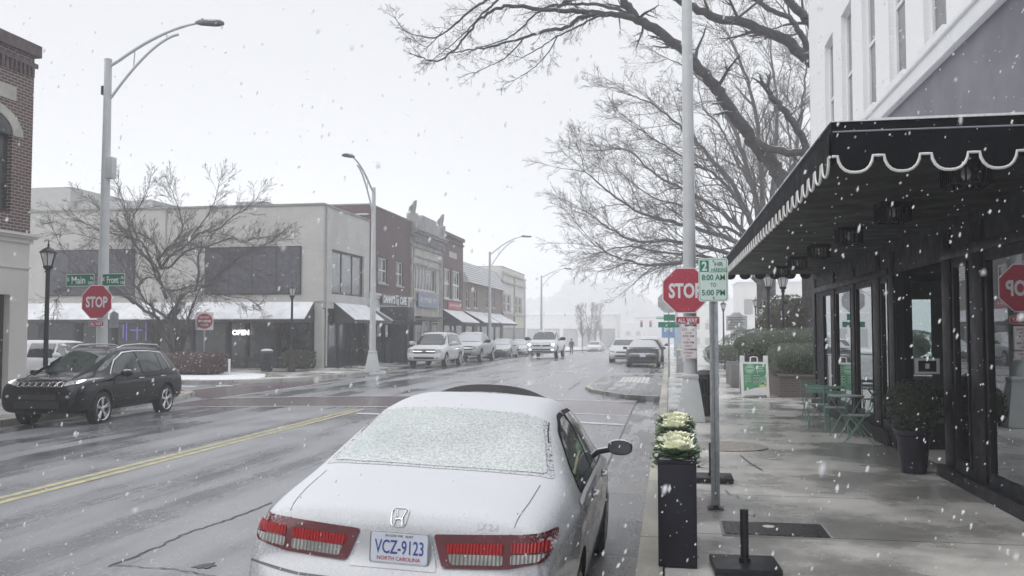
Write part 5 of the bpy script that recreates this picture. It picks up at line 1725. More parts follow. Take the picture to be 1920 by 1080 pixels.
# ------------------------------------------------------------------ vehicles
M_TYRE = mat('tyre rubber', (0.018, 0.018, 0.02), 0.75, vary=0.3, vscale=12)
M_RIM = mat('alloy rim', (0.55, 0.56, 0.58), 0.3, metal=0.8)
M_RIMD = mat('dark wheel recess', (0.02, 0.02, 0.022), 0.6)
M_WELL = mat('wheel well', (0.012, 0.012, 0.013), 0.9)
M_CARGLASS = mat('dark car glass', (0.022, 0.027, 0.028), 0.04, vary=0.3, vscale=1.5, spec=1.0, snow=(0.95, 1.15, 1.0, 45))
M_SEAL = mat('black rubber seal', (0.012, 0.012, 0.014), 0.5)
M_CHROME = mat('chrome trim', (0.7, 0.71, 0.73), 0.15, metal=0.9)
M_TRIMBLK = mat('black plastic trim', (0.02, 0.02, 0.022), 0.5)
M_LAMPRED = mat('tail lamp dark red', (0.09, 0.005, 0.012), 0.12, vary=0.2, vscale=10, coat=.5, snow=(0.42, 0.8, 1.1, 70))
M_LAMPLIT = mat('tail lamp bright red', (0.34, 0.016, 0.016), 0.15, vary=0.2, vscale=30, gritty=(14, (0.30, 0.01, 0.02)))
M_LAMPCLR = mat('clear lamp lens', (0.42, 0.41, 0.40), 0.15, vary=0.35, vscale=22, metal=.3)
M_LAMPRIB = mat('lamp rib', (0.75, 0.74, 0.72), 0.2)
M_HEADLIT = mat('lit headlight', (0.9, 0.9, 0.85), 0.2, emit=(1, 0.97, 0.85), estr=14)
M_HEADLIT2 = mat('lit headlight soft', (0.9, 0.9, 0.9), 0.2, emit=(1, 0.98, 0.95), estr=2.2)
M_HEADOFF = mat('headlight lens', (0.30, 0.31, 0.32), 0.12, vary=0.4, vscale=12, metal=.2)
M_PLATE = mat('number plate white', (0.62, 0.66, 0.74), 0.4, vary=0.04)
M_PLBLUE = mat('plate blue', (0.06, 0.08, 0.32), 0.4)
M_PLRED = mat('plate red', (0.45, 0.03, 0.05), 0.4)

def stripe(m, scale, dark):
    """moulded vertical ribs in a lamp lens"""
    nt = m.node_tree
    b = nt.nodes['Principled BSDF']
    tc = [n for n in nt.nodes if n.type == 'TEX_COORD'][0]
    wv = _n(nt, 'ShaderNodeTexWave'); wv.inputs['Scale'].default_value = scale; wv.inputs['Distortion'].default_value = .3
    nt.links.new(tc.outputs['Object'], wv.inputs['Vector'])
    c = b.inputs['Base Color'].links[0].from_socket
    nt.links.new(mix_rgb(nt, wv.outputs['Fac'], dark, c), b.inputs['Base Color'])
    bn = _n(nt, 'ShaderNodeBump'); bn.inputs['Distance'].default_value = .004
    nt.links.new(wv.outputs['Fac'], bn.inputs['Height']); nt.links.new(bn.outputs[0], b.inputs['Normal'])
M_LAMPCLR = mat('ribbed clear lens', (0.36, 0.35, 0.34), 0.15, vary=0.35, vscale=9, metal=.2)
stripe(M_LAMPCLR, 15, (0.20, 0.20, 0.195))
stripe(M_LAMPLIT, 18, (0.28, 0.01, 0.015))

def section(y, zb, zs, ws, zt, wt):
    half = [(0, zb), (.8 * ws, zb), (.955 * ws, zb + .05), (ws, zb + .5 * (zs - zb)), (.992 * ws, zs - .05), (.945 * ws, zs + .0),
            (wt, zt - .045), (wt * .66, zt - .006), (0, zt)]
    pts = [(x, y, z) for x, z in half] + [(-x, y, z) for x, z in reversed(half[1:-1])]
    return pts

def hull_mesh(st, wheels, track, wr, levels=2, tyre_w=.24, arch=1.13):
    mb = MB()
    mb.loft([section(*s) for s in st])
    me = bpy.data.meshes.new('hull')
    me.from_pydata(mb.v, [], mb.f)
    bm = bmesh.new(); bm.from_mesh(me); bmesh.ops.recalc_face_normals(bm, faces=bm.faces); bm.to_mesh(me); bm.free()
    o = bpy.data.objects.new('hull', me); COL.objects.link(o)
    m = o.modifiers.new('s', 'SUBSURF'); m.levels = levels; m.render_levels = levels
    cutm = bpy.data.meshes.new('cut')
    c = MB()
    for y in wheels:
        for s in (-1, 1):
            xo, xi = s * (track + .25), s * (track - tyre_w - .06)
            n = 28
            r = wr * arch
            c.loft([[(x, y + cos(2 * pi * j / n) * r, wr + .02 + sin(2 * pi * j / n) * r) for j in range(n)] for x in (xi, xo)])
    cutm.from_pydata(c.v, [], c.f)
    bm = bmesh.new(); bm.from_mesh(cutm); bmesh.ops.recalc_face_normals(bm, faces=bm.faces); bm.to_mesh(cutm); bm.free()
    me.materials.append(M_SEAL)
    cutm.materials.append(M_WELL)
    co = bpy.data.objects.new('cut', cutm); COL.objects.link(co)
    m = o.modifiers.new('b', 'BOOLEAN'); m.operation = 'DIFFERENCE'; m.object = co; m.solver = 'EXACT'
    m.material_mode = 'TRANSFER'
    dg = bpy.context.evaluated_depsgraph_get(); dg.update()
    out = bpy.data.meshes.new_from_object(o.evaluated_get(dg))
    o.modifiers.remove(m)
    dg.update()
    full = bpy.data.meshes.new_from_object(o.evaluated_get(dg))
    bvh = BVHTree.FromPolygons([v.co for v in full.vertices], [tuple(p.vertices) for p in full.polygons])
    bpy.data.objects.remove(o); bpy.data.objects.remove(co); bpy.data.meshes.remove(full); bpy.data.meshes.remove(cutm)
    return out, bvh

DIRS = {'rear': lambda u, v: (Vector((u, -3, v)), Vector((0, 1, 0))), 'front': lambda u, v: (Vector((u, 12, v)), Vector((0, -1, 0))),
        'right': lambda u, v: (Vector((4, u, v)), Vector((-1, 0, 0))), 'left': lambda u, v: (Vector((-4, u, v)), Vector((1, 0, 0))),
        'top': lambda u, v: (Vector((u, v, 5)), Vector((0, 0, -1)))}
def cast(bvh, d, u, v, off):
    o, r = DIRS[d](u, v)
    h = bvh.ray_cast(o, r)
    if h[0] is None:
        k = {'rear': Vector((u, .3, v)), 'front': Vector((u, 4.2, v)), 'right': Vector((.8, u, v)), 'left': Vector((-.8, u, v)), 'top': Vector((u, v, 1))}[d]
        h = bvh.find_nearest(k)
    n = h[1]
    if n.dot(r) > 0: n = -n
    return h[0] + (n - r * .25).normalized() * off
def spline(pts, n=5, closed=True):
    """rounds a coarse outline a little"""
    out = []
    k = len(pts)
    for i in range(k):
        p0, p1, p2, p3 = [Vector(pts[(i + j) % k]) for j in (-1, 0, 1, 2)]
        for s in range(n):
            t = s / n
            a = p1 * 2 + (p2 - p0) * t + (p0 * 2 - p1 * 5 + p2 * 4 - p3) * t * t + (-p0 + p1 * 3 - p2 * 3 + p3) * t ** 3
            out.append(tuple(a * .5))
    return out
def rounded(pts, r=.04, n=4):
    """polygon with rounded corners"""
    out = []
    k = len(pts)
    for i in range(k):
        p0, p1, p2 = Vector(pts[i - 1]), Vector(pts[i]), Vector(pts[(i + 1) % k])
        a, b = (p0 - p1), (p2 - p1)
        rr = min(r, a.length * .45, b.length * .45)
        a, b = p1 + a.normalized() * rr, p1 + b.normalized() * rr
        for s in range(n + 1):
            t = s / n
            out.append(tuple(a * (1 - t) ** 2 + p1 * 2 * t * (1 - t) + b * t * t))
    return out
def patch_on(bvh, outline, d, off, m, name, parent, step=.09, mb=None, mi=0, keep=None):
    bm = bmesh.new()
    vs = [bm.verts.new((u, v, 0)) for u, v in outline]
    bm.faces.new(vs)
    us = [p[0] for p in outline]; vv = [p[1] for p in outline]
    for lo, hi, ax in ((min(us), max(us), 0), (min(vv), max(vv), 1)):
        n = max(1, int((hi - lo) / step))
        for i in range(1, n):
            c = lo + (hi - lo) * i / n
            co = (c, 0, 0) if ax == 0 else (0, c, 0)
            no = (1, 0, 0) if ax == 0 else (0, 1, 0)
            bmesh.ops.bisect_plane(bm, geom=bm.verts[:] + bm.edges[:] + bm.faces[:], plane_co=co, plane_no=no)
    bmesh.ops.triangulate(bm, faces=[f for f in bm.faces if len(f.verts) > 4])
    own = mb is None
    if own: mb = MB()
    n0 = len(mb.v)
    bm.verts.index_update()
    mb.v += [tuple(cast(bvh, d, v.co.x, v.co.y, off)) for v in bm.verts]
    for f in bm.faces:
        mb.f.append(tuple(n0 + v.index for v in f.verts)); mb.m.append(mi)
    bm.free()
    if own:
        return mb.build(name, m, parent, smooth=50)
def line_on(mb, bvh, pts, d, w, off, mi=0, step=.05):
    q = []
    for a, b in zip(pts, pts[1:]):
        a, b = Vector(a), Vector(b)
        n = max(1, int((b - a).length / step))
        q += [a.lerp(b, i / n) for i in range(n)]
    q.append(Vector(pts[-1]))
    prev = None
    for i, p in enumerate(q):
        t = (q[min(i + 1, len(q) - 1)] - q[max(i - 1, 0)]).normalized()
        s = Vector((-t.y, t.x)) * w / 2
        cur = (cast(bvh, d, *(p + s), off), cast(bvh, d, *(p - s), off))
        if prev: mb.quad(prev[0], cur[0], cur[1], prev[1], m=mi)
        prev = cur

def wheel(parent, x, y, r, w, spokes=5, side=1, rim_m=None, name='wheel', style=0):
    """x is the outer face"""
    t = MB()
    prof = [(r * .68, 0), (r * .70, .008), (r * .93, .012), (r * .985, .03), (r, .06), (r, w - .06), (r * .985, w - .03), (r * .9, w - .01), (r * .6, w - .01)]
    t.lathe((x, y, r), [(a, -side * b) for a, b in prof], 36, axis='x', cap=False)
    tyre = t.build(name, M_TYRE, parent)
    t = MB()
    t.lathe((x, y, r), [(r * .70, -side * .004), (r * .68, side * .004), (r * .64, -side * .01), (r * .64, -side * .06)], 36, axis='x', cap=False)
    for i in range(spokes):
        a = 2 * pi * i / spokes + .3
        for da in ((-.14, .14) if style == 0 else (0,)):
            R0 = [Vector((x - side * .03, y + cos(a) * r * .12, r + sin(a) * r * .12)), Vector((x - side * .022, y + cos(a + da) * r * .66, r + sin(a + da) * r * .66))]
            d_ = (R0[1] - R0[0]).normalized(); s_ = Vector((1, 0, 0)).cross(d_) * r * (.05 if style == 0 else .09)
            t.loft([[p - s_, p - s_ * .6 + Vector((side * .012, 0, 0)), p + s_ * .6 + Vector((side * .012, 0, 0)), p + s_, p + s_ * .6 - Vector((side * .02, 0, 0)), p - s_ * .6 - Vector((side * .02, 0, 0))] for p in R0])
    t.lathe((x, y, r), [(r * .17, -side * .05), (r * .17, -side * .015), (r * .1, -side * .008), (0.001, -side * .006)], 16, axis='x')
    t.build('rim', rim_m or M_RIM, tyre)
    t = MB(); t.lathe((x, y, r), [(r * .645, -side * .062), (0.001, -side * .062)], 24, axis='x', cap=False)
    t.build('hub', M_RIMD, tyre)
    return tyre

def mirror_part(car, x, y, z, side, paint, snowm=None, s=1.0):
    b = MB()
    b.tube([(side * (x - .10), y, z - .05), (side * (x + .02), y - .0, z - .02)], .028 * s, 8)
    rings = []
    for yy, k in ((-.055, .82), (-.05, .95), (.0, 1.0), (.05, .86), (.085, .45)):
        cx = side * (x + .10 * s)
        rings.append([(cx + side * (cos(a) * .115 * k * s), y + yy * s, z + math.copysign(abs(sin(a)) ** .7, sin(a)) * .072 * k * s) for a in [2 * pi * i / 16 for i in range(16)]])
    b.loft(rings)
    o = b.build('wing_mirror', paint, car, smooth=45)
    g = MB()
    g.loft([[(side * (x + .10 * s) + cos(a) * .1 * s, y - .058 * s + yy, z + math.copysign(abs(sin(a)) ** .7, sin(a)) * .058 * s) for a in [2 * pi * i / 16 for i in range(16)]] for yy in (0, -.002)])
    g.build('mirror_glass', mat('mirror glass', (0.10, 0.11, 0.12), 0.06, metal=.5, spec=1.0, snow=(.95, 1.2, 1.2, 40)), o)
    return o

def plate_on(car, d, x, y, z, w=.305, h=.152, lines=None, tilt_=0.0):
    face = FACE_CAM if d == 'rear' else Matrix(((-1, 0, 0, 0), (0, 0, 1, 0), (0, 1, 0, 0), (0, 0, 0, 1)))
    s = -1 if d == 'rear' else 1
    b = MB()
    out = [(x + a, z + c) for a, c in round_rect(w, h, .012)]
    b.prism(out, y, y + s * .003, 'y', 0)
    for body, hh, dx, dz, ww, mi in (lines or []):
        text(b, body, hh, (x + dx, y + s * .0045, z + dz), face, w=ww, bold=.012, m=mi)
    return b.build('number_plate', [M_PLATE, M_PLBLUE, M_PLRED, M_BLACKTXT], car, smooth=0)

def make_vehicle(name, label, cat, loc, rz_, st, paint, wheels, wr, track, side_win, screen=None, back=None, seams=(), front=None, rear=None,
                 mirrors=None, spokes=5, style=0, rim_m=None, extra=None, levels=2, roll=0, group=None, seal=True, glass=None, tyre_w=.22, side_step=.09):
    car = thing(name, label, cat, loc, rz_, group)
    if roll: car.rotation_euler = (0, roll, rz_)
    me, bvh = hull_mesh(st, wheels, track, wr, levels, tyre_w)
    me.materials[0] = paint
    me.shade_smooth(); me.set_sharp_from_angle(angle=radians(50))
    body = bpy.data.objects.new('body', me); COL.objects.link(body); body.parent = car
    for y in wheels:
        for s in (-1, 1):
            wheel(car, s * track, y, wr, tyre_w, spokes, s, rim_m, style=style)
    gl = glass or M_CARGLASS
    for outl in side_win:
        for d in ('right', 'left'):
            if seal:
                cx = sum(p[0] for p in outl) / len(outl); cz = sum(p[1] for p in outl) / len(outl)
                L_ = max(p[0] for p in outl) - min(p[0] for p in outl); Hh_ = max(p[1] for p in outl) - min(p[1] for p in outl)
                big = [(cx + (u - cx) * (1 + .05 / L_), cz + (v - cz) * (1 + .05 / Hh_)) for u, v in outl]
                patch_on(bvh, rounded(big, .05), d, .003, M_SEAL, 'window_seal', car, side_step)
            patch_on(bvh, rounded(outl, .035), d, .007, gl, 'side_window', car, side_step)
    if screen:
        patch_on(bvh, rounded([(a * 1.03, b + (.02 if b > 1.3 else -.02)) for a, b in screen], .06), 'front', .003, M_SEAL, 'window_seal', car)
        patch_on(bvh, rounded(screen, .06), 'front', .007, gl, 'windscreen', car)
    if back:
        patch_on(bvh, rounded(back, .06), 'rear', .006, gl, 'rear_window', car)
    sm = MB()
    for pts, d, w_ in seams:
        line_on(sm, bvh, pts, d, w_, .003)
        if d == 'right': line_on(sm, bvh, pts, 'left', w_, .003)
    if sm.v: sm.build('panel_gaps', M_SEAL, car, smooth=50)
    if mirrors:
        x, y, z, m_ = mirrors[:4]
        for s in (-1, 1): mirror_part(car, x, y, z, s, m_, s=mirrors[4] if len(mirrors) > 4 else 1)
    if front: front(car, bvh)
    if rear: rear(car, bvh)
    if extra: extra(car, bvh)
    return car

# --- the silver sedan in the foreground
M_SILVER = mat('silver paint under thin snow', (0.40, 0.41, 0.43), 0.25, metal=0.35, vary=0.05, coat=.6, snow=(0.12, 0.95, 1.2, 60))
M_REARGLASS = mat('snow speckled rear glass', (0.29, 0.34, 0.33), 0.3, vary=0.15, vscale=2)
nt = M_REARGLASS.node_tree
b_ = nt.nodes['Principled BSDF']
tcv = [n for n in nt.nodes if n.type == 'TEX_COORD'][0].outputs['Object']
cur = b_.inputs['Base Color'].links[0].from_socket
f1 = ramp01(nt, noise_n(nt, tcv, 62, 5, 0.75), 0.34, 0.60)
f2 = ramp01(nt, noise_n(nt, tcv, 1.6, 2, 0.5), 0.25, 0.75, 0.5, 0.95)
spz = _n(nt, 'ShaderNodeSeparateXYZ'); nt.links.new(tcv, spz.inputs[0])
f2 = mth(nt, 'ADD', f2, ramp01(nt, spz.outputs[1], .9, 1.35, .3, 0.0), clamp=True)
nt.links.new(mix_rgb(nt, mth(nt, 'MULTIPLY', f1, f2), cur, (0.66, 0.685, 0.69)), b_.inputs['Base Color'])
bn = _n(nt, 'ShaderNodeBump'); bn.inputs['Strength'].default_value = .6; bn.inputs['Distance'].default_value = .004
nt.links.new(noise_n(nt, tcv, 70, 4, .7), bn.inputs['Height']); nt.links.new(bn.outputs[0], b_.inputs['Normal'])
M_SEALSNOW = mat('snow flecked black glass edge', (0.05, 0.052, 0.055), 0.5, snow=(0.66, 0.98, 1.6, 75))
M_SIDEGL = mat('snow flecked side glass', (0.035, 0.042, 0.042), 0.06, vary=0.3, vscale=2.5, spec=1.0, gritty=(11, (0.10, 0.115, 0.12)), snow=(0.62, 0.85, 1.1, 30))
sedan_st = [
    (0.00, .42, .54, .61, .60, .50), (0.03, .34, .56, .735, .69, .65), (0.08, .30, .60, .79, .745, .71), (0.125, .27, .68, .818, .775, .75),
    (0.135, .26, .74, .823, .86, .76), (0.165, .25, .82, .832, .975, .755), (0.21, .25, .87, .845, 1.03, .755), (0.32, .24, .90, .868, 1.06, .765),
    (0.60, .22, .93, .902, 1.10, .785), (0.88, .20, .95, .924, 1.135, .79), (1.02, .20, .955, .925, 1.175, .785), (1.35, .20, .955, .925, 1.325, .72),
    (1.62, .20, .955, .925, 1.43, .67), (1.85, .20, .95, .925, 1.475, .66), (2.30, .20, .945, .925, 1.505, .655), (2.72, .20, .935, .925, 1.485, .655),
    (3.02, .20, .925, .922, 1.39, .66), (3.55, .20, .90, .915, 1.10, .72), (3.80, .20, .88, .905, .98, .75), (4.30, .22, .80, .88, .90, .70),
    (4.62, .25, .68, .82, .80, .62), (4.76, .32, .58, .74, .66, .56), (4.81, .42, .52, .62, .56, .5)]
def accord_rear(car, bvh):
    # rear window: dark flecked border, snowy glass
    top = [(-.60, 1.655), (-.45, 1.685), (0, 1.70), (.45, 1.685), (.60, 1.655), (.735, .965), (.5, .915), (0, .895), (-.5, .915), (-.735, .965)]
    patch_on(bvh, rounded(top, .05), 'top', .003, M_SEALSNOW, 'window_seal', car, .07)
    inner = [(-.56, 1.62), (-.42, 1.645), (0, 1.66), (.42, 1.645), (.56, 1.62), (.685, .99), (.48, .945), (0, .925), (-.48, .945), (-.685, .99)]
    patch_on(bvh, rounded(inner, .05), 'top', .007, M_REARGLASS, 'rear_window', car, .06)
    # tilted sunroof seen edge-on at the front of the roof
    s_ = MB()
    n = 14
    for i in range(n):
        a0, a1 = -1 + 2 * i / n, -1 + 2 * (i + 1) / n
        def P(a, z, dy): 
            return (a * .44, 2.62 + (1 - a * a) * .05 + dy, 1.487 - .03 * a * a + z * (1 - abs(a) ** 3 * .85))
        s_.quad(P(a0, 0, 0), P(a1, 0, 0), P(a1, .055, .05), P(a0, .055, .05))
        s_.quad(P(a0, .055, .05), P(a1, .055, .05), P(a1, .058, .06), P(a0, .058, .06))
        s_.quad(P(a0, .058, .06), P(a1, .058, .06), P(a1, 0, .075), P(a0, 0, .075))
    s_.build('sunroof_deflector', M_TRIMBLK, car, smooth=30, fix=False)
    for s in (-1, 1):
        out = [(s * .20, .925), (s * .60, .948), (s * .76, .955), (s * .822, .95), (s * .822, .875), (s * .78, .825), (s * .60, .782), (s * .26, .762)]
        lamp = patch_on(bvh, rounded(out, .02), 'rear', .010, M_LAMPRED, 'tail_lamp', car, .05)
        for nm, mt, pts in (('reflector', M_LAMPLIT, [(s * .268, .888), (s * .575, .905), (s * .575, .852), (s * .285, .838)]),
                            ('reflector', M_LAMPLIT, [(s * .615, .91), (s * .795, .92), (s * .80, .875), (s * .615, .862)]),
                            ('reversing_lens', M_LAMPCLR, [(s * .285, .835), (s * .575, .850), (s * .575, .80), (s * .305, .783)]),
                            ('reversing_lens', M_LAMPCLR, [(s * .615, .855), (s * .795, .866), (s * .755, .828), (s * .615, .806)])):
            patch_on(bvh, rounded(pts, .012), 'rear', .014, mt, nm, lamp, .05)
    # plate recess and plate
    patch_on(bvh, rounded([(-.185, .925), (.185, .925), (.235, .745), (-.235, .745)], .01), 'rear', .0035, mat('silver with painted shade', (0.42, 0.43, 0.45), .3, metal=.3), 'plate_recess', car, .05)  # lies flush on the boot; the recess's shade is in the patch colour
    yp = cast(bvh, 'rear', 0, .80, 0).y - .026
    plate_on(car, 'rear', .03, yp, .853, .305, .152, [('VCZ-9123', .073, 0, 0.004, .265, 1), ('NORTH CAROLINA', .020, 0, -.055, .235, 2), ('IN GOD WE TRUST', .012, 0, .062, .15, 3)])
    fr_ = MB(); o_ = round_rect(.315, .162, .014)
    fr_.tube([(.03 + a, yp, .853 + c) for a, c in o_ + [o_[0]]], .0035, 6); fr_.build('plate_frame', M_GALV, car)
    # badge: a rounded frame around the two leaning posts and their bar
    bg_ = MB()
    cz = 1.0
    def bp(x, z): return cast(bvh, 'rear', x, z, .006)
    rr = round_rect(.084, .078, .02, 4)
    rr = [(x * (1.0 + .12 * (z / .04)), z) for x, z in rr]
    bg_.tube([bp(x, .988 + z) for x, z in rr + [rr[0]]], .0035, 6)
    for s in (-1, 1):
        bg_.tube([bp(s * .030, .988 + .034), bp(s * .018, .988), bp(s * .024, .988 - .034)], .0038, 6)
        bg_.tube([bp(s * .021, .988 + .034), bp(s * .012, .988 + .006)], .003, 6)
    bg_.tube([bp(-.016, .982), bp(0, .986), bp(.016, .982)], .0038, 6)
    bg_.build('badge', M_CHROME, car)
    tx = MB()
    me = text_mesh('LX 2.4', 1, 0, .01)
    xs = [v.co.x for v in me.vertices]; ys = [v.co.y for v in me.vertices]
    k = .11 / (max(xs) - min(xs))
    n0 = len(tx.v)
    tx.v += [tuple(cast(bvh, 'rear', .48 + v.co.x * k, .975 + v.co.y * k, .003)) for v in me.vertices]
    for p in me.polygons: tx.f.append(tuple(n0 + i for i in p.vertices)); tx.m.append(0)
    bpy.data.meshes.remove(me)
    tx.build('trim_lettering', mat('dull chrome under snow', (0.5, 0.51, 0.53), .4), car, smooth=0)
    # sculpted lower bumper line
    sm = MB(); line_on(sm, bvh, [(-.86, .72), (-.5, .69), (0, .68), (.5, .69), (.86, .72)], 'rear', .012, .003)
    sm.build('bumper_gap', mat('grey bumper gap', (0.12, 0.12, 0.13), .5), car)
    for s in (1, -1):
        d = 'right' if s > 0 else 'left'
        for y, z in ((1.86, .885), (2.86, .865)):
            p = cast(bvh, d, y, z, .0)
            h_ = MB(); h_.tube([(p.x + s * .003, y - .09, z), (p.x + s * .03, y - .075, z), (p.x + s * .035, y, z + .004), (p.x + s * .03, y + .075, z), (p.x + s * .003, y + .09, z)], .013, 8, flat=.7)
            h_.build('door_handle', M_SILVER, car)
            patch_on(bvh, rounded([(y - .07, z - .03), (y + .07, z - .03), (y + .07, z + .025), (y - .07, z + .025)], .02), d, .002, mat('painted recess shade', (0.12, 0.125, 0.13), .4), 'handle_recess_shade', car, .04)  # flat patch: the shade behind the handle is put into its dark colour
        sr = MB(); line_on(sr, bvh, [(1.15, .40), (3.3, .42)], d, .03, .012); sr.build('rubbing_strip', M_SILVER, car)
        sr = MB(); line_on(sr, bvh, [(1.08, .955), (1.4, .968), (2.4, .965), (3.4, .935)], d, .03, .012); sr.build('waist_moulding', mat('snow topped moulding', (0.05, 0.05, 0.055), .5, snow=(-.3, .5, 1.0, 25)), car)
ROLL = radians(2.3)
make_vehicle('silver_sedan', 'silver four door sedan dusted with snow, parked nearest at the right kerb, rear facing', 'car', (-1.462, 4.38, 0.015), radians(.5), sedan_st, M_SILVER,
             (1.02, 3.76), .325, .905,
             [[(1.30, 1.00), (1.36, 1.14), (1.62, 1.30), (1.92, 1.375), (2.13, 1.385), (2.17, .985), (1.5, .985)],
              [(2.22, .985), (2.20, 1.387), (2.6, 1.375), (2.95, 1.30), (3.3, 1.12), (3.46, .99), (3.4, .965)]],
             screen=[(-.66, 1.08), (.66, 1.08), (.55, 1.37), (-.55, 1.37)],
             seams=[([(.605, .79), (.605, .95), (.615, 1.03)], 'rear', .005), ([(-.605, .79), (-.605, .95), (-.615, 1.03)], 'rear', .005),
                    ([(.605, .13), (.62, .20), (.65, .5), (.665, .82)], 'top', .0035), ([(-.605, .13), (-.62, .20), (-.65, .5), (-.665, .82)], 'top', .0035),
                    ([(2.19, .96), (2.2, .45), (2.18, .28)], 'right', .008), ([(1.22, .96), (1.30, .80), (1.42, .62), (1.45, .50)], 'right', .008), ([(3.38, .93), (3.36, .6), (3.36, .28)], 'right', .008),
                    ([(1.45, .27), (3.36, .27)], 'right', .01), ([(.60, 1.66), (.615, 1.5), (.64, 1.36)], 'top', .01), ([(-.60, 1.66), (-.615, 1.5), (-.64, 1.36)], 'top', .01)],
             rear=accord_rear, mirrors=(.935, 3.22, 1.035, mat('black mirror shell', (0.015, 0.015, 0.017), .3, snow=(.35, .7, .8, 30)), .93), levels=3, roll=ROLL, glass=M_SIDEGL, spokes=7, style=1, side_step=.06)

# --- generic front and rear ends
def head(car, bvh, pts, m=M_HEADOFF, lit=None):
    for s in (-1, 1):
        l_ = patch_on(bvh, rounded([(s * a, b) for a, b in pts], .03), 'front', .012, m, 'headlight', car, .08)
        if lit:
            cx = sum(p[0] for p in pts) / len(pts); cz = sum(p[1] for p in pts) / len(pts)
            cx += lit[1]
            q = [(s * (cx + cos(a * pi / 6) * lit[2]), cz + sin(a * pi / 6) * lit[2] * .8) for a in range(12)]
            patch_on(bvh, q, 'front', .02, lit[0], 'bulb', l_, .08)
def tail(car, bvh, pts, m=M_LAMPRED):
    for s in (-1, 1):
        patch_on(bvh, rounded([(s * a, b) for a, b in pts], .02), 'rear', .012, m, 'tail_lamp', car, .08)
def fpatch(car, bvh, pts, m, name, d='front', off=.008, r=.03):
    return patch_on(bvh, rounded(pts, r), d, off, m, name, car, .1)
def rect(x0, x1, z0, z1): return [(x0, z0), (x1, z0), (x1, z1), (x0, z1)]

# black SUV
M_BLACKPAINT = mat('black car paint', (0.004, 0.0045, 0.008), 0.22, vary=0.2, spec=.3, coat=.2, snow=(1.02, 1.25, 0.8, 25))
suv_st = [
    (0.00, .50, .62, .74, .68, .62), (0.04, .38, .66, .84, .80, .72), (0.10, .34, .84, .885, 1.02, .72), (0.16, .32, .96, .90, 1.20, .67),
    (0.30, .29, 1.0, .908, 1.46, .61), (0.48, .28, 1.02, .91, 1.575, .60), (0.9, .27, 1.02, .912, 1.625, .60), (1.8, .27, 1.0, .912, 1.645, .605),
    (2.4, .27, .99, .912, 1.62, .60), (2.75, .27, .98, .91, 1.54, .60), (3.15, .27, .99, .908, 1.25, .66), (3.4, .27, .99, .905, 1.10, .72),
    (3.7, .27, .97, .90, 1.06, .73), (4.1, .28, .94, .885, 1.02, .72), (4.27, .30, .88, .86, .95, .70), (4.35, .34, .72, .82, .80, .68), (4.40, .42, .60, .72, .66, .6)]
def suv_front(car, bvh):
    head(car, bvh, [(.52, .86), (.80, .92), (.86, .99), (.78, 1.0), (.53, .94)], M_HEADOFF, (M_HEADLIT2, .06, .04))
    g_ = fpatch(car, bvh, rect(-.52, .52, .84, .945), M_TRIMBLK, 'grille')
    for i in range(7):
        x = -.44 + i * .147
        q = MB(); o_ = rounded(rect(x - .055, x + .055, .85, .94), .03)
        pts = [cast(bvh, 'front', u, v, .014) for u, v in o_]
        q.tube(pts + [pts[0]], .010, 5); q.build('grille_ring', M_CHROME, g_)
    fpatch(car, bvh, rect(-.5, .5, .42, .56), M_TRIMBLK, 'air_intake')
    fpatch(car, bvh, rect(-.42, .42, .60, .70), M_TRIMBLK, 'air_intake')
    for s in (-1, 1):
        fpatch(car, bvh, [(s * (.66 + cos(a) * .045), .66 + sin(a) * .03) for a in [k * pi / 5 for k in range(10)]], M_HEADOFF, 'fog_lamp', r=.01)
    for s, d in ((1, 'right'), (-1, 'left')):
        sm = MB()
        line_on(sm, bvh, [(.62, 1.10), (.72, 1.47), (1.2, 1.515), (1.9, 1.53), (2.35, 1.505), (2.75, 1.35), (3.12, 1.06)], d, .022, .012)
        sm.build('window_trim', M_CHROME, car, smooth=50)
        rl = MB(); rl.tube([(s * .52, .55, 1.57), (s * .545, .75, 1.66), (s * .555, 1.5, 1.685), (s * .55, 2.2, 1.665), (s * .53, 2.45, 1.60)], .018, 8); rl.build('roof_rail', M_CHROME, car)
        for y in (1.05, 2.0):
            p = cast(bvh, d, y, .93, 0)
            h_ = MB(); h_.tube([(p.x, y - .1, .93), (p.x + s * .03, y - .07, .93), (p.x + s * .03, y + .07, .93), (p.x, y + .1, .93)], .013, 6); h_.build('door_handle', M_CHROME, car)
        cl = MB()
        for y in (.86, 3.5):
            line_on(cl, bvh, [(y + cos(a) * .42, .36 + sin(a) * .43) for a in [pi * k / 12 for k in range(13)]], d, .05, .004)
        line_on(cl, bvh, [(1.3, .36), (3.06, .36)], d, .12, .004)
        cl.build('wheel_arch_cladding', M_TRIMBLK, car, smooth=50)
    tail(car, bvh, [(.56, 1.0), (.86, 1.03), (.86, .93), (.56, .92)])
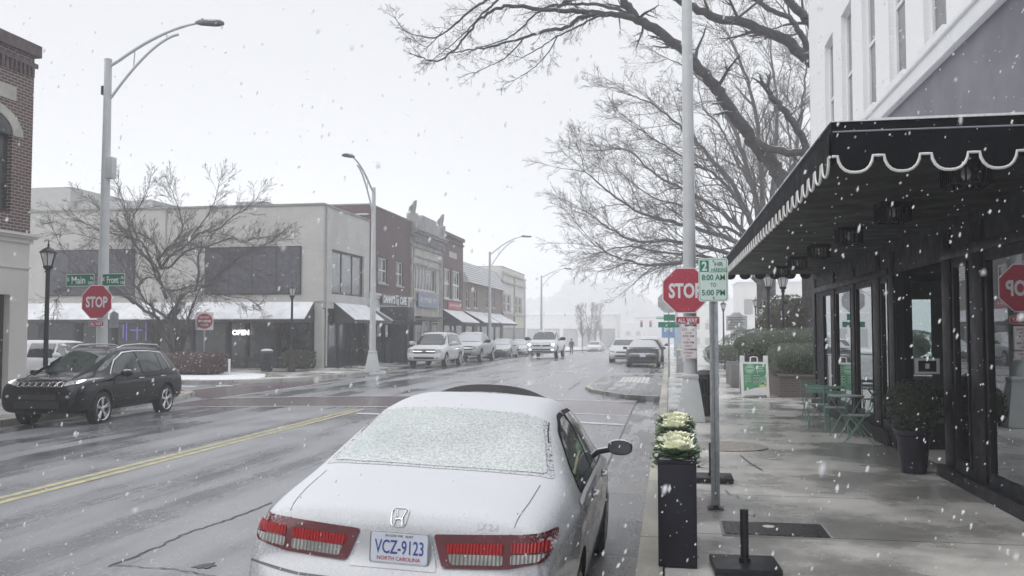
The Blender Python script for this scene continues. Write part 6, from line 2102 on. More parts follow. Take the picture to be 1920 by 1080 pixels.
make_vehicle('black_suv', 'glossy black SUV with lit headlights driving towards us at the left', 'car', (-12.90, 20.36, 0.0), radians(183.2), suv_st, M_BLACKPAINT, (.86, 3.50), .355, .905,
             [[(.66, 1.12), (.76, 1.44), (.98, 1.475), (1.0, 1.06)], [(1.04, 1.06), (1.02, 1.48), (1.85, 1.50), (1.87, 1.045)], [(1.93, 1.045), (1.93, 1.50), (2.3, 1.485), (2.7, 1.34), (3.05, 1.07)]],
             screen=[(-.70, 1.13), (.70, 1.13), (.585, 1.545), (-.585, 1.545)], back=[(-.6, 1.15), (.6, 1.15), (.55, 1.45), (-.55, 1.45)],
             seams=[([(1.01, 1.03), (1.03, .6), (1.05, .36)], 'right', .008), ([(1.9, 1.03), (1.9, .36)], 'right', .008), ([(3.1, 1.0), (3.06, .36)], 'right', .008)],
             front=suv_front, mirrors=(.96, 2.92, 1.08, mat('black mirror shell gloss', (0.012, 0.012, 0.014), .15, snow=(.75, 1.0, .6, 30)), 1.1), spokes=5, rim_m=mat('bright alloy', (0.62, 0.63, 0.65), .25, metal=.7),
             glass=mat('tinted suv glass', (0.035, 0.045, 0.042), 0.03, vary=.5, vscale=1.2, spec=1.0))

M_WPAINT = mat('white car paint with snow', (0.62, 0.64, 0.66), 0.25, vary=0.05, coat=.5, snow=(0.25, 0.7, 0.7, 14))
M_GPAINT = mat('silver grey car paint with snow', (0.36, 0.37, 0.38), 0.3, metal=.3, vary=0.08, coat=.4, snow=(0.1, 0.6, 0.8, 12))
M_DPAINT = mat('dark grey car paint with snow', (0.06, 0.065, 0.07), 0.25, vary=0.1, coat=.5, snow=(0.45, 0.8, 0.8, 12))
M_SNOWGL = mat('snowed over glass', (0.40, 0.43, 0.44), 0.5, vary=.2, vscale=3, snow=(0.3, 0.8, 1.0, 10))
big_st = [
    (0.00, .55, .68, .84, .76, .74), (0.04, .45, .80, .95, 1.0, .84), (0.09, .42, 1.1, .985, 1.35, .80), (0.16, .40, 1.15, .995, 1.70, .76), (0.30, .38, 1.16, 1.0, 1.83, .74),
    (1.0, .36, 1.16, 1.0, 1.89, .73), (2.5, .36, 1.14, 1.0, 1.90, .73), (3.0, .36, 1.13, 1.0, 1.86, .73), (3.25, .36, 1.13, 1.0, 1.76, .73), (3.65, .36, 1.14, 1.0, 1.40, .78),
    (3.9, .36, 1.14, .995, 1.22, .82), (4.4, .37, 1.10, .985, 1.18, .82), (4.9, .38, 1.06, .965, 1.12, .80), (5.04, .40, .92, .94, 1.0, .80), (5.10, .48, .72, .86, .80, .74), (5.13, .55, .66, .78, .7, .66)]
def big_front(emblem=True, lit=None, z0=.78, z1=1.0, low_m=None):
    def f(car, bvh):
        head(car, bvh, [(.62, z0 + .02), (.90, z0 + .04), (.92, z1), (.62, z1)], M_HEADOFF, lit)
        g_ = fpatch(car, bvh, rect(-.60, .60, z0, z1), M_RIMD, 'grille')
        q = MB(); line_on(q, bvh, [(-.60, (z0 + z1) / 2), (.60, (z0 + z1) / 2)], 'front', .05, .02); q.build('grille_bar', car['paint_m'] if False else M_CHROME, g_)
        if emblem:
            q = MB(); q.tube([cast(bvh, 'front', -.1, (z0 + z1) / 2, .03), cast(bvh, 'front', .1, (z0 + z1) / 2, .03)], .028, 6); q.build('emblem', mat('gold emblem', (.4, .35, .2), .3), g_)
        fpatch(car, bvh, rect(-.55, .55, .50, .60), M_TRIMBLK, 'air_intake')
        for s in (-1, 1):
            fpatch(car, bvh, [(s * (.72 + cos(a) * .05), .56 + sin(a) * .04) for a in [k * pi / 5 for k in range(10)]], M_HEADOFF, 'fog_lamp', r=.01)
    return f
def big_rails(car, bvh):
    for s in (-1, 1):
        rl = MB(); rl.tube([(s * .68, .5, 1.86), (s * .68, .7, 1.93), (s * .68, 2.6, 1.94), (s * .68, 2.8, 1.88)], .022, 6); rl.build('roof_rail', M_TRIMBLK, car)
make_vehicle('white_suv', 'big white SUV with clear windscreen, first parked vehicle by the row of shops', 'car', (-12.62, 49.6, rz(-12.6)), radians(180), big_st, M_WPAINT, (1.0, 4.1), .40, .99,
             [[(.55, 1.2), (.65, 1.68), (1.4, 1.74), (1.45, 1.2)], [(1.55, 1.2), (1.55, 1.75), (2.3, 1.75), (2.35, 1.18)], [(2.42, 1.18), (2.42, 1.75), (2.95, 1.70), (3.4, 1.3), (3.4, 1.18)]],
             screen=[(-.78, 1.24), (.78, 1.24), (.70, 1.78), (-.70, 1.78)], front=big_front(True), mirrors=(1.04, 3.3, 1.3, M_WPAINT, 1.5), extra=big_rails, style=1,
             seams=[([(1.5, 1.15), (1.5, .5)], 'right', .012), ([(2.38, 1.12), (2.38, .5)], 'right', .012), ([(3.45, 1.12), (3.4, .5)], 'right', .012)])
truck_st = [
    (0.00, .60, .72, .88, .80, .80), (0.05, .55, .95, .97, 1.18, .93), (0.10, .50, 1.15, .99, 1.32, .95), (1.0, .46, 1.22, 1.0, 1.36, .955), (1.85, .42, 1.22, 1.0, 1.36, .955), (1.93, .42, 1.22, 1.0, 1.45, .90),
    (2.0, .42, 1.20, 1.0, 1.80, .74), (2.4, .40, 1.18, 1.0, 1.89, .73), (3.3, .40, 1.16, 1.0, 1.90, .73), (3.7, .40, 1.15, 1.0, 1.80, .73), (4.2, .40, 1.16, 1.0, 1.36, .80),
    (4.45, .40, 1.16, .995, 1.24, .84), (5.0, .41, 1.13, .985, 1.20, .84), (5.6, .42, 1.08, .965, 1.13, .82), (5.74, .44, .94, .94, 1.02, .80), (5.80, .52, .74, .86, .82, .74), (5.83, .6, .68, .78, .72, .66)]
truck_win = [[(2.2, 1.24), (2.25, 1.74), (3.0, 1.77), (3.02, 1.22)], [(3.1, 1.22), (3.1, 1.77), (3.5, 1.72), (3.98, 1.32), (3.98, 1.22)]]
truck_seams = [([(2.1, 1.12), (2.1, .5)], 'right', .012), ([(3.06, 1.12), (3.06, .5)], 'right', .012), ([(4.05, 1.12), (4.0, .5)], 'right', .012), ([(1.9, 1.3), (1.9, .5)], 'right', .012)]
make_vehicle('silver_pickup', 'silver grey pickup with a snow covered bonnet and windscreen parked behind the big white SUV', 'pickup', (-12.45, 58.3, rz(-12.4)), radians(180), truck_st, M_GPAINT, (1.15, 4.75), .41, .99,
             truck_win, screen=[(-.78, 1.30), (.78, 1.30), (.70, 1.80), (-.70, 1.80)], front=big_front(False, None, .80, 1.02), mirrors=(1.05, 3.95, 1.32, M_TRIMBLK, 1.6), seams=truck_seams, style=1, glass=M_SNOWGL)
def ram_front(car, bvh):
    head(car, bvh, [(.62, .84), (.91, .86), (.92, 1.06), (.62, 1.06)], M_HEADOFF, (M_HEADLIT, .02, .085))
    g_ = fpatch(car, bvh, rect(-.58, .58, .84, 1.08), M_RIMD, 'grille')
    q = MB(); line_on(q, bvh, [(-.58, .96), (.58, .96)], 'front', .05, .02); line_on(q, bvh, [(0, .83), (0, 1.09)], 'front', .07, .02); q.build('grille_bar', M_WPAINT, g_)
    fpatch(car, bvh, rect(-.62, .62, .60, .68), M_TRIMBLK, 'air_intake')
    for s in (-1, 1): fpatch(car, bvh, rect(s * .66, s * .82, .60, .67), M_HEADLIT2, 'fog_lamp', r=.01)
    fpatch(car, bvh, rect(-.9, .9, .46, .53), M_TRIMBLK, 'valance')
make_vehicle('white_pickup', 'white pickup with bright lit headlights driving towards us on the wet road', 'pickup', (-8.35, 63.5, rz(-8.3)), radians(180), truck_st, M_WPAINT, (1.15, 4.75), .42, .99,
             truck_win, screen=[(-.78, 1.30), (.78, 1.30), (.70, 1.80), (-.70, 1.80)], front=ram_front, mirrors=(1.05, 3.95, 1.34, M_TRIMBLK, 1.7), seams=truck_seams, style=1)
low_st = [(y, zb, zs, ws, zt, wt) for y, zb, zs, ws, zt, wt in sedan_st]
def sedan_front(car, bvh):
    head(car, bvh, [(.50, .62), (.80, .68), (.84, .76), (.52, .72)], M_HEADOFF)
    fpatch(car, bvh, rect(-.42, .42, .62, .70), M_TRIMBLK, 'grille'); fpatch(car, bvh, rect(-.5, .5, .38, .48), M_TRIMBLK, 'air_intake')
    tail(car, bvh, [(.55, .78), (.85, .8), (.87, .92), (.55, .93)])
sed_win = [[(1.30, 1.00), (1.62, 1.29), (2.13, 1.38), (2.17, .985)], [(2.22, .985), (2.20, 1.38), (2.75, 1.35), (3.4, .98)]]
def sedan(label, x, y, rz_, paint, name='parked_sedan', glass=None, group=None, z=None):
    return make_vehicle(name, label, 'car', (x, y, (rz(x) if z is None else z) + gz(y)), rz_, sedan_st, paint, (1.02, 3.76), .325, .885, sed_win,
                        screen=[(-.66, 1.08), (.66, 1.08), (.55, 1.37), (-.55, 1.37)], back=[(-.64, 1.13), (.64, 1.13), (.56, 1.38), (-.56, 1.38)],
                        front=sedan_front, mirrors=(.93, 3.22, 1.0, paint, 1.0), style=1, levels=2, glass=glass, group=group)
sedan('small dark grey sedan parked between the silver pickup and a pale sedan', -12.5, 68.5, radians(180), M_DPAINT, glass=M_SNOWGL)
sedan('pale silver sedan parked just left of the oncoming white pickup', -12.3, 75.5, radians(180), M_GPAINT, glass=M_SNOWGL)
sedan('faint white sedan far off in the misty oncoming lane', -9.6, 118, radians(180), M_WPAINT, 'distant_car', z=0)
sedan('fainter car following the far white sedan in the mist', -10.3, 131, radians(180), M_GPAINT, 'distant_car', z=0)
sedan('pale snowy car half hidden left of the dark coupe', -2.75, 58.0, radians(180), M_WPAINT)
coupe_st = [(y * .98, zb, zs * 1.0, ws * 1.05, zt * (.985 if zt > 1.2 else 1.03), wt * 1.04) for y, zb, zs, ws, zt, wt in sedan_st]
def coupe_rear(car, bvh):
    for s in (-1, 1):
        fpatch(car, bvh, [(s * .34, .90), (s * .86, .94), (s * .88, 1.0), (s * .34, .95)], M_TRIMBLK, 'tail_lamp', 'rear', .012)
    fpatch(car, bvh, rect(-.9, .9, .33, .60), M_TRIMBLK, 'lower_bumper', 'rear', .006)
    plate_on(car, 'rear', 0, cast(bvh, 'rear', 0, .66, 0).y - .02, .66)
    sp_ = MB(); sp_.box(-.78, .78, .12, .26, 1.08, 1.11); sp_.build('spoiler', M_DPAINT, car, bevel=.01)
make_vehicle('dark_coupe', 'dark grey sedan seen from behind, nearest of the cars parked up the right side', 'car', (-1.42, 47.9, rz(-1.4)), 0, coupe_st, M_DPAINT, (1.0, 3.7), .34, .92, sed_win,
             screen=None, back=[(-.66, 1.13), (.66, 1.13), (.58, 1.38), (-.58, 1.38)], rear=coupe_rear, mirrors=(.98, 3.1, 1.0, M_TRIMBLK, 1.1), glass=M_SNOWGL, style=1)
make_vehicle('dark_suv', 'dark SUV with a snow covered roof parked just ahead of the dark grey sedan', 'car', (-1.25, 55.5, rz(-1.3)), 0, suv_st, M_DPAINT, (.86, 3.50), .355, .905,
             [[(.66, 1.12), (.76, 1.44), (1.85, 1.50), (1.87, 1.045)], [(1.93, 1.045), (1.93, 1.50), (2.3, 1.485), (3.05, 1.07)]], back=[(-.6, 1.15), (.6, 1.15), (.55, 1.45), (-.55, 1.45)],
             rear=lambda c, b: tail(c, b, [(.60, .98), (.86, 1.03), (.86, .93), (.60, .92)]), mirrors=(.98, 2.92, 1.08, M_TRIMBLK, 1.2), style=1)
make_vehicle('white_estate_car', 'long white SUV on the side street, partly hidden behind the black SUV', 'car', (-24.6, 29.0, -.01), radians(-90), [(y, zb * .9, zs * .9, ws, zt * .88, wt) for y, zb, zs, ws, zt, wt in big_st], M_WPAINT, (1.0, 4.1), .37, .99,
             [[(.55, 1.08), (.65, 1.46), (1.7, 1.53), (1.75, 1.08)], [(1.95, 1.08), (1.95, 1.53), (2.9, 1.52), (2.95, 1.06)], [(3.05, 1.06), (3.05, 1.5), (3.2, 1.44), (3.5, 1.12)]],
             screen=[(-.78, 1.10), (.78, 1.10), (.70, 1.55), (-.70, 1.55)], front=big_front(False, None, .70, .88), mirrors=(1.04, 3.3, 1.15, M_WPAINT, 1.3), style=1)

# ------------------------------------------------------------------ bare trees
M_BARK = mat('wet dark bark', (0.045, 0.042, 0.045), 0.8, vary=0.4, vscale=6, bump=0.9, bscale=14, snow=(0.72, 1.0, 0.7, 6))
M_BARK2 = mat('grey bark', (0.085, 0.08, 0.08), 0.8, vary=0.3, vscale=4, snow=(0.88, 1.1, 0.5, 6))

def branchlets(mb, p, d, L, r, lvl, rnd, o):
    """one wandering branch with its side shoots"""
    nseg = max(3, int(L / o['seg'][min(lvl, len(o['seg']) - 1)]))
    path, rad = [p.copy()], [r]
    q = p.copy()
    d = d.normalized()
    kids = []
    for i in range(nseg):
        t = (i + 1) / nseg
        d = (d + Vector((rnd.gauss(0, 1), rnd.gauss(0, 1), rnd.gauss(0, 1))) * o['wob'] + Vector((0, 0, o['up'])) * (1 if lvl else .5)).normalized()
        q = q + d * (L / nseg)
        path.append(q.copy()); rad.append(max(o['rmin'], r * (1 - .75 * t)))
        kids.append((t, q.copy(), d.copy(), rad[-1]))
    mb.tube(path, rad, 5 if lvl == 0 else 3, cap=False)
    if lvl < o['lvl']:
        k = o['kids'][min(lvl, len(o['kids']) - 1)]
        for i in range(k):
            t, c, dd, rr = kids[min(len(kids) - 1, int((.15 + .85 * (i + rnd.random()) / k) * len(kids)))]
            ax = Vector((rnd.gauss(0, 1), rnd.gauss(0, 1), rnd.gauss(0, 1))).cross(dd).normalized()
            nd = (Matrix.Rotation(rnd.uniform(*o['ang']), 3, ax) @ dd)
            nd = Vector((nd.x, nd.y * o.get('flat', 1), nd.z))
            branchlets(mb, c, nd, L * rnd.uniform(*o['ratio']) * (1.15 - .6 * t), rr * rnd.uniform(.5, .75), lvl + 1, rnd, o)

def limb(mb, tw, pts, r0, r1, rnd, o, kids=12, klen=(1.5, 3.5), start=.2, n=8, kr=.42):
    """a main limb through given points, with procedural side branches hanging on it"""
    P = [Vector(p) for p in pts]
    path = []
    for i in range(len(P) - 1):
        p0, p1, p2, p3 = P[max(i - 1, 0)], P[i], P[i + 1], P[min(i + 2, len(P) - 1)]
        for s in range(5):
            t = s / 5
            path.append(((p1 * 2) + (p2 - p0) * t + (p0 * 2 - p1 * 5 + p2 * 4 - p3) * t * t + (p1 * 3 - p0 - p2 * 3 + p3) * t ** 3) * .5)
    path.append(P[-1])
    path = [p + Vector((rnd.uniform(-1, 1), rnd.uniform(-1, 1), rnd.uniform(-1, 1))) * min(.06, r0 * .35) if 0 < i < len(path) - 1 else p for i, p in enumerate(path)]
    N = len(path)
    rad = [r0 + (r1 - r0) * (i / (N - 1)) ** .8 for i in range(N)]
    mb.tube(path, rad, n)
    for k in range(kids):
        f = start + (1 - start) * (k + rnd.random()) / kids
        i = min(N - 2, int(f * (N - 1)))
        dd = (path[i + 1] - path[i]).normalized()
        ax = Vector((rnd.gauss(0, 1), rnd.gauss(0, 1), rnd.gauss(0, 1))).cross(dd).normalized()
        nd = Matrix.Rotation(rnd.uniform(*o['ang']), 3, ax) @ dd
        branchlets(tw, path[i], nd, rnd.uniform(*klen) * (1.1 - .45 * f), min(rad[i] * kr, .09), 0, rnd, o)
    # the tip breaks up into twigs
    for k in range(3):
        dd = (path[-1] - path[-3]).normalized() + Vector((rnd.gauss(0, .3), rnd.gauss(0, .3), rnd.gauss(0, .3)))
        branchlets(tw, path[-1], dd, klen[1] * .6, r1 * .9, 0, rnd, o)
    return path, rad

def tree(label, base, bark, build, name='bare_tree', group=None):
    t = thing(name, label, 'tree', base, 0, group)
    inv = Vector(base)
    tr, tw = MB(), MB()
    build(tr, tw)
    for m_ in (tr, tw):
        m_.v = [(x - inv.x, y - inv.y, z - inv.z) for x, y, z in m_.v]
    tr.build('trunk', bark, t, smooth=60, fix=False)
    tw.build('crown', bark, t, smooth=60, fix=False)
    return t

# big tree just beyond the shop; limbs sweep over the street
def tree_a(tr, tw):
    rnd = random.Random(21)
    o = dict(seg=(.30, .22, .16), wob=.15, up=-.01, lvl=2, kids=(6, 4), ang=(.4, 1.15), ratio=(.32, .6), rmin=.0042)
    A = lambda pts: [at(px, py, Y) for px, py, Y in pts]
    tr.tube([(5.3, 33, -.1), (5.3, 33, .5), (5.25, 33, 2.5), (5.2, 33, 4.6)], [.75, .6, .52, .5], 14)
    tr.tube([(5.2, 33, 4.5), (4.9, 33, 6.2), (5.6, 33, 8.5), (6.4, 32.7, 10.2)], [.5, .42, .34, .28], 12)
    limb(tr, tw, [(5.1, 33, 5.5)] + A([(1462, 330, 33), (1440, 300, 33), (1400, 250, 32.7), (1360, 190, 32.3), (1330, 150, 32), (1281, 98, 31.6), (1225, 52, 31.2), (1190, 32, 31), (1168, -5, 30.8), (1140, -60, 30.4)]), .29, .125, rnd, o, 11, (1.0, 2.2), .35, 12)
    limb(tr, tw, A([(1412, 262, 32.7), (1450, 280, 32.4), (1490, 287, 32.2), (1512, 282, 32), (1490, 235, 31.8), (1462, 200, 31.6), (1446, 178, 31.5)]), .15, .11, rnd, o, 8, (.6, 1.4), .3, 10)
    limb(tr, tw, [(6.4, 32.7, 10.2)] + A([(1540, 130, 32.5), (1500, 100, 32.2), (1455, 66, 32), (1400, 45, 31.7), (1345, 32, 31.4), (1290, 10, 31.2), (1250, -20, 31)]), .24, .12, rnd, o, 8, (1, 2.1), .2, 12)
    limb(tr, tw, [(6.4, 32.7, 10.2)] + A([(1530, 60, 32.4), (1505, 30, 32.2), (1475, -5, 32), (1440, -60, 31.8)]), .2, .13, rnd, o, 5, (1, 2.4), .2, 10)
    limb(tr, tw, A([(1515, 95, 32.3), (1500, 60, 32), (1480, 35, 31.8), (1440, 15, 31.6), (1400, -10, 31.5)]), .12, .07, rnd, o, 6, (1, 2), .2, 8)
    # long drooping side branches towards the left
    o2 = dict(o); o2['up'] = -.005
    side = [
        ([(1205, 40, 31), (1170, 28, 30.8), (1130, 26, 30.6), (1095, 22, 30.4), (1060, 20, 30.2), (1010, 16, 30), (960, 11, 29.8), (925, 20, 29.6), (895, 40, 29.4), (870, 72, 29.2), (845, 100, 29), (815, 116, 28.9), (790, 108, 28.8)], .12, .02),
        ([(1200, 38, 31), (1155, 27, 30.7), (1120, 27, 30.5), (1085, 35, 30.4), (1060, 52, 30.3), (1015, 60, 30.1), (975, 73, 29.9), (930, 84, 29.7), (890, 93, 29.6), (855, 98, 29.5)], .11, .02),
        ([(1130, 27, 30.4), (1105, 38, 30.3), (1080, 52, 30.2), (1045, 68, 30), (1015, 88, 29.9), (980, 108, 29.7)], .05, .015),
        ([(1045, 68, 30), (1030, 95, 29.9), (1005, 124, 29.8), (965, 150, 29.7)], .028, .01),
        ([(980, 73, 29.9), (965, 92, 29.8), (945, 110, 29.7), (915, 125, 29.6), (893, 136, 29.6)], .03, .01),
        ([(1190, 30, 31), (1150, 16, 30.9), (1110, 8, 30.8), (1065, 8, 30.7), (1030, 12, 30.6), (1000, 30, 30.5), (975, 55, 30.4), (950, 72, 30.3), (920, 83, 30.2), (885, 95, 30.1)], .07, .015),
        ([(935, -15, 29.6), (905, 5, 29.4), (880, 22, 29.2), (860, 40, 29.1), (838, 58, 29), (815, 70, 28.9), (785, 67, 28.8), (760, 58, 28.7), (742, 35, 28.6)], .055, .012),
        ([(950, -20, 29.6), (925, 8, 29.4), (905, 25, 29.3), (888, 45, 29.2), (868, 65, 29.1), (840, 90, 29), (810, 112, 29)], .05, .012),
        ([(1110, -30, 30.6), (1080, -5, 30.5), (1050, 12, 30.4), (1040, 18, 30.3), (1055, 5, 30.2)], .05, .03),
        ([(830, 58, 29), (815, 75, 28.9), (800, 88, 28.8), (782, 78, 28.7)], .02, .01),
        ([(1350, 32, 31.4), (1372, 40, 31.2), (1420, 5, 31), (1450, -10, 31)], .06, .03),
    ]
    for pts, r0, r1 in side:
        limb(tr, tw, A(pts), r0, r1, rnd, o2, int(4 + len(pts) * 1.6), (.35, 1.0), .1, 6, .3)
tree('big dark bare tree behind the shop, thick limbs sweeping over the street', (5.3, 33, 0.1), M_BARK, tree_a)

# wide pale tree behind it
def tree_b(tr, tw):
    rnd = random.Random(33)
    o = dict(seg=(.5, .45, .4), wob=.12, up=.02, lvl=2, kids=(8, 6), ang=(.35, .85), ratio=(.38, .60), rmin=.007)
    Y = 48
    base = at(1437, 600, Y)
    bx = base.x
    tr.tube([(bx, Y, -.1), (bx, Y, .6), (bx, Y, 3), (bx + .02, Y, 5.4)], [.75, .58, .48, .5], 14)
    A = lambda pts, dy: [at(1437 + (px - 1437) * .87, py + (px < 1150) * -8, Y + dy * (i / len(pts))) for i, (px, py) in enumerate(pts)]
    limbs = [
        ([(1437, 560), (1405, 515), (1340, 492), (1270, 490), (1190, 497), (1120, 492), (1070, 470)], -3, .2),
        ([(1437, 540), (1390, 490), (1310, 465), (1230, 452), (1150, 450), (1090, 430), (1050, 405)], 2, .2),
        ([(1437, 530), (1400, 470), (1330, 440), (1250, 420), (1170, 400), (1100, 370), (1045, 330)], -5, .22),
        ([(1437, 520), (1405, 450), (1345, 400), (1270, 360), (1200, 330), (1140, 290), (1085, 290)], 3, .2),
        ([(1437, 510), (1410, 430), (1365, 350), (1310, 290), (1260, 245), (1200, 200), (1150, 180)], -2, .22),
        ([(1437, 505), (1420, 410), (1395, 310), (1360, 230), (1320, 170), (1270, 130), (1225, 110)], 5, .24),
        ([(1437, 505), (1432, 400), (1425, 300), (1410, 200), (1385, 120), (1350, 60)], -4, .26),
        ([(1437, 505), (1445, 400), (1455, 300), (1460, 200), (1450, 110), (1440, 50)], 3, .24),
        ([(1437, 510), (1465, 420), (1490, 330), (1510, 240), (1520, 150), (1525, 70)], -2, .22),
        ([(1437, 525), (1480, 450), (1530, 380), (1580, 320), (1620, 260)], 2, .2),
        ([(1437, 515), (1400, 460), (1360, 430), (1310, 420), (1250, 385), (1190, 370), (1120, 330)], 6, .16),
        ([(1437, 510), (1415, 440), (1380, 380), (1330, 330), (1290, 310), (1230, 280), (1180, 250)], -6, .17),
        ([(1437, 540), (1380, 505), (1300, 480), (1220, 475), (1140, 470), (1085, 480)], 5, .15),
        ([(1437, 508), (1428, 420), (1405, 350), (1370, 300), (1340, 240), (1300, 200), (1290, 150)], 7, .17),
        ([(1437, 508), (1450, 420), (1480, 360), (1490, 280), (1480, 200), (1490, 130)], 6, .17),
    ]
    for pts, dy, r in limbs:
        limb(tr, tw, A(pts, dy), r * .85, .025, rnd, o, 25, (1.8, 4.1), .22, 7, .42)
tree('wide grey bare tree spreading beyond the tall pole, paler than the big one in front', (at(1437, 600, 48).x, 48, 0.1), M_BARK2, tree_b)

# low spreading street tree on the far corner
def tree_c(tr, tw):
    rnd = random.Random(44)
    o = dict(seg=(.26, .22, .18), wob=.12, up=.02, lvl=2, kids=(6, 4), ang=(.25, .8), ratio=(.36, .62), rmin=.0058)
    Y = 35.6
    A = lambda pts, dy: [at(310 + (px - 310) * .9, py if py > 470 else 470 + (py - 470) * .80, Y + dy * (i / len(pts))) for i, (px, py) in enumerate(pts)]
    stems = [
        ([(330, 702), (325, 660), (312, 622), (290, 595), (262, 578), (238, 560), (215, 548), (180, 528), (140, 512), (105, 480), (85, 440)], -1.5, .17),
        ([(334, 702), (332, 655), (325, 615), (305, 590), (272, 568), (255, 545), (262, 525), (285, 520), (300, 535), (320, 550)], 1, .15),
        ([(338, 702), (338, 650), (336, 610), (330, 580), (345, 555), (372, 545), (400, 535)], -1, .15),
        ([(342, 702), (345, 655), (352, 610), (365, 580), (378, 548), (392, 530)], 1.5, .16),
        ([(312, 560), (300, 530), (290, 500), (265, 480), (245, 450), (235, 420), (225, 370), (215, 330)], -1, .12),
        ([(262, 530), (245, 505), (240, 470), (250, 440), (240, 400), (260, 360), (275, 325)], 1.5, .09),
        ([(290, 520), (280, 490), (260, 450), (235, 440), (200, 430), (170, 420), (130, 400), (100, 395)], -1, .085),
        ([(300, 500), (295, 470), (275, 440), (240, 425), (205, 410), (180, 380), (150, 350)], 1, .08),
        ([(245, 570), (210, 545), (185, 540), (160, 520), (130, 525), (100, 540), (85, 560)], -1.5, .07),
        ([(298, 485), (310, 470), (330, 450), (345, 420), (340, 380), (330, 350), (320, 320)], 1.5, .09),
        ([(300, 500), (292, 480), (296, 484), (320, 460), (360, 440), (390, 400), (410, 360), (420, 320)], -2, .11),
        ([(300, 505), (320, 480), (350, 460), (380, 430), (420, 420), (450, 390), (480, 370), (500, 350)], 2, .1),
        ([(300, 500), (320, 500), (355, 470), (400, 460), (445, 440), (470, 450), (500, 440), (540, 435)], -1.5, .09),
        ([(372, 545), (380, 510), (378, 480), (392, 460), (410, 470), (440, 485), (480, 505), (510, 520)], 1, .08),
        ([(392, 530), (415, 520), (440, 500), (470, 480), (505, 460), (530, 450)], 2, .08),
        ([(255, 545), (235, 520), (215, 490), (195, 460), (160, 440), (120, 430)], 1, .07),
        ([(300, 540), (330, 545), (370, 535), (400, 540), (440, 555), (480, 560), (505, 572)], -2, .07),
    ]
    for pts, dy, r in stems:
        limb(tr, tw, A(pts, dy), r * .68, .012, rnd, o, 30, (.7, 1.6), .12, 6, .4)
tree('low bare tree with tangled grey branches in front of the cream building', (at(335, 700, 35.6).x, 35.6, 0.1), M_BARK2, tree_c)

# thin street trees by the far low building
def small_tree(label, x, y, h, seed, group=None):
    def b(tr, tw):
        rnd = random.Random(seed)
        o = dict(seg=(.5, .4), wob=.1, up=.06, lvl=1, kids=(6,), ang=(.3, .7), ratio=(.4, .6), rmin=.02)
        z = gz(y)
        for k in range(5):
            a = rnd.uniform(0, 6.28)
            limb(tr, tw, [(x, y, z), (x + .1 * cos(a), y, z + h * .3), (x + .7 * cos(a), y + .5 * sin(a), z + h * .65), (x + 1.2 * cos(a), y + sin(a), z + h)], .09, .02, rnd, o, 10, (.8, 1.8), .3, 5)
    tree(label, (x, y, gz(y)), M_BARK2, b, 'street_tree', group)
for i, (x, y, h, lab) in enumerate([(-14.6, 150, 6.5, 'leftmost of the thin faint street trees far down the left pavement'), (-14.7, 163, 7.5, 'second thin faint street tree from the left, far down the pavement'), (-14.6, 176, 8, 'third thin faint street tree from the left, far down the pavement'), (-14.5, 190, 8, 'rightmost of the thin faint street trees down the left pavement')]):
    small_tree(lab, x, y, h, 60 + i, 'thin street trees far down the pavement')

# the wooded rise the street runs towards, only just visible through the snow
wd = MB()
rw = random.Random(9)
for i in range(320):
    x = rw.uniform(-150, 110)
    y = 560 + rw.uniform(0, 70)
    x *= 1.9
    top = 37 + 16 * noise.noise(Vector((x * .014, 0, 3))) + (9 if -68 < x < -32 else 0) + (-8 if x > -16 else 0)
    h = top * rw.uniform(.75, 1.0)
    z0 = gz(y) - 1
    rr_ = rw.uniform(4.5, 10)
    wd.ball((x, y, z0 + h - rr_), rr_, 9, 6, sq=(1, 1, 1.15), jit=.16, rnd=rw)
    wd.ball((x + rw.uniform(-3, 3), y - 2, z0 + h * .45), rr_ * 1.1, 8, 5, sq=(1, 1, 1.2), jit=.18, rnd=rw)
tag(wd.build('distant_woods', mat('winter woodland', (0.10, 0.10, 0.10), 0.9, vary=.3, vscale=.3), smooth=0), 'faint wooded rise at the end of the street', 'woods', kind='stuff')

# ------------------------------------------------------------------ far street details
def signal(x, y, z, label):
    t = thing('traffic_light', label, 'traffic light', (x, y, z), 0, 'traffic lights hanging over the far junction')
    b = MB(); b.box(-.18, .18, 0, .3, -1.05, 0); b.build('housing', mat('signal housing', (0.03, 0.03, 0.03), .5), t)
    for k, (c, mm) in enumerate(((-.18, mat('red signal light', (.8, .02, .02), .3, emit=(1, .08, .1), estr=.6)), (-.52, M_BLACKTXT), (-.86, M_BLACKTXT))):
        b = MB(); b.lathe((0, 0, 0), [(.14, 0), (.14, .02), (0.001, .03)], 12)
        b.v = [(x_, -z_, y_ + c) for x_, y_, z_ in b.v]
        b.build('lens', mm, t)
signal(-4.3, 140, 3.6, 'left of the two faint red traffic lights over the far junction')
signal(-2.9, 140, 3.6, 'right of the two faint red traffic lights over the far junction')
t = thing('signal_mast', 'faint mast arm with a green street sign carrying the far traffic lights', 'mast', (1.2, 140.3, gz(140)))
b = MB(); b.tube([(0, 0, 0), (0, 0, 6.2)], .13, 8); b.build('pole', M_POLE, t)
b = MB(); b.tube([(0, 0, 5.3), (-6.5, 0, 5.2)], .08, 8); b.build('arm', M_POLE, t)
b = MB(); b.box(-3.2, -1.2, -.06, -.02, 5.0, 5.4); b.build('sign_panel', M_SGREEN, t)
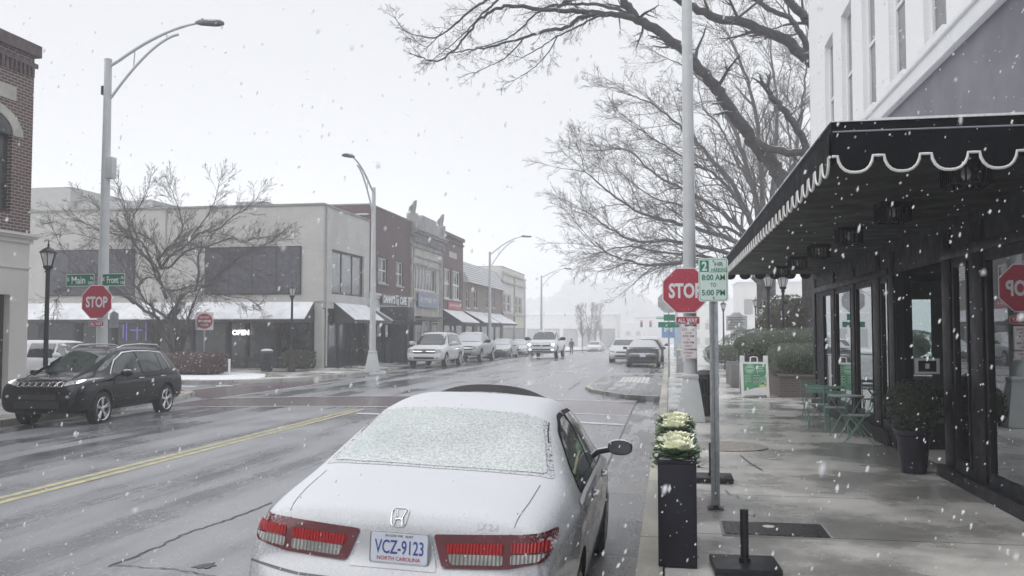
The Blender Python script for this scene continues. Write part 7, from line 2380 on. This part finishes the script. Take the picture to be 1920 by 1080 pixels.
# cluster of signs up the right kerb
def small_sign(loc, label, hpost, build, mats, name='street_sign'):
    t = thing(name, label, 'sign', loc)
    b = MB(); b.tube([(0, .03, 0), (0, .03, hpost)], .03, 6); b.build('post', M_GALV, t)
    b = MB(); build(b); b.build('sign_panel', mats, t, smooth=0)
def sg1(b):
    b.prism([(cos(i * pi / 4 + pi / 8) * .46, 3.0 + sin(i * pi / 4 + pi / 8) * .46) for i in range(8)], -.01, 0, 'y', 0)
    b.box(-.2, .25, -.012, -.002, 2.25, 2.5, 1)
    b.box(-.42, .42, -.012, -.002, 1.98, 2.2, 1)
small_sign((-.02, 36, .15), 'pale round backed sign with small green panels partly behind the right stop sign', 3.4, sg1, [M_SIGNBACK, M_SGREEN])
def sg2(b):
    b.box(-.32, .32, -.01, 0, 1.5, 2.25, 0)
    b.box(-.2, .2, -.014, -.01, 1.9, 2.12, 1); b.box(-.2, -.1, -.014, -.01, 1.8, 1.88, 1); b.box(.1, .2, -.014, -.01, 1.8, 1.88, 1)
    b.box(-.15, -.02, -.018, -.014, 1.97, 2.07, 0); b.box(.02, .15, -.018, -.014, 1.97, 2.07, 0)
small_sign((-.05, 44, .15), 'small pale blue square sign with a white vehicle symbol by the right kerb', 2.3, sg2, [mat('faded sign blue', (.2, .34, .55), .5), M_SWHITE])
def sg3(b): b.box(-.22, .22, -.01, 0, .5, 2.4, 0)
small_sign((.45, 47, .15), 'tall pale blue banner on a post just right of the small blue sign', 2.5, sg3, [mat('pale blue banner', (.45, .55, .66), .5)], 'banner')
b = MB(); b.lathe((.75, 46, .15), [(.32, 0), (.3, .5), (.34, .9), (.2, 1.15), (0, 1.2)], 12)
tag(b.build('yellow_cover', mat('pale yellow plastic', (.6, .6, .3), .5)), 'pale yellow covered box standing on the pavement behind the right light pole', 'box')
b = MB(); b.box(.3, .62, 40, 40.4, .15, 1.15)
tag(b.build('newspaper_box', mat('grey street box', (.3, .3, .31), .5, snow=(.5, .9, .5, 8)), bevel=.03), 'grey metal street box at the kerb extension beyond the right pole', 'box')

# one pedestrian far down the pavement
def person(label, loc, rz_=0, h=1.75):
    sk = bpy.data.meshes.new('person')
    V = [((0, 0, .95), .13), ((0, 0, 1.15), .15), ((0, 0, 1.38), .17), ((0, 0, 1.52), .06), ((0, .01, 1.60), .09), ((0, .01, 1.70), .085),
         ((-.1, 0, .88), .10), ((-.12, -.1, .48), .07), ((-.12, .02, .08), .045), ((-.12, -.12, .04), .04),
         ((.1, 0, .88), .10), ((.12, .12, .48), .07), ((.12, .26, .10), .045), ((.12, .14, .04), .04),
         ((-.2, 0, 1.40), .07), ((-.27, .06, 1.12), .055), ((-.26, -.06, .88), .04), ((.2, 0, 1.40), .07), ((.27, -.06, 1.12), .055), ((.26, -.16, .9), .04)]
    E_ = [(0, 1), (1, 2), (2, 3), (3, 4), (4, 5), (0, 6), (6, 7), (7, 8), (8, 9), (0, 10), (10, 11), (11, 12), (12, 13), (2, 14), (14, 15), (15, 16), (2, 17), (17, 18), (18, 19)]
    k = h / 1.79
    sk.from_pydata([tuple(c * k for c in v[0]) for v in V], E_, [])
    o = bpy.data.objects.new('person', sk); COL.objects.link(o)
    m = o.modifiers.new('skin', 'SKIN')
    for i, v in enumerate(V):
        sk.skin_vertices[0].data[i].radius = (v[1] * k, v[1] * k)
    sk.skin_vertices[0].data[0].use_root = True
    s_ = o.modifiers.new('sub', 'SUBSURF'); s_.levels = 1; s_.render_levels = 1
    dg = bpy.context.evaluated_depsgraph_get(); dg.update()
    me = bpy.data.meshes.new_from_object(o.evaluated_get(dg))
    bpy.data.objects.remove(o)
    me.materials.clear()
    me.materials.append(mat('dark coat', (.04, .04, .045), .8)); me.materials.append(mat('skin', (.45, .3, .24), .6))
    for p in me.polygons:
        p.material_index = 1 if (p.center.z > 1.56 * k and p.center.y < .05) else 0
        p.use_smooth = True
    o = bpy.data.objects.new('person', me); COL.objects.link(o)
    o.location = loc; o.rotation_euler = (0, 0, rz_)
    tag(o, label, 'person')
    hb = MB(); hb.ball((0, .025, 1.69 * k), .1, 10, 6); hb.build('hair', M_BLACKTXT, o)
person('small dark figure walking at the roadside just right of the oncoming white pickup', (-10.2, 93, gz(93) - .1), .3)

# ------------------------------------------------------------------ falling snow
fl = MB()
rs = random.Random(77)
def inside(x, y, z):
    if x > 1.25 and 7.5 < y < 22.7 and z < 3.8: return True          # dry under the awning
    if x > 3.3: return True
    if -2.6 < x < -.3 and 4.2 < y < 9.4 and z < 1.7: return True
    if x < -16.8 and not (21.2 < y < 41): return True
    if -14.1 < x < -11.7 and 15.3 < y < 20.2 and z < 1.8: return True
    return False
OCT = [Vector(v) for v in ((1, 0, 0), (-1, 0, 0), (0, 1, 0), (0, -1, 0), (0, 0, 1), (0, 0, -1))]
OF = [(0, 2, 4), (2, 1, 4), (1, 3, 4), (3, 0, 4), (2, 0, 5), (1, 2, 5), (3, 1, 5), (0, 3, 5)]
cnt = 0
while cnt < 8500:
    y = 1.6 + 46 * rs.random() ** 1.35 if cnt > 46 else rs.uniform(.55, 1.5)
    px, py = rs.uniform(-60, 1980), rs.uniform(-40, 1100)
    p = at(px, py, y)
    if p.z < .2 or p.z > 14 or inside(p.x, p.y, p.z): 
        if rs.random() < .02: cnt += 1
        continue
    dist = (p - Vector((0, 0, 2))).length
    s = min(rs.lognormvariate(math.log(.0018), .6), .0055)
    if dist < 3.2: s = min(s, .0035)
    if dist < 1.7: s = rs.uniform(.0012, .0026)
    if dist > 22: s *= 1.5
    q = Matrix.Rotation(rs.uniform(0, 3), 3, Vector((rs.gauss(0, 1), rs.gauss(0, 1), rs.gauss(0, 1))).normalized())
    n0 = len(fl.v)
    st_ = rs.uniform(.9, 2.6)
    for v in OCT:
        w_ = q @ Vector((v.x, v.y, v.z)) * s * rs.uniform(.7, 1.3)
        fl.v.append((p.x + w_.x, p.y + w_.y, p.z + w_.z * st_)) if False else fl.v.append((p.x + w_.x + w_.z * .35, p.y + w_.y, p.z + w_.z * st_ + w_.x * .3))
    for f in OF:
        fl.f.append(tuple(n0 + i for i in f)); fl.m.append(0)
    cnt += 1
fm = bpy.data.materials.new('snowflake')
fm.use_nodes = True
for n in list(fm.node_tree.nodes): fm.node_tree.nodes.remove(n)
fo = _n(fm.node_tree, 'ShaderNodeOutputMaterial'); fa = _n(fm.node_tree, 'ShaderNodeAddShader')
fd = _n(fm.node_tree, 'ShaderNodeBsdfDiffuse'); fd.inputs[0].default_value = (.55, .555, .56, 1)
ft = _n(fm.node_tree, 'ShaderNodeBsdfTranslucent'); ft.inputs[0].default_value = (.44, .445, .45, 1)
fm.node_tree.links.new(fd.outputs[0], fa.inputs[0]); fm.node_tree.links.new(ft.outputs[0], fa.inputs[1]); fx_ = _n(fm.node_tree, 'ShaderNodeMixShader'); fx_.inputs[0].default_value = .72
fz_ = _n(fm.node_tree, 'ShaderNodeBsdfTransparent')
fm.node_tree.links.new(fz_.outputs[0], fx_.inputs[1]); fm.node_tree.links.new(fa.outputs[0], fx_.inputs[2]); fm.node_tree.links.new(fx_.outputs[0], fo.inputs[0])
tag(fl.build('falling_snow', fm, smooth=0, fix=False), 'white snowflakes falling all over the street', 'snow', kind='stuff')

# ------------------------------------------------------------------ snowy air
hz = MB()
hz.box(-430, 430, -70, 690, -16, 62)
hm = bpy.data.materials.new('snowy air')
hm.use_nodes = True
for n in list(hm.node_tree.nodes): hm.node_tree.nodes.remove(n)
ho = hm.node_tree.nodes.new('ShaderNodeOutputMaterial')
hv = hm.node_tree.nodes.new('ShaderNodeVolumePrincipled')
hv.inputs['Color'].default_value = (0.97, 0.975, 0.985, 1)
hv.inputs['Density'].default_value = 0.0031
hv.inputs['Anisotropy'].default_value = 0.0
hm.node_tree.links.new(hv.outputs[0], ho.inputs['Volume'])
tag(hz.build('haze', hm, smooth=0), kind='stuff')
